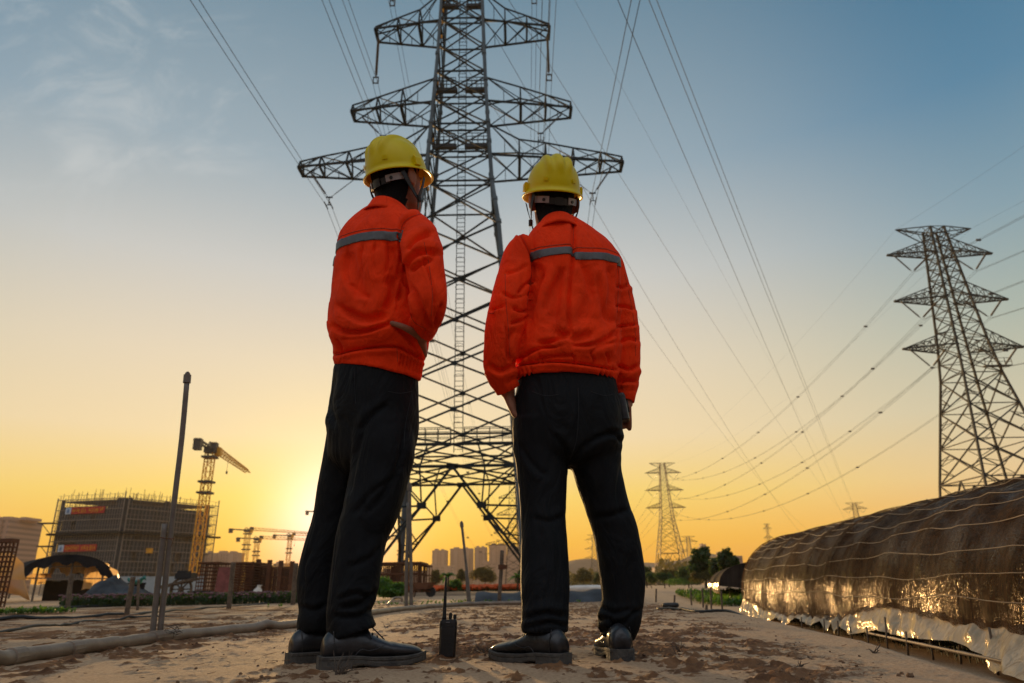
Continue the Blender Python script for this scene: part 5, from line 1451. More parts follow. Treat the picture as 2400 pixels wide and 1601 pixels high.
# --- stakes in the left beds
for x0, y0, x1, y1, r, lab in ((158, 1427, 168, 1345, .035, 'wooden stake in front of the dark net tunnel'), (296, 1445, 312, 1352, .024, 'wooden stake in front of the tarpaulin heap'), (536, 1427, 547, 1318, .030, 'tall stake in front of the faded red board'),
                           (686, 1418, 694, 1320, .036, 'tall stake close beside the left man\'s trouser leg'), (322, 1432, 325, 1358, .016, 'thin stake just right of the green crate')):
    pole('stake', x0, y0, x1, y1, r, M['wood'], lab, 'stakes in the beds')
# --- hoses
for pts, lab, r in (([(-200, 1447), (0, 1436), (90, 1431), (170, 1426), (260, 1423)], 'thin black hose nearest the left flower strip', 0.022),
                    ([(-200, 1466), (0, 1457), (150, 1451), (270, 1445), (357, 1439), (511, 1425), (684, 1411), (760, 1407)], 'long black hose edging the beds in front of the flower strip', 0.016),
                    ([(-200, 1498), (0, 1481), (100, 1471), (180, 1463), (300, 1453), (420, 1446)], 'black hose nearest the water pipe at the left edge', 0.010)):
    Q = catmull([gnd(x, y) for x, y in pts], 6); Q = [Vector((p.x, p.y, gz(p.x, p.y) + r * 0.7)) for p in Q]
    m = MB(); m.tube(Q, r, 8); o = m.build('hose', M['hose'], None, Q[0], smooth=True); tag(o, lab, 'hose', 'hoses across the beds')
Q = catmull([gnd(1745, 1437), gnd(1690, 1434), gnd(1640, 1436), gnd(1600, 1432), gnd(1540, 1429)], 6); m = MB(); m.tube([Vector((p.x, p.y, gz(p.x, p.y) + 0.01)) for p in Q], 0.012, 6)
o = m.build('hose', M['hose'], None, Q[0], smooth=True); tag(o, 'black hose running towards the left end of the shade-net tunnel', 'hose', 'hoses across the beds')

def plants(name, quads, n, h, label, leafm, flowerm, fl_ratio, seed, leaf=0.05, fl=0.02):
    """uncountable bedding plants over a four-cornered plot: leaf blades with flower heads on top"""
    q = random.Random(seed); L = MB(); Fm = MB(); A, B, C_, D = [Vector(v) for v in quads]
    for i in range(n):
        u, v = q.random(), q.random(); p = A.lerp(B, u).lerp(D.lerp(C_, u), v); p.z = gz(p.x, p.y)
        hh = h * q.uniform(0.55, 1.0)
        for k in range(4):
            a = q.uniform(0, 6.28); e = q.uniform(0.2, 1.3); d = Vector((math.cos(a) * math.cos(e), math.sin(a) * math.cos(e), math.sin(e))); s = d.cross(Vector((0, 0, 1))).normalized()
            c = p + Vector((0, 0, hh * q.uniform(0.15, 0.85))); ll = leaf * q.uniform(0.6, 1.3)
            L.add([c, c + d * ll * 0.5 + s * ll * 0.3, c + d * ll, c + d * ll * 0.5 - s * ll * 0.3], [(0, 1, 2, 3)])
        L.bar(p, p + Vector((0, 0, hh)), leaf * 0.08)
        if q.random() < fl_ratio:
            c = p + Vector((q.uniform(-.02, .02), q.uniform(-.02, .02), hh)); s = fl * q.uniform(0.7, 1.3)
            Fm.loft([[c + Vector((math.cos(a) * s * k, math.sin(a) * s * k, z * s)) for a in (0, 1.26, 2.5, 3.77, 5.03)] for z, k in ((-0.5, 0.4), (0.1, 1), (0.6, 0.7))])
    o = L.build(name, leafm, None, A); tag(o, label, 'plants', kind='stuff')
    if Fm.v: Fm.build('blossom', flowerm, o)
    return o
plants('flower_bed', [(-7.2, 11.6, 0), (-3.2, 13.2, 0), (-3.6, 15.0, 0), (-8.4, 13.4, 0)], 2600, 0.20, 'low strip of purple flowers and dark foliage edging the left beds', M['leaf'], mat('mauve_petal', (0.19, 0.095, 0.10), 0.7), 0.40, 3, 0.06, 0.024)
plants('flower_bed', [(-8.5, 42, 0), (1.4, 42, 0), (1.4, 48, 0), (-9.5, 48, 0)], 2400, 0.30, 'far band of orange flowers in front of the tree clumps', M['leaf'], M['petal_o'], 0.9, 4, 0.14, 0.16)
plants('grass_verge', [(4.3, 15.5, 0), (8.2, 15.0, 0), (10.0, 21, 0), (4.8, 22, 0)], 3000, 0.17, 'bright green grass verge left of the second tunnel', M['leaf_c'], M['petal'], 0.0, 6, 0.11)
plants('grass_verge', [(-3.3, 9.6, 0), (0.9, 9.8, 0), (1.0, 12, 0), (-3.2, 12, 0)], 160, 0.03, 'thin pale grass growing behind the water pipe', M['leaf_c'], M['petal'], 0.0, 8, 0.04)
plants('weed_patch', [(-6.0, 8.2, 0), (-5.2, 8.3, 0), (-5.2, 8.7, 0), (-6.0, 8.6, 0)], 130, 0.05, 'small green weed patch between the hoses at the left', M['leaf_c'], M['petal'], 0.0, 9, 0.05)

# --- foliage
def crown_mesh(q, c, rx, ry, rz, n, leaf, lumps=9):
    L = MB(); cl = []
    for i in range(lumps):
        a = q.uniform(0, 6.28); e = q.uniform(-0.5, 1.35); rr = q.uniform(0.35, 0.82)
        cl.append((Vector((math.cos(a) * math.cos(e) * rx * rr, math.sin(a) * math.cos(e) * ry * rr, math.sin(e) * rz * rr)), q.uniform(0.30, 0.55)))
    for i in range(n):
        o, s = cl[q.randrange(lumps)]
        d = Vector((q.gauss(0, 1), q.gauss(0, 1), q.gauss(0, 1))).normalized() * (q.random() ** 0.4)
        p = c + o + Vector((d.x * rx, d.y * ry, d.z * rz)) * s
        u = Vector((q.gauss(0, 1), q.gauss(0, 1), q.gauss(0, 0.7))).normalized(); v = u.cross(Vector((q.gauss(0, 1), q.gauss(0, 1), q.gauss(0, 1)))).normalized(); l = leaf * q.uniform(0.6, 1.4)
        L.add([p - u * l, p + v * l * 0.5, p + u * l, p - v * l * 0.5], [(0, 1, 2, 3)])
    return L
def tree(px, Y, h, w, seed, label, leafm='leaf', n=1500, leaf=None, trunk=True, name='broadleaf_tree', group='trees on the skyline'):
    b = gnd_at(px, Y); q = random.Random(seed); T = empty(name, b, label, 'tree' if trunk else 'bush', group)
    if trunk:
        m = MB(); P = [b - Vector((0, 0, .2)), b + Vector((q.uniform(-.1, .1) * w, 0, h * 0.3)), b + Vector((q.uniform(-.1, .1) * w, 0, h * 0.7))]
        m.tube(catmull(P, 3), [h * 0.035 - h * 0.0035 * i for i in range(7)], 7)
        for i in range(5):
            a = q.uniform(0, 6.28); s = P[1].lerp(P[2], q.random() * 0.8); m.tube([s, s + Vector((math.cos(a) * w * 0.2, math.sin(a) * w * 0.2, h * 0.16)), s + Vector((math.cos(a) * w * 0.36, math.sin(a) * w * 0.36, h * 0.30))], [h * .014, h * .01, h * .004], 5)
        m.build('trunk', M['bark'], T, smooth=True)
    c = b + Vector((0, 0, h * (0.55 if trunk else 0.45)))
    crown_mesh(q, c, w / 2, w / 2, h * (0.46 if trunk else 0.5), int(n * 1.35), leaf or h * 0.045, 12).build('crown', M[leafm], T)
    return T
def skytree(px, pytop, wpx, Y, *a, **k):
    h = at(px, pytop, Y).z; w = at(px + wpx, 1380, Y).x - at(px, 1380, Y).x
    return tree(px, Y, h * 1.04, w, *a, leaf=k.pop('leaf', 0.05) * h, **k)
skytree(1080, 1336, 30, 120, 1, 'small olive tree just right of the leafy palm', 'leaf_b', 1500)
skytree(1132, 1331, 62, 125, 2, 'rounded olive tree between the leaning riser and the rough dark post', 'leaf_b', 3200, leaf=0.04)
skytree(1022, 1340, 36, 118, 3, 'low olive tree mass right of the rusty slatted cage', 'leaf_b', 1500)
skytree(1368, 1335, 58, 118, 5, 'dusky tree mass seen between the right man\'s legs', 'leaf_b', 2400)
skytree(1402, 1344, 20, 110, 6, 'lower green tree beside the right man\'s right shin', 'leaf', 900)
skytree(1518, 1328, 34, 62, 7, 'dark tree just right of the right man\'s shin', 'leaf', 1500)
skytree(1572, 1334, 52, 70, 8, 'wide olive green tree under the mid-distance pylon', 'leaf_b', 2600)
skytree(1530, 1343, 48, 50, 18, 'low dark hedge tree in front of the olive green tree', 'leaf', 1500)
skytree(1616, 1326, 66, 48, 9, 'dark round tree between the olive tree and the tallest tree', 'leaf', 1800)
skytree(1656, 1286, 74, 40, 10, 'tallest dark tree left of the second tunnel', 'leaf', 2800)
skytree(1710, 1294, 56, 34, 11, 'dark tree rising right behind the second tunnel', 'leaf', 1800)
skytree(1655, 1335, 72, 39, 12, 'olive shrubbery at the foot of the tallest dark tree', 'leaf_b', 1800)
skytree(1590, 1354, 90, 42, 14, 'low green shrubbery along the grass verge', 'leaf_c', 1500, trunk=False, name='shrub')
skytree(1560, 1340, 62, 46, 41, 'broad dark bush tree at the left end of the grass verge', 'leaf', 2200)
skytree(1684, 1310, 60, 37, 42, 'dark tree filling the gap between the two tallest dark trees', 'leaf', 2200)
skytree(1628, 1350, 70, 43, 43, 'low dark green bush tree behind the grass verge stakes', 'leaf', 2000)
skytree(1222, 1338, 26, 60, 15, 'ragged green tree against the left edge of the right man\'s leg', 'leaf', 1200)
for px, Y, h, w, sd, lab in ((892, 15.5, 0.50, 0.75, 21, 'bright green bush in front of the rusty cage by the left man\'s shin'), (928, 16.2, 0.36, 0.55, 22, 'smaller bright green bush behind the bent hoop'), (905, 15.2, 0.30, 0.5, 23, 'low bright green bush touching the left man\'s shin')):
    tree(px, Y, h, w, sd, lab, 'leaf_c', 1100, 0.035, trunk=False, name='shrub', group='bright green bushes')
def palm(px, Y, h, seed, label, n=11):
    b = gnd_at(px, Y); q = random.Random(seed); T = empty('banana_palm', b, label, 'palm', 'palms')
    m = MB(); top = b + Vector((0, 0, h * 0.5)); m.tube([b, b.lerp(top, .5), top], [h * .045, h * .035, h * .03], 8); m.build('trunk', M['bark'], T, smooth=True)
    for i in range(n):
        a = 6.28 * i / n + q.uniform(-.3, .3); e = q.uniform(0.3, 1.2); L = h * q.uniform(0.4, 0.6); P = []
        for k in range(6):
            f = k / 5; P.append(top + Vector((math.cos(a) * L * f * math.cos(e), math.sin(a) * L * f * math.cos(e), L * (f * math.sin(e) - 0.75 * f * f))))
        m = MB(); rs = []
        for k, p in enumerate(P):
            wd = h * 0.075 * math.sin(math.pi * min(1, 0.15 + k / 5 * 0.85)); s = Vector((-math.sin(a), math.cos(a), 0)); rs.append([p - s * wd - Vector((0, 0, wd * .5)), p, p + s * wd - Vector((0, 0, wd * .5))])
        m.loft(rs, cap=False, closed=False); m.build('frond', M['leaf_c'], T, smooth=True)
palm(1050, 40, 1.65, 3, 'small leafy palm in front of the left olive tree')
palm(1214, 40, 1.5, 5, 'leafy palm half hidden by the right man\'s left leg', 9)
tree(1066, 42, 0.8, 0.9, 31, 'small green bush at the foot of the leafy palm', 'leaf_c', 500, 0.10, trunk=False, name='shrub')

# --- hills
m = MB(); rs = []
for i in range(141):
    a = R(-48 + 96 * i / 140); d = Vector((math.sin(a), math.cos(a), 0)); t_ = math.degrees(a)
    h = 12 + 32 * math.exp(-((t_ - 5.5) / 3.0) ** 2) + 20 * math.exp(-((t_ - 11) / 2.5) ** 2) + 34 * math.exp(-((t_ - 15.2) / 2.4) ** 2) + 5 * vnoise(np.array([[t_ * 0.9, 0, 0]]), 4)[0] + 3 * vnoise(np.array([[t_ * 4, 0, 0]]), 5)[0]
    rs.append([d * 1150 + Vector((0, 0, -2)), d * 1200 + Vector((0, 0, h * 0.6)), d * 1280 + Vector((0, 0, h)), d * 1390 + Vector((0, 0, h * 0.7)), d * 1440 + Vector((0, 0, -2))])
m.loft(rs, cap=False, closed=False); o = m.build('hills', M['hill'], None, (0, 0, 0), smooth=True); o['kind'] = 'structure'
m = MB(); q = random.Random(8)
for i in range(2600):
    px = q.uniform(1395, 1640) if q.random() < 0.75 else q.uniform(1250, 1400); c = at(px, 1372, 330 + q.uniform(-50, 50)); hh = 5.5 * math.exp(-((px - 1580) / 34.0) ** 2) + 5.5 + 1.2 * math.sin(px * 0.11)
    c.z = q.random() ** 0.7 * hh; u = Vector((q.gauss(0, 1), q.gauss(0, 1), q.gauss(0, .6))).normalized() * 1.1; v = u.cross(Vector((q.gauss(0, 1), q.gauss(0, 1), q.gauss(0, 1)))).normalized() * 0.7
    m.add([c - u, c + v, c + u, c - v], [(0, 1, 2, 3)])
o = m.build('far_woods', M['leaf_b'], None, at(1580, 1372, 330)); tag(o, 'far wooded rise under the mid-distance pylon', 'woods', kind='stuff')

# --- far buildings
def facade(name, c, floor_h=3.1, bay=3.4, dark=(0.12, 0.10, 0.10)):
    m_ = bpy.data.materials.new(name); m_.use_nodes = True; t = m_.node_tree; b = t.nodes['Principled BSDF']; b.inputs['Roughness'].default_value = 0.8
    tc_ = t.nodes.new('ShaderNodeTexCoord'); mp_ = t.nodes.new('ShaderNodeMapping'); mp_.inputs['Rotation'].default_value = (R(90), 0, 0); t.links.new(tc_.outputs['Object'], mp_.inputs[0])
    bt = t.nodes.new('ShaderNodeTexBrick'); bt.offset = 0.0; bt.inputs['Scale'].default_value = 1.0; bt.inputs['Brick Width'].default_value = bay; bt.inputs['Row Height'].default_value = floor_h
    bt.inputs['Mortar Size'].default_value = 0.85; bt.inputs['Mortar Smooth'].default_value = 0.0
    bt.inputs['Color1'].default_value = (*dark, 1); bt.inputs['Color2'].default_value = (*[k * 1.3 for k in dark], 1); bt.inputs['Mortar'].default_value = (*c, 1)
    t.links.new(mp_.outputs[0], bt.inputs['Vector']); t.links.new(bt.outputs[0], b.inputs['Base Color']); return m_
M['facade'] = facade('flat_block_facade', (0.40, 0.245, 0.185), dark=(0.20, 0.13, 0.11)); M['facade_b'] = facade('slab_block_facade', (0.42, 0.27, 0.205), 3.1, 6.0, dark=(0.22, 0.15, 0.12))
def block(px0, px1, pytop, Y, depth, label, cat='building', name='high_rise', fm='facade', steps=2, group='far buildings'):
    a, b_ = at(px0, pytop, Y), at(px1, pytop, Y); w = b_.x - a.x; h = a.z; c = Vector(((a.x + b_.x) / 2, Y + depth / 2, 0)); base = Vector((c.x, c.y, 0)); T = empty(name, base, label, cat, group)
    m = MB(); m.box(c + Vector((0, 0, h / 2 - 1)), (w, depth, h + 2)); m.build('wall', M[fm], T)
    n = max(2, int(w / 12))
    for i in range(n):
        m = MB(); x = c.x - w / 2 + w * (i + 0.5) / n; m.box((x, Y - 0.9, h * 0.49), (w / n * 0.34, 1.8, h * 0.98)); m.build('bay', M['tower_wall'], T)
    for i in range(steps):
        m = MB(); ww = w * (0.24 - 0.05 * i); m.box((c.x - w * 0.25 + w * 0.42 * i, c.y, h + 1.3), (ww, depth * 0.5, 3.2 - 0.8 * i)); m.build('roof_house', M['tower_wall'], T)
    m = MB(); m.box((c.x, c.y, h + 0.3), (w * 1.01, depth * 1.02, 0.7)); m.build('parapet', M['tower_wall'], T)
    return T
for a in ((1013, 1047, 1291, 1000, 22, 'pink high-rise standing leftmost in the hazy row'), (1055, 1108, 1287, 1010, 24, 'wide pink high-rise behind the thin leaning riser'), (1112, 1141, 1284, 990, 20, 'narrow high-rise third along the hazy row'),
          (1146, 1187, 1278, 980, 24, 'high-rise with a roof house, behind the rough dark post'), (1188, 1240, 1282, 940, 26, 'broad high-rise half hidden by the right man\'s leg')): block(*a)
for a in ((1000, 1062, 1328, 860, 16, 'low pale block below the leftmost high-rise'), (1125, 1180, 1322, 760, 16, 'long low block at the foot of the third high-rise'), (1182, 1236, 1316, 700, 18, 'low apartment block in front of the broad high-rise')):
    block(*a, name='apartment_block', fm='facade_b', steps=1)
block(501, 558, 1297, 800, 20, 'hazy slab block between the scaffolded building and the cranes', fm='facade')
block(480, 496, 1297, 780, 16, 'narrow hazy block touching the scaffolded building\'s right edge', fm='facade', steps=1)
block(640, 675, 1322, 900, 16, 'faint low block under the small cranes', fm='facade_b', steps=1)
block(596, 620, 1321, 880, 16, 'faint little block left of the small cranes\' feet', fm='facade_b', steps=1)
block(-70, 24, 1219, 420, 30, 'grey high-rise cut by the left edge of the picture', fm='facade', steps=3)
block(1645, 1662, 1283, 520, 12, 'lone stair tower above the tallest dark tree', fm='facade_b', steps=2, name='apartment_block')
block(1688, 1740, 1307, 330, 14, 'low reddish building behind the dark tree by the second tunnel', fm='facade_b', steps=1, name='apartment_block')
block(1535, 1640, 1333, 380, 20, 'long dusky pink building under the mid-distance pylon', fm='facade_b', steps=1, name='apartment_block')
block(880, 1000, 1341, 620, 14, 'low block seen through the rusty cage', fm='facade_b', steps=1, name='apartment_block')

# --- building under construction, wrapped in scaffold and netting
cA, cB, cC = at(262, 1385, 190), at(100, 1385, 194), at(482, 1385, 213)
for v in (cA, cB, cC): v.z = 0
HT = 24.6
B = empty('scaffolded_building', cA, 'unfinished grey building wrapped in scaffolding and netting with two red banners', 'building')
cD = cB + (cC - cA)
foot = [cA, cC, cD, cB]
def inset(k, Z): 
    c = (cA + cD) / 2; return [Vector(((p - c).x * k + c.x, (p - c).y * k + c.y, Z)) for p in foot]
m = MB(); m.loft([inset(0.93, 0), inset(0.93, HT - 3.0)]); m.build('core_wall', M['concrete'], B)
for i in range(9):
    m = MB(); m.loft([inset(0.975, i * 2.75 + 2.3), inset(0.975, i * 2.75 + 2.62)]); m.build('floor_slab', M['concrete'], B)
for nm, p, q_, L in (('left', cB, cA, None), ('right', cA, cC, None)):
    d = q_ - p; n = Vector((d.y, -d.x, 0)).normalized(); 
    if n.y > 0: n = -n
    m = MB()
    for i in range(9):                                        # netting storey by storey, here and there left open
        f0, f1 = (0.05, 1.035) if nm == 'left' else (-0.03, 0.90)
        k = 14; rr = random.Random(i + (40 if nm == 'left' else 0))
        for j in range(k):
            if rr.random() < 0.035 or (nm == 'left' and i in (3, 4) and j in (2, 4)) or (nm == 'left' and i == 6 and j == 3) or (nm == 'right' and i in (1, 2) and j in (6, 8)): continue
            a0, a1 = f0 + (f1 - f0) * j / k, f0 + (f1 - f0) * (j + 1) / k; z0, z1 = i * 2.75, i * 2.75 + 2.75
            if i == 8 and not (j in (0, 12, 13) if nm == 'left' else j in (0, 6, 13)): z1 = z0 + 0.9
            u0, u1 = p + d * a0 + n * (0.9 + rr.uniform(-.06, .06)), p + d * a1 + n * (0.9 + rr.uniform(-.06, .06))
            m.add([u0 + Vector((0, 0, z0)), u1 + Vector((0, 0, z0)), u1 + Vector((0, 0, z1)), u0 + Vector((0, 0, z1))], [(0, 1, 2, 3)])
    m.build('netting', M['netting'], B)
    m = MB()
    for i in range(10):
        z = i * 2.75; m.bar(p + n * 1.0 + Vector((0, 0, z)), q_ + n * 1.0 + Vector((0, 0, z)), 0.20); m.bar(p + n * 1.0 + Vector((0, 0, z + 1.2)), q_ + n * 1.0 + Vector((0, 0, z + 1.2)), 0.07)
    nn = 26
    for j in range(nn + 1):
        b0 = p + d * (j / nn) + n * 1.0; m.bar(b0, b0 + Vector((0, 0, HT + 0.7 + 0.6 * (j % 3))), 0.10 if j not in (0, nn) else 0.26)
        b1 = p + d * (j / nn) + n * 0.1; m.bar(b1, b1 + Vector((0, 0, HT)), 0.08)
    o = m.build('scaffolding', M['scaffold'], B)
    m = MB(); m.bar(p + n * 1.3 + Vector((0, 0, 15.6)) - d * 0.03, q_ + n * 1.3 + Vector((0, 0, 15.6)) + d * 0.05, 1.6, 0.5); m.build('catch_fan', M['net_roof'], B)
m = MB(); q = random.Random(4)
for i in range(85):
    f, g = q.random(), q.random(); p = cA.lerp(cB, f).lerp(cC.lerp(cD, f), g * 0.9); p.z = HT - 2; e = p + Vector((q.uniform(-.5, .5), 0, q.uniform(2.6, 5.6))); m.bar(p, e, 0.075)
o = m.build('rebar', M['rust'], B); o['kind'] = 'stuff'
def banner(f0, f1, z, hh):
    d = (cA - cB); n = Vector((d.y, -d.x, 0)).normalized(); n = -n if n.y > 0 else n
    o_ = n * 1.30
    p, q_ = cB + d * f0 + o_, cB + d * f1 + o_; u = (q_ - p).normalized(); up = Vector((0, 0, 1))
    m = MB(); m.add([p + up * z, q_ + up * z, q_ + up * (z + hh), p + up * (z + hh), p + up * z - n * .1, q_ + up * z - n * .1, q_ + up * (z + hh) - n * .1, p + up * (z + hh) - n * .1], [(0, 1, 2, 3), (7, 6, 5, 4), (0, 4, 5, 1), (1, 5, 6, 2), (2, 6, 7, 3), (3, 7, 4, 0)])
    bn = m.build('banner', M['banner'], B)
    L = (q_ - p).length; w_ = hh
    m = MB(); c = p - u * (w_ * 0.55) + up * (z + hh / 2) + n * .02; m.add([c - u * w_ * .5 - up * hh * .5, c + u * w_ * .5 - up * hh * .5, c + u * w_ * .5 + up * hh * .5, c - u * w_ * .5 + up * hh * .5, c - u * w_ * .5 - up * hh * .5 - n * .1, c + u * w_ * .5 - up * hh * .5 - n * .1, c + u * w_ * .5 + up * hh * .5 - n * .1, c - u * w_ * .5 + up * hh * .5 - n * .1], [(0, 1, 2, 3), (7, 6, 5, 4), (0, 4, 5, 1), (1, 5, 6, 2), (2, 6, 7, 3), (3, 7, 4, 0)])
    lp = m.build('emblem_panel', M['logo'], B)
    m = MB(); m.bar(c - u * w_ * .22 + n * .05 - up * hh * .2, c + u * w_ * .22 + n * .05 - up * hh * .2, 0.22); m.bar(c - u * w_ * .22 + n * .05 + up * hh * .05, c + u * w_ * .22 + n * .05 + up * hh * .05, 0.2); m.bar(c + n * .05 - up * hh * .3, c + n * .05 + up * hh * .32, 0.2); m.build('emblem', M['logo_mark'], lp)
    m = MB(); q = random.Random(int(z)); ncol = 15; cw = L / (ncol + 1)
    for i in range(ncol):
        if i == 7: m.build('lettering', M['glyph'], bn); m = MB(); continue
        c = p + u * cw * (i + 0.95) + up * (z + hh / 2) + n * .05; s = cw * 0.40; v = hh * 0.33
        for yy in q.sample((-1, -.5, 0, .5, 1), 3): m.bar(c - u * s * q.uniform(.5, 1) + up * v * yy, c + u * s * q.uniform(.5, 1) + up * v * yy, 0.06)
        for xx in q.sample((-.8, -.3, 0, .4, .8), 2): m.bar(c + u * s * xx - up * v * q.uniform(.3, 1), c + u * s * xx + up * v * q.uniform(.3, 1), 0.06)
    m.build('lettering', M['glyph'], bn)
banner(0.245, 0.74, 20.9, 1.75); banner(0.245, 0.72, 11.0, 1.75)
m = MB(); c = at(342, 1291, 196); m.box(c, (3.2, 1.4, 1.3), R(8)); m.build('hoist_cage', M['crane'], B)
for px, py in ((98, 1227), (96, 1281)):
    m = MB(); c = at(px, py, 193); m.box(c + Vector((1.5, 0, 0)), (4.5, 1.6, 0.35)); m.bar(c, c + Vector((3, 0, -3)), 0.15); m.build('loading_bay', M['dark_steel'], B)
# hoarding round the site
a, b_ = at(262, 1368, 120), at(478, 1368, 132); m = MB(); a.z = 0; b_.z = 0; n_ = 18
for i in range(n_):
    p, q_ = a.lerp(b_, i / n_), a.lerp(b_, (i + 0.985) / n_); m.bar(p + Vector((0, 0, 1.4)), q_ + Vector((0, 0, 1.4)), 0.12, 3.0)
o = m.build('hoarding', M['hoarding'], None, a); tag(o, 'pale blue hoarding at the foot of the scaffolded building', 'hoarding')

# --- tower cranes
def crane(px, Y, z, jl, cl, heading, label, w=1.7, k=1.0):
    b = gnd_at(px, Y); b.z = 0; T = empty('tower_crane', b, label, 'crane', 'tower cranes'); h = w / 2
    m = MB()
    for sx, sy in ((-1, -1), (1, -1), (1, 1), (-1, 1)): m.bar(b + Vector((sx * h, sy * h, 0)), b + Vector((sx * h, sy * h, z)), 0.22 * k)
    n = int(z / (w * 1.25))
    for i in range(n):
        z0, z1 = z * i / n, z * (i + 1) / n
        for (x0, y0), (x1, y1) in (((-1, -1), (1, -1)), ((1, -1), (1, 1)), ((1, 1), (-1, 1)), ((-1, 1), (-1, -1))):
            if i % 2: x0, y0, x1, y1 = x1, y1, x0, y0
            m.bar(b + Vector((x0 * h, y0 * h, z0)), b + Vector((x1 * h, y1 * h, z1)), 0.12 * k); m.bar(b + Vector((x0 * h, y0 * h, z1)), b + Vector((x1 * h, y1 * h, z1)), 0.11 * k)
    m.build('mast', M['crane'], T)
    for zz in (0.70, 0.78, 0.965):
        m = MB(); m.box(b + Vector((0, 0, z * zz)), (w * 1.75, w * 1.75, 0.5 * k)); m.build('climbing_frame', M['crane_dark'], T)
    d = Vector((math.sin(heading), math.cos(heading), 0)); s = Vector((d.y, -d.x, 0)); top = b + Vector((0, 0, z + 1.0))
    m = MB(); m.box(b + Vector((0, 0, z + 0.7)), (w * 1.5, w * 1.5, 1.6), -heading); m.build('slewing_unit', M['crane_dark'], T)
    m = MB(); c = top + s * 1.6 + d * 1.2 + Vector((0, 0, -0.6)); m.box(c, (1.5, 1.7, 2.2), -heading); cab = m.build('cab', M['crane'], T)
    m = MB(); m.box(c + d * 0.8 + Vector((0, 0, 0.3)), (1.3, 0.2, 1.2), -heading); m.build('window', M['tower_glass'], cab)
    m = MB(); nn = max(8, int(jl / 2.6))
    def jp(f, a, u): return top + d * (1 + (jl - 1) * f) + s * a * 0.75 + Vector((0, 0, u * (1.9 - 0.9 * f)))
    for i in range(nn):
        f0, f1 = i / nn, (i + 1) / nn
        for a in (-1, 1):
            m.bar(jp(f0, a, 0), jp(f1, a, 0), 0.20 * k); m.bar(jp(f0, a, 0), jp((f0 + f1) / 2, 0, 1), 0.11 * k); m.bar(jp((f0 + f1) / 2, 0, 1), jp(f1, a, 0), 0.11 * k)
        m.bar(jp(f0, -1, 0), jp(f1, 1, 0), 0.10 * k); m.bar(jp(f0, 0, 1), jp(f1, 0, 1), 0.20 * k)
    m.build('jib', M['crane'], T)
    m = MB()
    for a in (-0.7, 0.7): m.bar(top - d * cl + s * a, top + d * 1 + s * a, 0.32 * k, 0.5 * k)
    for i in range(6): m.bar(top - d * cl * i / 6 - s * .7, top - d * cl * (i + 1) / 6 + s * .7, 0.14 * k)
    m.build('counter_jib', M['crane_dark'], T)
    m = MB(); m.box(top - d * (cl - 1.2) - Vector((0, 0, 0.9)), (1.7, 2.0, 2.8), -heading); m.build('counterweight', M['crane_dark'], T)
    m = MB(); c = top - d * 1.5 + Vector((0, 0, 1.6)); m.bar(top + d * 1.5, c, 0.3 * k); m.bar(top - d * 3, c, 0.3 * k); m.box(top + d * 2.4 + Vector((0, 0, 1.2)), (1.6, 2.2, 1.8), -heading); m.build('apex_frame', M['crane_dark'], T)
    m = MB(); p = top + d * jl * 0.42; m.bar(p, p - Vector((0, 0, 3.4)), 0.08 * k); m.box(p - Vector((0, 0, 3.6)), (0.4, 0.4, 0.8)); m.build('hook_block', M['crane_dark'], T)
    return T
crane(449, 180, 35.0, 40, 12, R(-7), 'largest yellow tower crane, standing in front of the scaffolded building', 1.9, 1.0)
crane(565, 450, 36.0, 46, 13, R(38), 'leftmost of the small tower cranes right of the scaffolded building', 2.6, 1.25)
crane(590, 470, 32.0, 62, 14, R(48), 'small tower crane second in the row, jib overlapping its neighbour', 2.4, 1.25)
crane(668, 500, 36.0, 50, 12, R(60), 'small tower crane with its jib reaching the left man\'s leg', 2.2, 1.25)
crane(632, 760, 24.0, 40, 9, R(70), 'tiniest tower crane low on the skyline between the others', 2.2, 1.35)
crane(752, 470, 49.0, 50, 14, R(80), 'tower crane whose counterweight just shows left of the left man\'s trousers', 2.4, 1.35)
crane(934, 520, 34.0, 36, 10, R(-60), 'yellow tower crane glowing behind the tubular pylon\'s left foot', 2.4, 1.25)

# --- rusty cages, racks and boards along the site edge
def rack(px0, px1, pyt, Y, dep, nv, nh, label, slats=False, roof=True, posts=0, w=0.05, name='rusty_cage'):
    a, b_ = at(px0, pyt, Y), at(px1, pyt, Y); h = a.z; W = b_.x - a.x; base = Vector((a.x, Y, 0)); T = empty(name, base, label, 'cage', 'rusty steel cages'); 
    for nm, yy in (('front_grille', Y), ('rear_grille', Y + dep)):
        m = MB(); q = random.Random(int(px0))
        for i in range(nv + 1):
            x = a.x + W * i / nv; ww = w * (2.6 if slats and q.random() < 0.75 else 1); m.bar((x, yy, 0), (x, yy, h * q.uniform(0.97, 1.0)), ww, w * 0.6)
        for i in range(nh + 1):
            z = h * i / nh; m.bar((a.x, yy - w * 0.8, z), (b_.x, yy - w * 0.8, z), w * 0.9)
        m.build(nm, M['rust'], T)
    for x in (a.x, b_.x):
        m = MB()
        for i in range(nh + 1): m.bar((x, Y, h * i / nh), (x, Y + dep, h * i / nh), w * 0.9)
        m.bar((x, Y + dep / 2, 0), (x, Y + dep / 2, h), w); m.build('end_grille', M['rust'], T)
    if roof: m = MB(); m.box((a.x + W / 2, Y + dep / 2, h + 0.03), (W * 1.04, dep * 1.08, 0.06)); m.build('roof_sheet', M['rust'], T)
    for i in range(posts):
        m = MB(); x = a.x + W * (i + 0.4) / posts; m.bar((x, Y - 0.1, 0), (x, Y - 0.1, h * (1.30 - 0.03 * i)), w * 3); m.build('post', M['rust'], T)
    return T
rack(466, 512, 1321, 30, 1.6, 8, 9, 'rusty wire cage behind the faded red board', w=0.045)
rack(548, 594, 1321, 30, 1.6, 12, 12, 'dense rusty cage right of the faded red board', w=0.06)
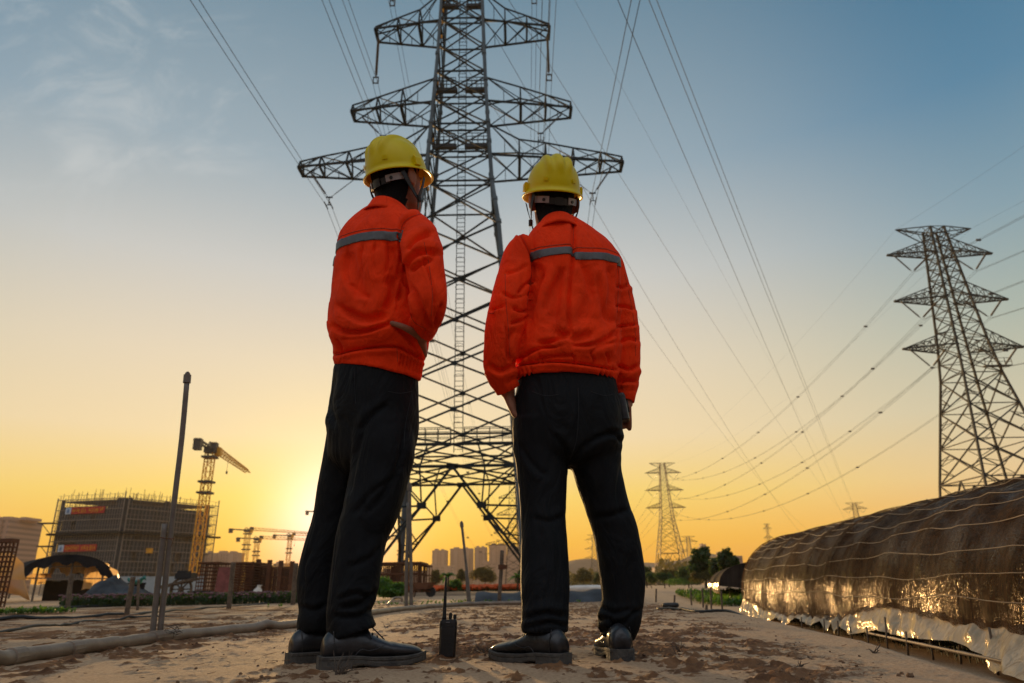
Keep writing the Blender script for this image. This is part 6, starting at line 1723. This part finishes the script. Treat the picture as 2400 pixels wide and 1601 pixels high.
rack(596, 702, 1331, 31, 2.0, 20, 3, 'long rusty slatted cage with tall posts left of the left man', True, False, 4, 0.055)
rack(868, 986, 1322, 30, 2.2, 26, 3, 'rusty slatted cage between the left man\'s leg and the high-rises', True, True, 0, 0.055)
rack(986, 1000, 1326, 30.4, 2.0, 2, 3, 'narrow rusty frame at the right end of the slatted cage', False, True, 0, 0.04)
rack(-60, 24, 1271, 13.5, 0.22, 9, 13, 'dark rusty rack of rungs at the left picture edge', False, True, 0, 0.03, 'rusty_rack')
a, b_ = at(500, 1397, 29.3), at(536, 1397, 29.3); m = MB(); t0, t1 = at(513, 1330, 29.5), at(549, 1329, 29.5)
for v in (a, b_): v.z = 0.02
m.add([a, b_, t1, t0, a + Vector((0, .06, 0)), b_ + Vector((0, .06, 0)), t1 + Vector((0, .06, 0)), t0 + Vector((0, .06, 0))], [(0, 1, 2, 3), (7, 6, 5, 4), (0, 4, 5, 1), (1, 5, 6, 2), (2, 6, 7, 3), (3, 7, 4, 0)])
o = m.build('leaning_board', M['red_board'], None, a); tag(o, 'faded red board leaning on the rusty wire cage', 'board')
def tub(px, Y, w, h, label, material='black_plastic'):
    b = gnd_at(px, Y); m = MB()
    m.loft([ellring(b + Vector((0, 0, z)), Vector((w / 2 * k, 0, 0)), Vector((0, w / 3 * k, 0)), 20, 4.0) for z, k in ((0, .88), (h * .9, 1.0), (h * .9, 1.06), (h, 1.06), (h, .98), (h * .2, .88))])
    o = m.build('tub', M[material], None, b); tag(o, label, 'tub', 'tubs by the cages')
tub(466, 27, 0.75, 0.26, 'black tub below the rusty wire cage, nearest the handcart'); tub(488, 27, 0.65, 0.22, 'black tub left of the leaning red board'); tub(562, 28, 0.9, 0.2, 'flat black tub right of the leaning red board'); tub(592, 28.5, 0.6, 0.24, 'black tub beside the white sack')
tub(312, 25, 0.65, 0.55, 'dark green crate beside the thin stake', 'net_roof')
b = gnd_at(601, 28); m = MB(); m.loft([ellring(b + Vector((0.02 * i, 0, z)), Vector((r, 0, 0)), Vector((0, r, 0)), 14, 2.3) for i, (z, r) in enumerate(((0, .14), (.1, .17), (.25, .16), (.34, .08), (.40, .07), (.44, .10)))]); o = m.build('sack', M['white'], None, b, smooth=True); tag(o, 'small white sack at the foot of the slatted cage', 'sack')
# teal cloth on a line
a, b_ = at(300, 1353, 24), at(338, 1349, 24); m = MB(); rs = []
for i in range(13):
    p = a.lerp(b_, i / 12) - Vector((0, 0, 0.12 * math.sin(math.pi * i / 12))); d_ = 0.10 + 0.05 * math.sin(i * 1.7); rs.append([p, p + Vector((0, .12, -.02)), p + Vector((0.02, .14, -d_)), p + Vector((0, -0.02, -d_ * 0.8))])
m.loft(rs); o = m.build('teal_cloth', M['teal'], None, a, smooth=True); tag(o, 'teal cloth hung over the dark green crate', 'cloth')

# handcart
b = gnd_at(423, 19.0); T = empty('handcart', b, 'old wooden handcart with one big spoked wheel left of the rusty cages', 'cart')
wc = b + Vector((0, 0, 0.29)); ax = Vector((0, 1, 0)); m = MB()
for i in range(28):
    a0, a1 = 2 * math.pi * i / 28, 2 * math.pi * (i + 1) / 28; m.bar(wc + Vector((math.cos(a0), 0, math.sin(a0))) * .27, wc + Vector((math.cos(a1), 0, math.sin(a1))) * .27, 0.05)
wh = m.build('wheel', M['wood'], T); m = MB()
for i in range(8): a0 = math.pi * i / 4; m.bar(wc, wc + Vector((math.cos(a0), 0, math.sin(a0))) * .27, 0.03)
m.tube([wc - ax * .08, wc + ax * .08], 0.05, 10); m.build('spokes', M['wood'], wh)
m = MB()
for yy in (-.16, .16): m.bar(wc + Vector((-.62, yy, .04)), wc + Vector((.40, yy, .26)), 0.05); m.bar(wc + Vector((-.30, yy, .12)), wc + Vector((-.34, yy, -.29)), 0.045)
for x in (-.2, .0, .2): m.bar(wc + Vector((x, -.16, .15 + x * .2)), wc + Vector((x, .16, .15 + x * .2)), 0.04)
m.build('frame', M['wood'], T); m = MB(); m.box(wc + Vector((.08, 0, .33)), (.42, .36, .14)); m.box(wc + Vector((.02, 0, .42)), (.26, .26, .07)); m.build('load', M['rubber'], T)
# small barrow under the cage on the right of the left man
b = gnd_at(990, 19.0); T = empty('wheelbarrow', b, 'small dark wheelbarrow in front of the slatted cage', 'wheelbarrow'); m = MB(); m.loft([ellring(b + Vector((0, 0, z)), Vector((w_, 0, 0)), Vector((0, .22, 0)), 16, 3.5) for z, w_ in ((.20, .22), (.36, .36), (.36, .33), (.24, .2))]); m.build('tray', M['rust'], T)
m = MB(); c = b + Vector((.22, 0, .13)); m.tube([c + Vector((0, -.04, 0)), c + Vector((0, .04, 0))], .13, 16); m.build('wheel', M['rubber'], T); m = MB()
for yy in (-.18, .18): m.bar(c + Vector((0, yy * .3, 0)), b + Vector((-.75, yy, .40)), .035); m.bar(b + Vector((-.18, yy, .22)), b + Vector((-.24, yy, 0)), .03)
m.build('frame', M['rust'], T)
# bent hoop
Q = catmull([gnd(908, 1419), at(921, 1404, 12.4), at(930, 1401, 12.4), at(941, 1402, 12.4), at(942, 1412, 12.4)], 5); m = MB(); m.tube(Q, 0.02, 8); o = m.build('bent_pipe', M['pvc'], None, Q[0], smooth=True); tag(o, 'bent pale pipe hoop sticking out of the ground by the bushes', 'pipe')

# --- tunnels at the left
b = gnd_at(130, 25); T = empty('plastic_tunnel', b, 'large open tunnel with a black shade-net roof and torn glowing plastic end', 'tunnel', 'growing tunnels')
xa, xb = at(22, 1395, 25).x, at(268, 1395, 25).x; W = xb - xa; Htun = at(150, 1300, 25).z
def arch_x(f): return xa + W * (0.5 - 0.5 * math.cos(math.pi * f))
def arch_z(f, k=1.0): return Htun * k * math.sin(math.pi * min(1, max(0, f))) ** 0.62
rs = []; n = 30
for yy, zz in ((25.0, 1.0), (26.0, 1.01), (27.2, 1.0), (28.4, 0.98)):
    rs.append([Vector((arch_x(0.06 + 0.76 * i / n) - (yy - 25) * .95, yy, arch_z(0.06 + 0.76 * i / n, zz))) for i in range(n + 1)])
m = MB(); m.loft(rs + [], cap=False, closed=False); m.loft([[p + Vector((0, 0, -0.06)) for p in r] for r in reversed(rs)], cap=False, closed=False)
fr = [Vector((arch_x(0.06 + 0.84 * i / n), 24.9, arch_z(0.06 + 0.84 * i / n))) for i in range(n + 1)]
m.loft([fr, [p + Vector((-(p.x - (xa + xb) / 2) * .05, 0, -0.30 - 0.08 * math.sin(i * 1.3))) for i, p in enumerate(fr)]], cap=False, closed=False); m.build('shade_net', M['net_roof'], T, smooth=True)
def hang(x0, x1, z0, zlo, y, seed, nx=26):
    q = random.Random(seed); rs = []
    for i in range(nx + 1):
        f = i / nx; x = x0 + (x1 - x0) * f; zt = min(z0, arch_z(math.acos(max(-1, min(1, 1 - 2 * (x - xa) / W))) / math.pi) - 0.1); zl = zlo(f); yv = y + 0.10 * math.sin(f * 22 + seed)
        rs.append([Vector((x, yv + 0.05 * math.sin(k * 2 + i), zt + (zl - zt) * k / 5)) for k in range(6)])
    m = MB(); m.loft(rs, cap=False, closed=False); m.build('plastic_sheet', M['film'], T, smooth=True)
hang(xa + W * .22, xa + W * .66, Htun * .92, lambda f: Htun * (.52 + .10 * abs(math.sin(f * 7)) + (0.1 if .15 < f < .25 else 0)), 25.6, 1)
hang(xa + W * .60, xa + W * .985, Htun * .92, lambda f: Htun * (.20 + .05 * math.sin(f * 9)), 25.4, 2)
hang(xa + W * .05, xa + W * .26, Htun * .6, lambda f: Htun * (.44 + .06 * math.sin(f * 8)), 25.5, 4)
for i in range(3):
    m = MB(); yy = 25.05 + i * 1.5; m.tube([Vector((arch_x(f) - (yy - 25) * .95, yy, arch_z(f) - 0.08)) for f in np.linspace(0.01, .99, 24)], 0.03, 6); m.build('hoop', M['pvc_dark'], T)
for f in (.30, .52, .74):
    m = MB(); x = arch_x(f); m.bar((x, 25.1, 0), (x, 25.1, arch_z(f) - .1), 0.05); m.build('prop', M['pvc_dark'], T)
m = MB(); m.bar((xa + .3, 25.1, Htun * .50), (xb - .2, 25.1, Htun * .46), .04); m.bar((xa + W * .18, 25.1, Htun * .74), (xb - W * .2, 25.1, Htun * .74), .03); m.build('rail', M['pvc_dark'], T)
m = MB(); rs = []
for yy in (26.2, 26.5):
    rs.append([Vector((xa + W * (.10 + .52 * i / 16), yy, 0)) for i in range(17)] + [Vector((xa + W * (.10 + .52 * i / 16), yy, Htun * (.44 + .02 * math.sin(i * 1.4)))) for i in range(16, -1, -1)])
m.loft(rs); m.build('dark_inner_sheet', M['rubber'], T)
b = gnd_at(10, 20); T = empty('plastic_tunnel', b, 'white plastic tunnel end cut by the left picture edge', 'tunnel', 'growing tunnels'); x0, x1 = at(-160, 1395, 20).x, at(52, 1395, 20).x; H2 = at(0, 1306, 20).z
rs = []
for yy in (20.0, 21, 22.5, 24): rs.append([Vector((x0 - (yy - 20) * .9 + (x1 - x0) * (.5 - .5 * math.cos(math.pi * f)), yy + 0.04 * math.sin(f * 40), 0.22 + H2 * math.sin(math.pi * f) ** .6 + 0.01 * math.sin(f * 60 + yy))) for f in np.linspace(0.02, .985, 26)])
m = MB(); m.loft(rs, cap=False, closed=False); c0 = Vector(((x0 + x1) / 2, 20.0, .25))
m.loft([rs[0], [p.lerp(c0, .5) + Vector((0, .06 * math.sin(i), 0)) for i, p in enumerate(rs[0])], [p.lerp(c0, .96) for p in rs[0]]], cap=False, closed=False); m.build('plastic_cover', M['film'], T, smooth=True)
m = MB(); c = at(56, 1388, 19.8); P0 = [Vector((c.x - .55, 19.8, .62)), Vector((c.x - .12, 19.8, .60)), Vector((c.x + .02, 19.8, .32)), Vector((c.x + .14, 19.8, .08)), Vector((c.x - .1, 19.8, .20)), Vector((c.x - .6, 19.8, .30))]
m.loft([P0, [p + Vector((0, .10, 0)) for p in P0]]); m.build('loose_flap', M['film'], T, smooth=True)
# tarpaulin heap
q = random.Random(12); n = 34; c = gnd_at(270, 17.0); rs = []
xl, xr = at(190, 1420, 17).x, at(350, 1420, 17).x
for j in range(16):
    y = 16.2 + 1.8 * j / 15; r = []
    for i in range(n + 1):
        f = i / n; x = xl + (xr - xl) * f; e = max(0, math.sin(math.pi * f)) ** .5 * max(0, math.sin(math.pi * j / 15)) ** .6
        z = e * (0.14 + 0.42 * math.exp(-((f - .34) / .2) ** 2) + 0.20 * math.exp(-((f - .75) / .14) ** 2) + 0.34 * abs(fbm(np.array([[f * 9, j * .5, 1.0]]), 4, 4)[0] - .5) + 0.16 * (fbm(np.array([[f * 16, j * 1.1, 3.0]]), 3, 6)[0] - .5))
        r.append(Vector((x, y, max(0.0, z) - 0.005)))
    rs.append(r)
m = MB(); m.loft(rs, cap=False, closed=False); o = m.build('tarpaulin_heap', M['tarp'], None, c, smooth=True); tag(o, 'crumpled dark blue tarpaulin heap in front of the dark net tunnel', 'tarpaulin')
# earth mound and pond liner behind the men
c = gnd_at(1060, 24); rs = []
for j in range(14):
    y = 21 + 6 * j / 13; rs.append([Vector((c.x + (i / 24 - .5) * 9.0, y, 0.12 * max(0, math.sin(math.pi * i / 24)) ** .7 * max(0, math.sin(math.pi * j / 13)) ** .7 + .05 * (fbm(np.array([[i * .4, j * .5, 0]]), 3, 2)[0] - .5) - .02)) for i in range(25)])
m = MB(); m.loft(rs, cap=False, closed=False); o = m.build('earth_mound', mat('mound_earth', (0.17, 0.10, 0.05), .95, var=.3, vscale=2, bump=.4, bscale=12), None, c, smooth=True); o['kind'] = 'structure'
def liner(px0, px1, Y, dep, h, label, seed):
    x0, x1 = at(px0, 1400, Y).x, at(px1, 1400, Y).x; q = random.Random(seed); prof = ((0, 0), (0.05, h * .55), (.12, h), (.3, h * 1.05), (.6, h * .6), (1, h * .3)); rs = []
    for i in range(33):
        f = i / 32; rs.append([Vector((x0 + (x1 - x0) * f, Y + dep * a + .04 * math.sin(f * 9 + k), z * (1 + .10 * math.sin(f * 7 + k * .4) + .04 * math.sin(f * 17)))) for k, (a, z) in enumerate(prof)])
    m = MB(); m.loft(rs, cap=False, closed=False); o = m.build('pond_liner', M['tarp'], None, (x0, Y, 0), smooth=True); tag(o, label, 'tarpaulin', 'dark liners round the ponds')
liner(1112, 1250, 10.4, 2.5, .135, 'slate blue pond liner behind the rough dark post', 3); liner(1290, 1425, 10.2, 2.5, .15, 'slate blue pond liner seen between the right man\'s legs', 5)
a = gnd_at(1375, 22); m = MB(); m.loft([ellring(a + Vector((0, 0, z)), Vector((.62 * k, 0, 0)), Vector((0, .5 * k, 0)), 20, 3) for z, k in ((.02, .9), (.16, 1), (.22, .92), (.24, .5))]); o = m.build('sand_bags', M['white'], None, a, smooth=True); tag(o, 'white sacks piled beyond the pond liner between the right man\'s legs', 'sacks')
a = gnd(1572, 1424); m = MB()
for i in range(20):
    pass
m.loft([[a + Vector((math.cos(t) * (.062 + .022 * math.cos(s)), math.sin(t) * (.062 + .022 * math.cos(s)), .022 + .022 * math.sin(s))) for s in np.linspace(0, 2 * math.pi, 9)[:-1]] for t in np.linspace(0, 2 * math.pi, 25)], cap=False); o = m.build('old_tyre', M['rubber'], None, a, smooth=True); tag(o, 'small black tyre lying on the sand left of the tunnels', 'tyre')
for i, (px, py, h, lab) in enumerate(((1537, 1412, 1380, 'thin stake at the left end of the grass verge'), (1580, 1415, 1395, 'short thin stake second along the grass verge'), (1618, 1408, 1382, 'thin stake in the middle of the grass verge'), (1645, 1412, 1380, 'tall thin stake left of the second tunnel'), (1664, 1410, 1376, 'thin stake close to the second tunnel'), (1689, 1413, 1385, 'thin stake in front of the second tunnel\'s left corner'), (1655, 1430, 1418, 'stub of a stake on the bare sand'))):
    pole('stake', px, py, px + 1, h, .012, M['wood'], lab, 'thin stakes along the verge', n=6)

# ================================================================== the long low shade-net tunnel on the right
SL, X0 = 0.15, 1.86                                       # its near wall runs along X = X0 + SL*Y
WID = 2.5
def wall_hit(px, py):
    d = ray(px, py); t = X0 / (d.x - SL * d.y); return d.y * t, CAM_H + d.z * t
NETB = [(1738, 1404), (1784, 1429), (1830, 1445), (1876, 1446), (1930, 1454), (1976, 1454), (1983, 1441), (2067, 1421), (2098, 1429), (2167, 1445), (2251, 1466), (2328, 1471), (2400, 1489)]
FILMB = [(1738, 1430), (1772, 1452), (1803, 1458), (1830, 1447), (1849, 1466), (1876, 1447), (1910, 1467), (1933, 1455), (1949, 1479), (1960, 1459), (1968, 1487), (1979, 1465), (2006, 1487), (2071, 1476), (2137, 1494), (2251, 1502), (2328, 1533), (2359, 1567), (2382, 1579), (2400, 1571)]
nb = sorted(wall_hit(*p) for p in NETB); fb = sorted(wall_hit(*p) for p in FILMB)
Y_END = nb[-1][0]
def zn(y): return float(np.interp(y, [p[0] for p in nb], [p[1] for p in nb]))
def zf(y): return float(np.interp(y, [p[0] for p in fb], [p[1] for p in fb]))
print('tunnel end', Y_END, nb[0], fb[0], fb[-1])
def topz(y): return float(np.interp(y, [1.2, 4, 6, 9, Y_END], TOPZ))
TOPZ = [0.86, 0.89, 0.92, 0.955, 0.99]
FOOT = -0.20
RIBS = [1.6, 2.75, 3.55, 4.25, 4.75, 5.35, 6.15, 6.9, 7.75, 8.7, 9.7, 10.8, Y_END]
def arch(y, z=None, f=None):
    """point on the arch at station y, by height on the near side or by fraction 0..1 round the whole arch"""
    H = topz(y) - FOOT; hw_ = WID / 2
    if f is None: f = math.asin(max(0.0, min(1.0, (z - FOOT) / H)) ** (1 / 0.72)) / math.pi
    s = max(0.0, math.sin(math.pi * f)) ** 0.72
    x = X0 + SL * y + hw_ * (1 - math.copysign(abs(math.cos(math.pi * f)) ** 0.85, math.cos(math.pi * f)))
    return Vector((x, y, FOOT + H * s)), f
def sag(y, f):
    k = 0
    for a, b in zip(RIBS[:-1], RIBS[1:]):
        if a <= y <= b: k = math.sin(math.pi * (y - a) / (b - a)) ** 0.8 * min(1.0, (b - a) / 0.9)
    return 0.055 * k * (0.4 + 0.6 * math.sin(math.pi * f))
def surf(y, f, off=0.0):
    p, _ = arch(y, f=f); q, _ = arch(y, f=min(0.999, f + 0.01)); r, _ = arch(y, f=max(0.001, f - 0.01)); t = (q - r).normalized(); n = Vector((-t.z, 0, t.x))
    return p + n * (off - sag(y, f)), n
ys = np.concatenate([np.arange(1.2, 7.0, 0.035), np.arange(7.0, Y_END, 0.06), [Y_END]])
shade = empty('shade_net_tunnel', (X0 + SL * 6 + 1, 6, FOOT), 'long low tunnel under brown shade net with torn white plastic showing along its foot', 'tunnel', 'growing tunnels')
def fz(y, z): return arch(y, z=z)[1]
nq = np.random.RandomState(3)
def net_bottom(y): return zn(y) + 0.006 * math.sin(y * 41) + 0.008 * math.sin(y * 17.3)
rows = []
for y in ys:
    f0 = fz(y, net_bottom(y)); r = []
    for i in range(61):
        f = f0 + (0.86 - f0) * i / 60; p, n = surf(y, f); k = 1 - i / 60
        w = 0.010 * (fbm(np.array([[y * 2.6, f * 9, 3.0]]), 3, 7)[0] - .5) + 0.006 * k * math.sin(y * 23 + 4 * f)
        r.append(p + n * w)
    rows.append(r)
m = MB(); m.loft(rows, cap=False, closed=False)
nm = bpy.data.materials.new('brown_shade_net'); nm.use_nodes = True; t = nm.node_tree; b = t.nodes['Principled BSDF']; b.inputs['Roughness'].default_value = 0.9; b.inputs['Specular IOR Level'].default_value = 0.08
tc_ = t.nodes.new('ShaderNodeTexCoord')
def nz(scale, st, det=3):
    mp_ = t.nodes.new('ShaderNodeMapping'); mp_.inputs['Scale'].default_value = st; t.links.new(tc_.outputs['Object'], mp_.inputs[0])
    n = t.nodes.new('ShaderNodeTexNoise'); n.inputs['Scale'].default_value = scale; n.inputs['Detail'].default_value = det; t.links.new(mp_.outputs[0], n.inputs['Vector']); return n.outputs['Fac']
def rp(f, p0, p1, a, c):
    r = t.nodes.new('ShaderNodeValToRGB'); r.color_ramp.elements[0].position = p0; r.color_ramp.elements[1].position = p1; r.color_ramp.elements[0].color = (*a, 1); r.color_ramp.elements[1].color = (*c, 1); t.links.new(f, r.inputs[0]); return r.outputs[0]
t.links.new(rp(nz(60, (1, 1, .12)), .35, .65, (0.012, 0.0075, 0.005), (0.085, 0.038, 0.014)), b.inputs['Base Color'])
tl = t.nodes.new('ShaderNodeBsdfTranslucent'); tl.inputs[0].default_value = (0.30, 0.12, 0.035, 1)
mx0 = t.nodes.new('ShaderNodeMixShader'); mx0.inputs[0].default_value = 0.22; t.links.new(b.outputs[0], mx0.inputs[1]); t.links.new(tl.outputs[0], mx0.inputs[2])
tp = t.nodes.new('ShaderNodeBsdfTransparent'); mx = t.nodes.new('ShaderNodeMixShader')
hol = rp(nz(240, (1, 1, .5), 2), .46, .52, (0.02, 0.02, 0.02), (1, 1, 1))
wr = rp(nz(5, (1, 1, .5), 4), .38, .58, (0.10, 0.10, 0.10), (0.95, 0.95, 0.95)); ml = t.nodes.new('ShaderNodeMath'); ml.operation = 'MULTIPLY'; t.links.new(hol, ml.inputs[0]); t.links.new(wr, ml.inputs[1])
t.links.new(ml.outputs[0], mx.inputs[0]); t.links.new(mx0.outputs[0], mx.inputs[1]); t.links.new(tp.outputs[0], mx.inputs[2]); t.links.new(mx.outputs[0], t.nodes['Material Output'].inputs[0])
m.build('shade_net', nm, shade, smooth=True)
# crinkled clear film under the net; it catches the sun through the weave
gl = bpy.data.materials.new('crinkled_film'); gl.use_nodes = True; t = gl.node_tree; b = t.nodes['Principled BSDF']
b.inputs['Base Color'].default_value = (0.035, 0.020, 0.012, 1); b.inputs['Roughness'].default_value = 0.14; b.inputs['Specular IOR Level'].default_value = 0.7; b.inputs['Specular Tint'].default_value = (1.0, 0.62, 0.22, 1)  # specular tint paints the glints gold
tc_ = t.nodes.new('ShaderNodeTexCoord'); bp_ = t.nodes.new('ShaderNodeBump'); bp_.inputs['Strength'].default_value = 1.0; bp_.inputs['Distance'].default_value = 0.014; t.links.new(nz(22, (1, 1, .45), 5), bp_.inputs['Height']); t.links.new(bp_.outputs[0], b.inputs['Normal'])
m = MB(); rows = []
for y in ys[::2]:
    f0 = fz(y, net_bottom(y) + 0.03); rows.append([(lambda pn: pn[0] + pn[1] * (-0.022 + 0.008 * math.sin(y * 31 + i)))(surf(y, f0 + (0.86 - f0) * i / 30)) for i in range(31)])
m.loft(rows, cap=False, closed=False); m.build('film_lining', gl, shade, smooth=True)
# the plastic skirt hanging below the net: pleats running down to where it is tied
ties = sorted(wall_hit(*p)[0] for p in ((1742, 1433), (1830, 1447), (1876, 1447), (1933, 1455), (1960, 1459), (1979, 1465), (2071, 1476), (2137, 1494), (2251, 1502), (2382, 1579)))
def skirt(y0, y1, name):
    yy = np.arange(y0, y1, 0.016); rows = []
    for y in yy:
        zt, zb = net_bottom(y) + 0.05, zf(y); f0 = fz(y, zt); top_, n = surf(y, f0, -0.034); r = []
        dt = min(abs(y - tt) for tt in ties)
        for i in range(19):
            f = i / 18; z = zt + (zb - zt) * f; pl = math.sin(y * 17 + 5 * f + 3 * math.sin(y * 5)) * 0.7 + math.sin(y * 37 - 9 * f) * 0.16 + math.sin((zt - z) * 70 + y * 9 + 2 * math.sin(y * 7)) * 0.40 * f
            amp = 0.016 * sstep(0.08, 0.5, f) * min(1.0, 0.35 + dt * 4)
            xw = X0 + SL * y + (top_.x - X0 - SL * y) * (1 - f) ** 1.6 - 0.05 * f * math.sin(math.pi * f * .5) + amp * pl
            if y < 3.9: xw -= (3.9 - y) * 0.22 * f
            r.append(Vector((xw, y, z)))
        rows.append(r)
    m = MB(); m.loft(rows, cap=False, closed=False); return m.build(name, M['skirt'], shade, smooth=True)
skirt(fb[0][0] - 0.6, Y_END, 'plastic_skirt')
# cords over the net
for i, z in enumerate((0.11, 0.25, 0.40, 0.545, 0.665, 0.755, 0.83, 0.875, 0.905)):
    Pq = []
    for y in ys[::4]:
        zz = z * (topz(y) / 0.93); zz += 0.014 * math.sin(y * 1.9 + i * 1.7) + 0.010 * math.sin(y * 4.7 + i)
        if zz < net_bottom(y) + 0.03: continue
        f = fz(y, min(zz, topz(y) - 0.012)); p, n = surf(y, f, 0.006); Pq.append(p)
    m = MB(); m.tube(Pq, 0.0026, 5); m.build('cord', M['cord'], shade, smooth=True)
for y in RIBS:
    m = MB(); m.tube([surf(y, f, -0.040)[0] for f in np.linspace(0.004, 0.996, 26)], 0.012, 7); m.build('hoop', M['pvc_dark'], shade, smooth=True)
# end curtain at the far end
m = MB(); rs = [[arch(Y_END, f=f)[0] for f in np.linspace(.05, .95, 30)]]; c = arch(Y_END, f=.5)[0] - Vector((0, 0, .9)); rs.append([p.lerp(c, .5) + Vector((0, .08, 0)) for p in rs[0]]); rs.append([p.lerp(c, .97) + Vector((0, .05, 0)) for p in rs[0]]); m.loft(rs, cap=False, closed=False); m.build('end_net', nm, shade, smooth=True)
# bamboo rail and stakes below it, flowers growing inside
a, b_ = wall_hit(2048, 1483), wall_hit(2400, 1552)
pa = Vector((X0 + SL * a[0] - .05, a[0], a[1])); pb = Vector((X0 + SL * b_[0] - .08, b_[0], b_[1])); pb = pb + (pb - pa) * 0.3
m = MB(); Pq = [pa.lerp(pb, f) for f in np.linspace(0, 1, 26)]; m.tube(Pq, [0.0085 if i % 5 else 0.0105 for i in range(26)], 8); m.build('rail', M['cord'], shade, smooth=False)
for i, (x0, y0, x1, y1) in enumerate(((1880, 1477, 1878, 1446), (1933, 1490, 1931, 1450), (1966, 1497, 1963, 1455), (1998, 1503, 1992, 1470), (2036, 1516, 2031, 1468), (2081, 1525, 2074, 1446), (2129, 1537, 2123, 1480), (2188, 1548, 2180, 1498), (2253, 1557, 2245, 1480), (2340, 1583, 2318, 1470))):
    Yp = gnd(x0, y0, -0.24).y; b = at(x0, y0, Yp); t_ = at(x1, y1, Yp); b.z = min(b.z, gz(b.x, Yp) + .0)
    m = MB(); m.tube([b, b.lerp(t_, .5), t_], 0.0065, 7); o = m.build('stake', M['wood'], None, b, smooth=True)
    tag(o, ('thin stake %s at the foot of the long tunnel' % ['farthest away', 'second from the far end', 'third from the far end', 'fourth from the far end', 'fifth from the far end', 'sixth from the far end', 'fourth from the near end', 'third from the near end', 'second from the near end', 'leaning nearest us'][i]), 'stake', 'stakes at the tunnel foot')
plants('tunnel_flowers', [(X0 + SL * 3 + .05, 3, 0), (X0 + SL * 11.4 + .05, 11.4, 0), (X0 + SL * 11.4 + .9, 11.4, 0), (X0 + SL * 3 + .9, 3, 0)], 1500, 0.17, 'dark row of pink flowers growing under the shade-net tunnel', mat('shaded_leaf', (0.022, 0.040, 0.014), .6, var=.4, vscale=8), M['petal'], 0.35, 44, 0.045, 0.014)
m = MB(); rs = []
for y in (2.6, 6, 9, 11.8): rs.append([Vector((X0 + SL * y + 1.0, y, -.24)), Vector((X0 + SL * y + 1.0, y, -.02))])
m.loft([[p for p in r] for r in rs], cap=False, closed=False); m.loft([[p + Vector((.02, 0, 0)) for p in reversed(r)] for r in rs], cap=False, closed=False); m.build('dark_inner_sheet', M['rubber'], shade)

# second tunnel beyond
M['net_brown'] = mat('faded_shade_net', (0.040, 0.030, 0.024), 0.95, spec=0.05, var=0.4, vscale=6, bump=0.3, bscale=30, stretch=(1, 1, 0.3))
b = gnd_at(1715, 17.5); x0, x1 = at(1688, 1400, 17.5).x, at(1688, 1400, 17.5).x + 2.6; H2 = at(1735, 1318, 18.5).z
T = empty('shade_net_tunnel', b, 'smaller shade-net tunnel beyond the left end of the long one', 'tunnel', 'growing tunnels')
def a2(y, f): return Vector((x0 + (y - 17.5) * .23 + (x1 - x0) * (.5 - .5 * math.copysign(abs(math.cos(math.pi * f)) ** .8, math.cos(math.pi * f))), y, .0 + H2 * math.sin(math.pi * f) ** .62 - .05 * abs(math.sin((y - 17.5) * 3.14 / .9)) * math.sin(math.pi * f)))
m = MB(); m.loft([[a2(y, f) for f in np.linspace(0.035, .9, 30)] for y in np.arange(17.5, 24, .15)], cap=False, closed=False); m.build('shade_net', M['net_brown'], T, smooth=True)
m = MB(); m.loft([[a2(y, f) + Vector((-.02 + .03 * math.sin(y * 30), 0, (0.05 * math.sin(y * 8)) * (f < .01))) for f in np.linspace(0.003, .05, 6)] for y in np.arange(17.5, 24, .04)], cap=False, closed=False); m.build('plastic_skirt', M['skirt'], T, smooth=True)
m = MB(); rs = [[a2(17.5, f) for f in np.linspace(.03, .97, 26)]]; c = a2(17.5, .5) - Vector((0, 0, .7)); rs += [[p.lerp(c, .5) for p in rs[0]], [p.lerp(c, .97) for p in rs[0]]]; m.loft(rs, cap=False, closed=False); m.build('end_net', M['net_brown'], T, smooth=True)

# ================================================================== evening haze
hz = bpy.data.materials.new('evening_haze'); hz.use_nodes = True; t = hz.node_tree; t.nodes.remove(t.nodes['Principled BSDF'])
pv = t.nodes.new('ShaderNodeVolumePrincipled'); pv.inputs['Color'].default_value = (0.96, 0.76, 0.46, 1); pv.inputs['Density'].default_value = HAZE_D; pv.inputs['Anisotropy'].default_value = 0.1
t.links.new(pv.outputs[0], t.nodes['Material Output'].inputs['Volume'])
m = MB(); m.box((0, 600, 35.5), (3100, 1880, 76)); o = m.build('haze', hz, None, (0, 0, 0)); o['kind'] = 'stuff'
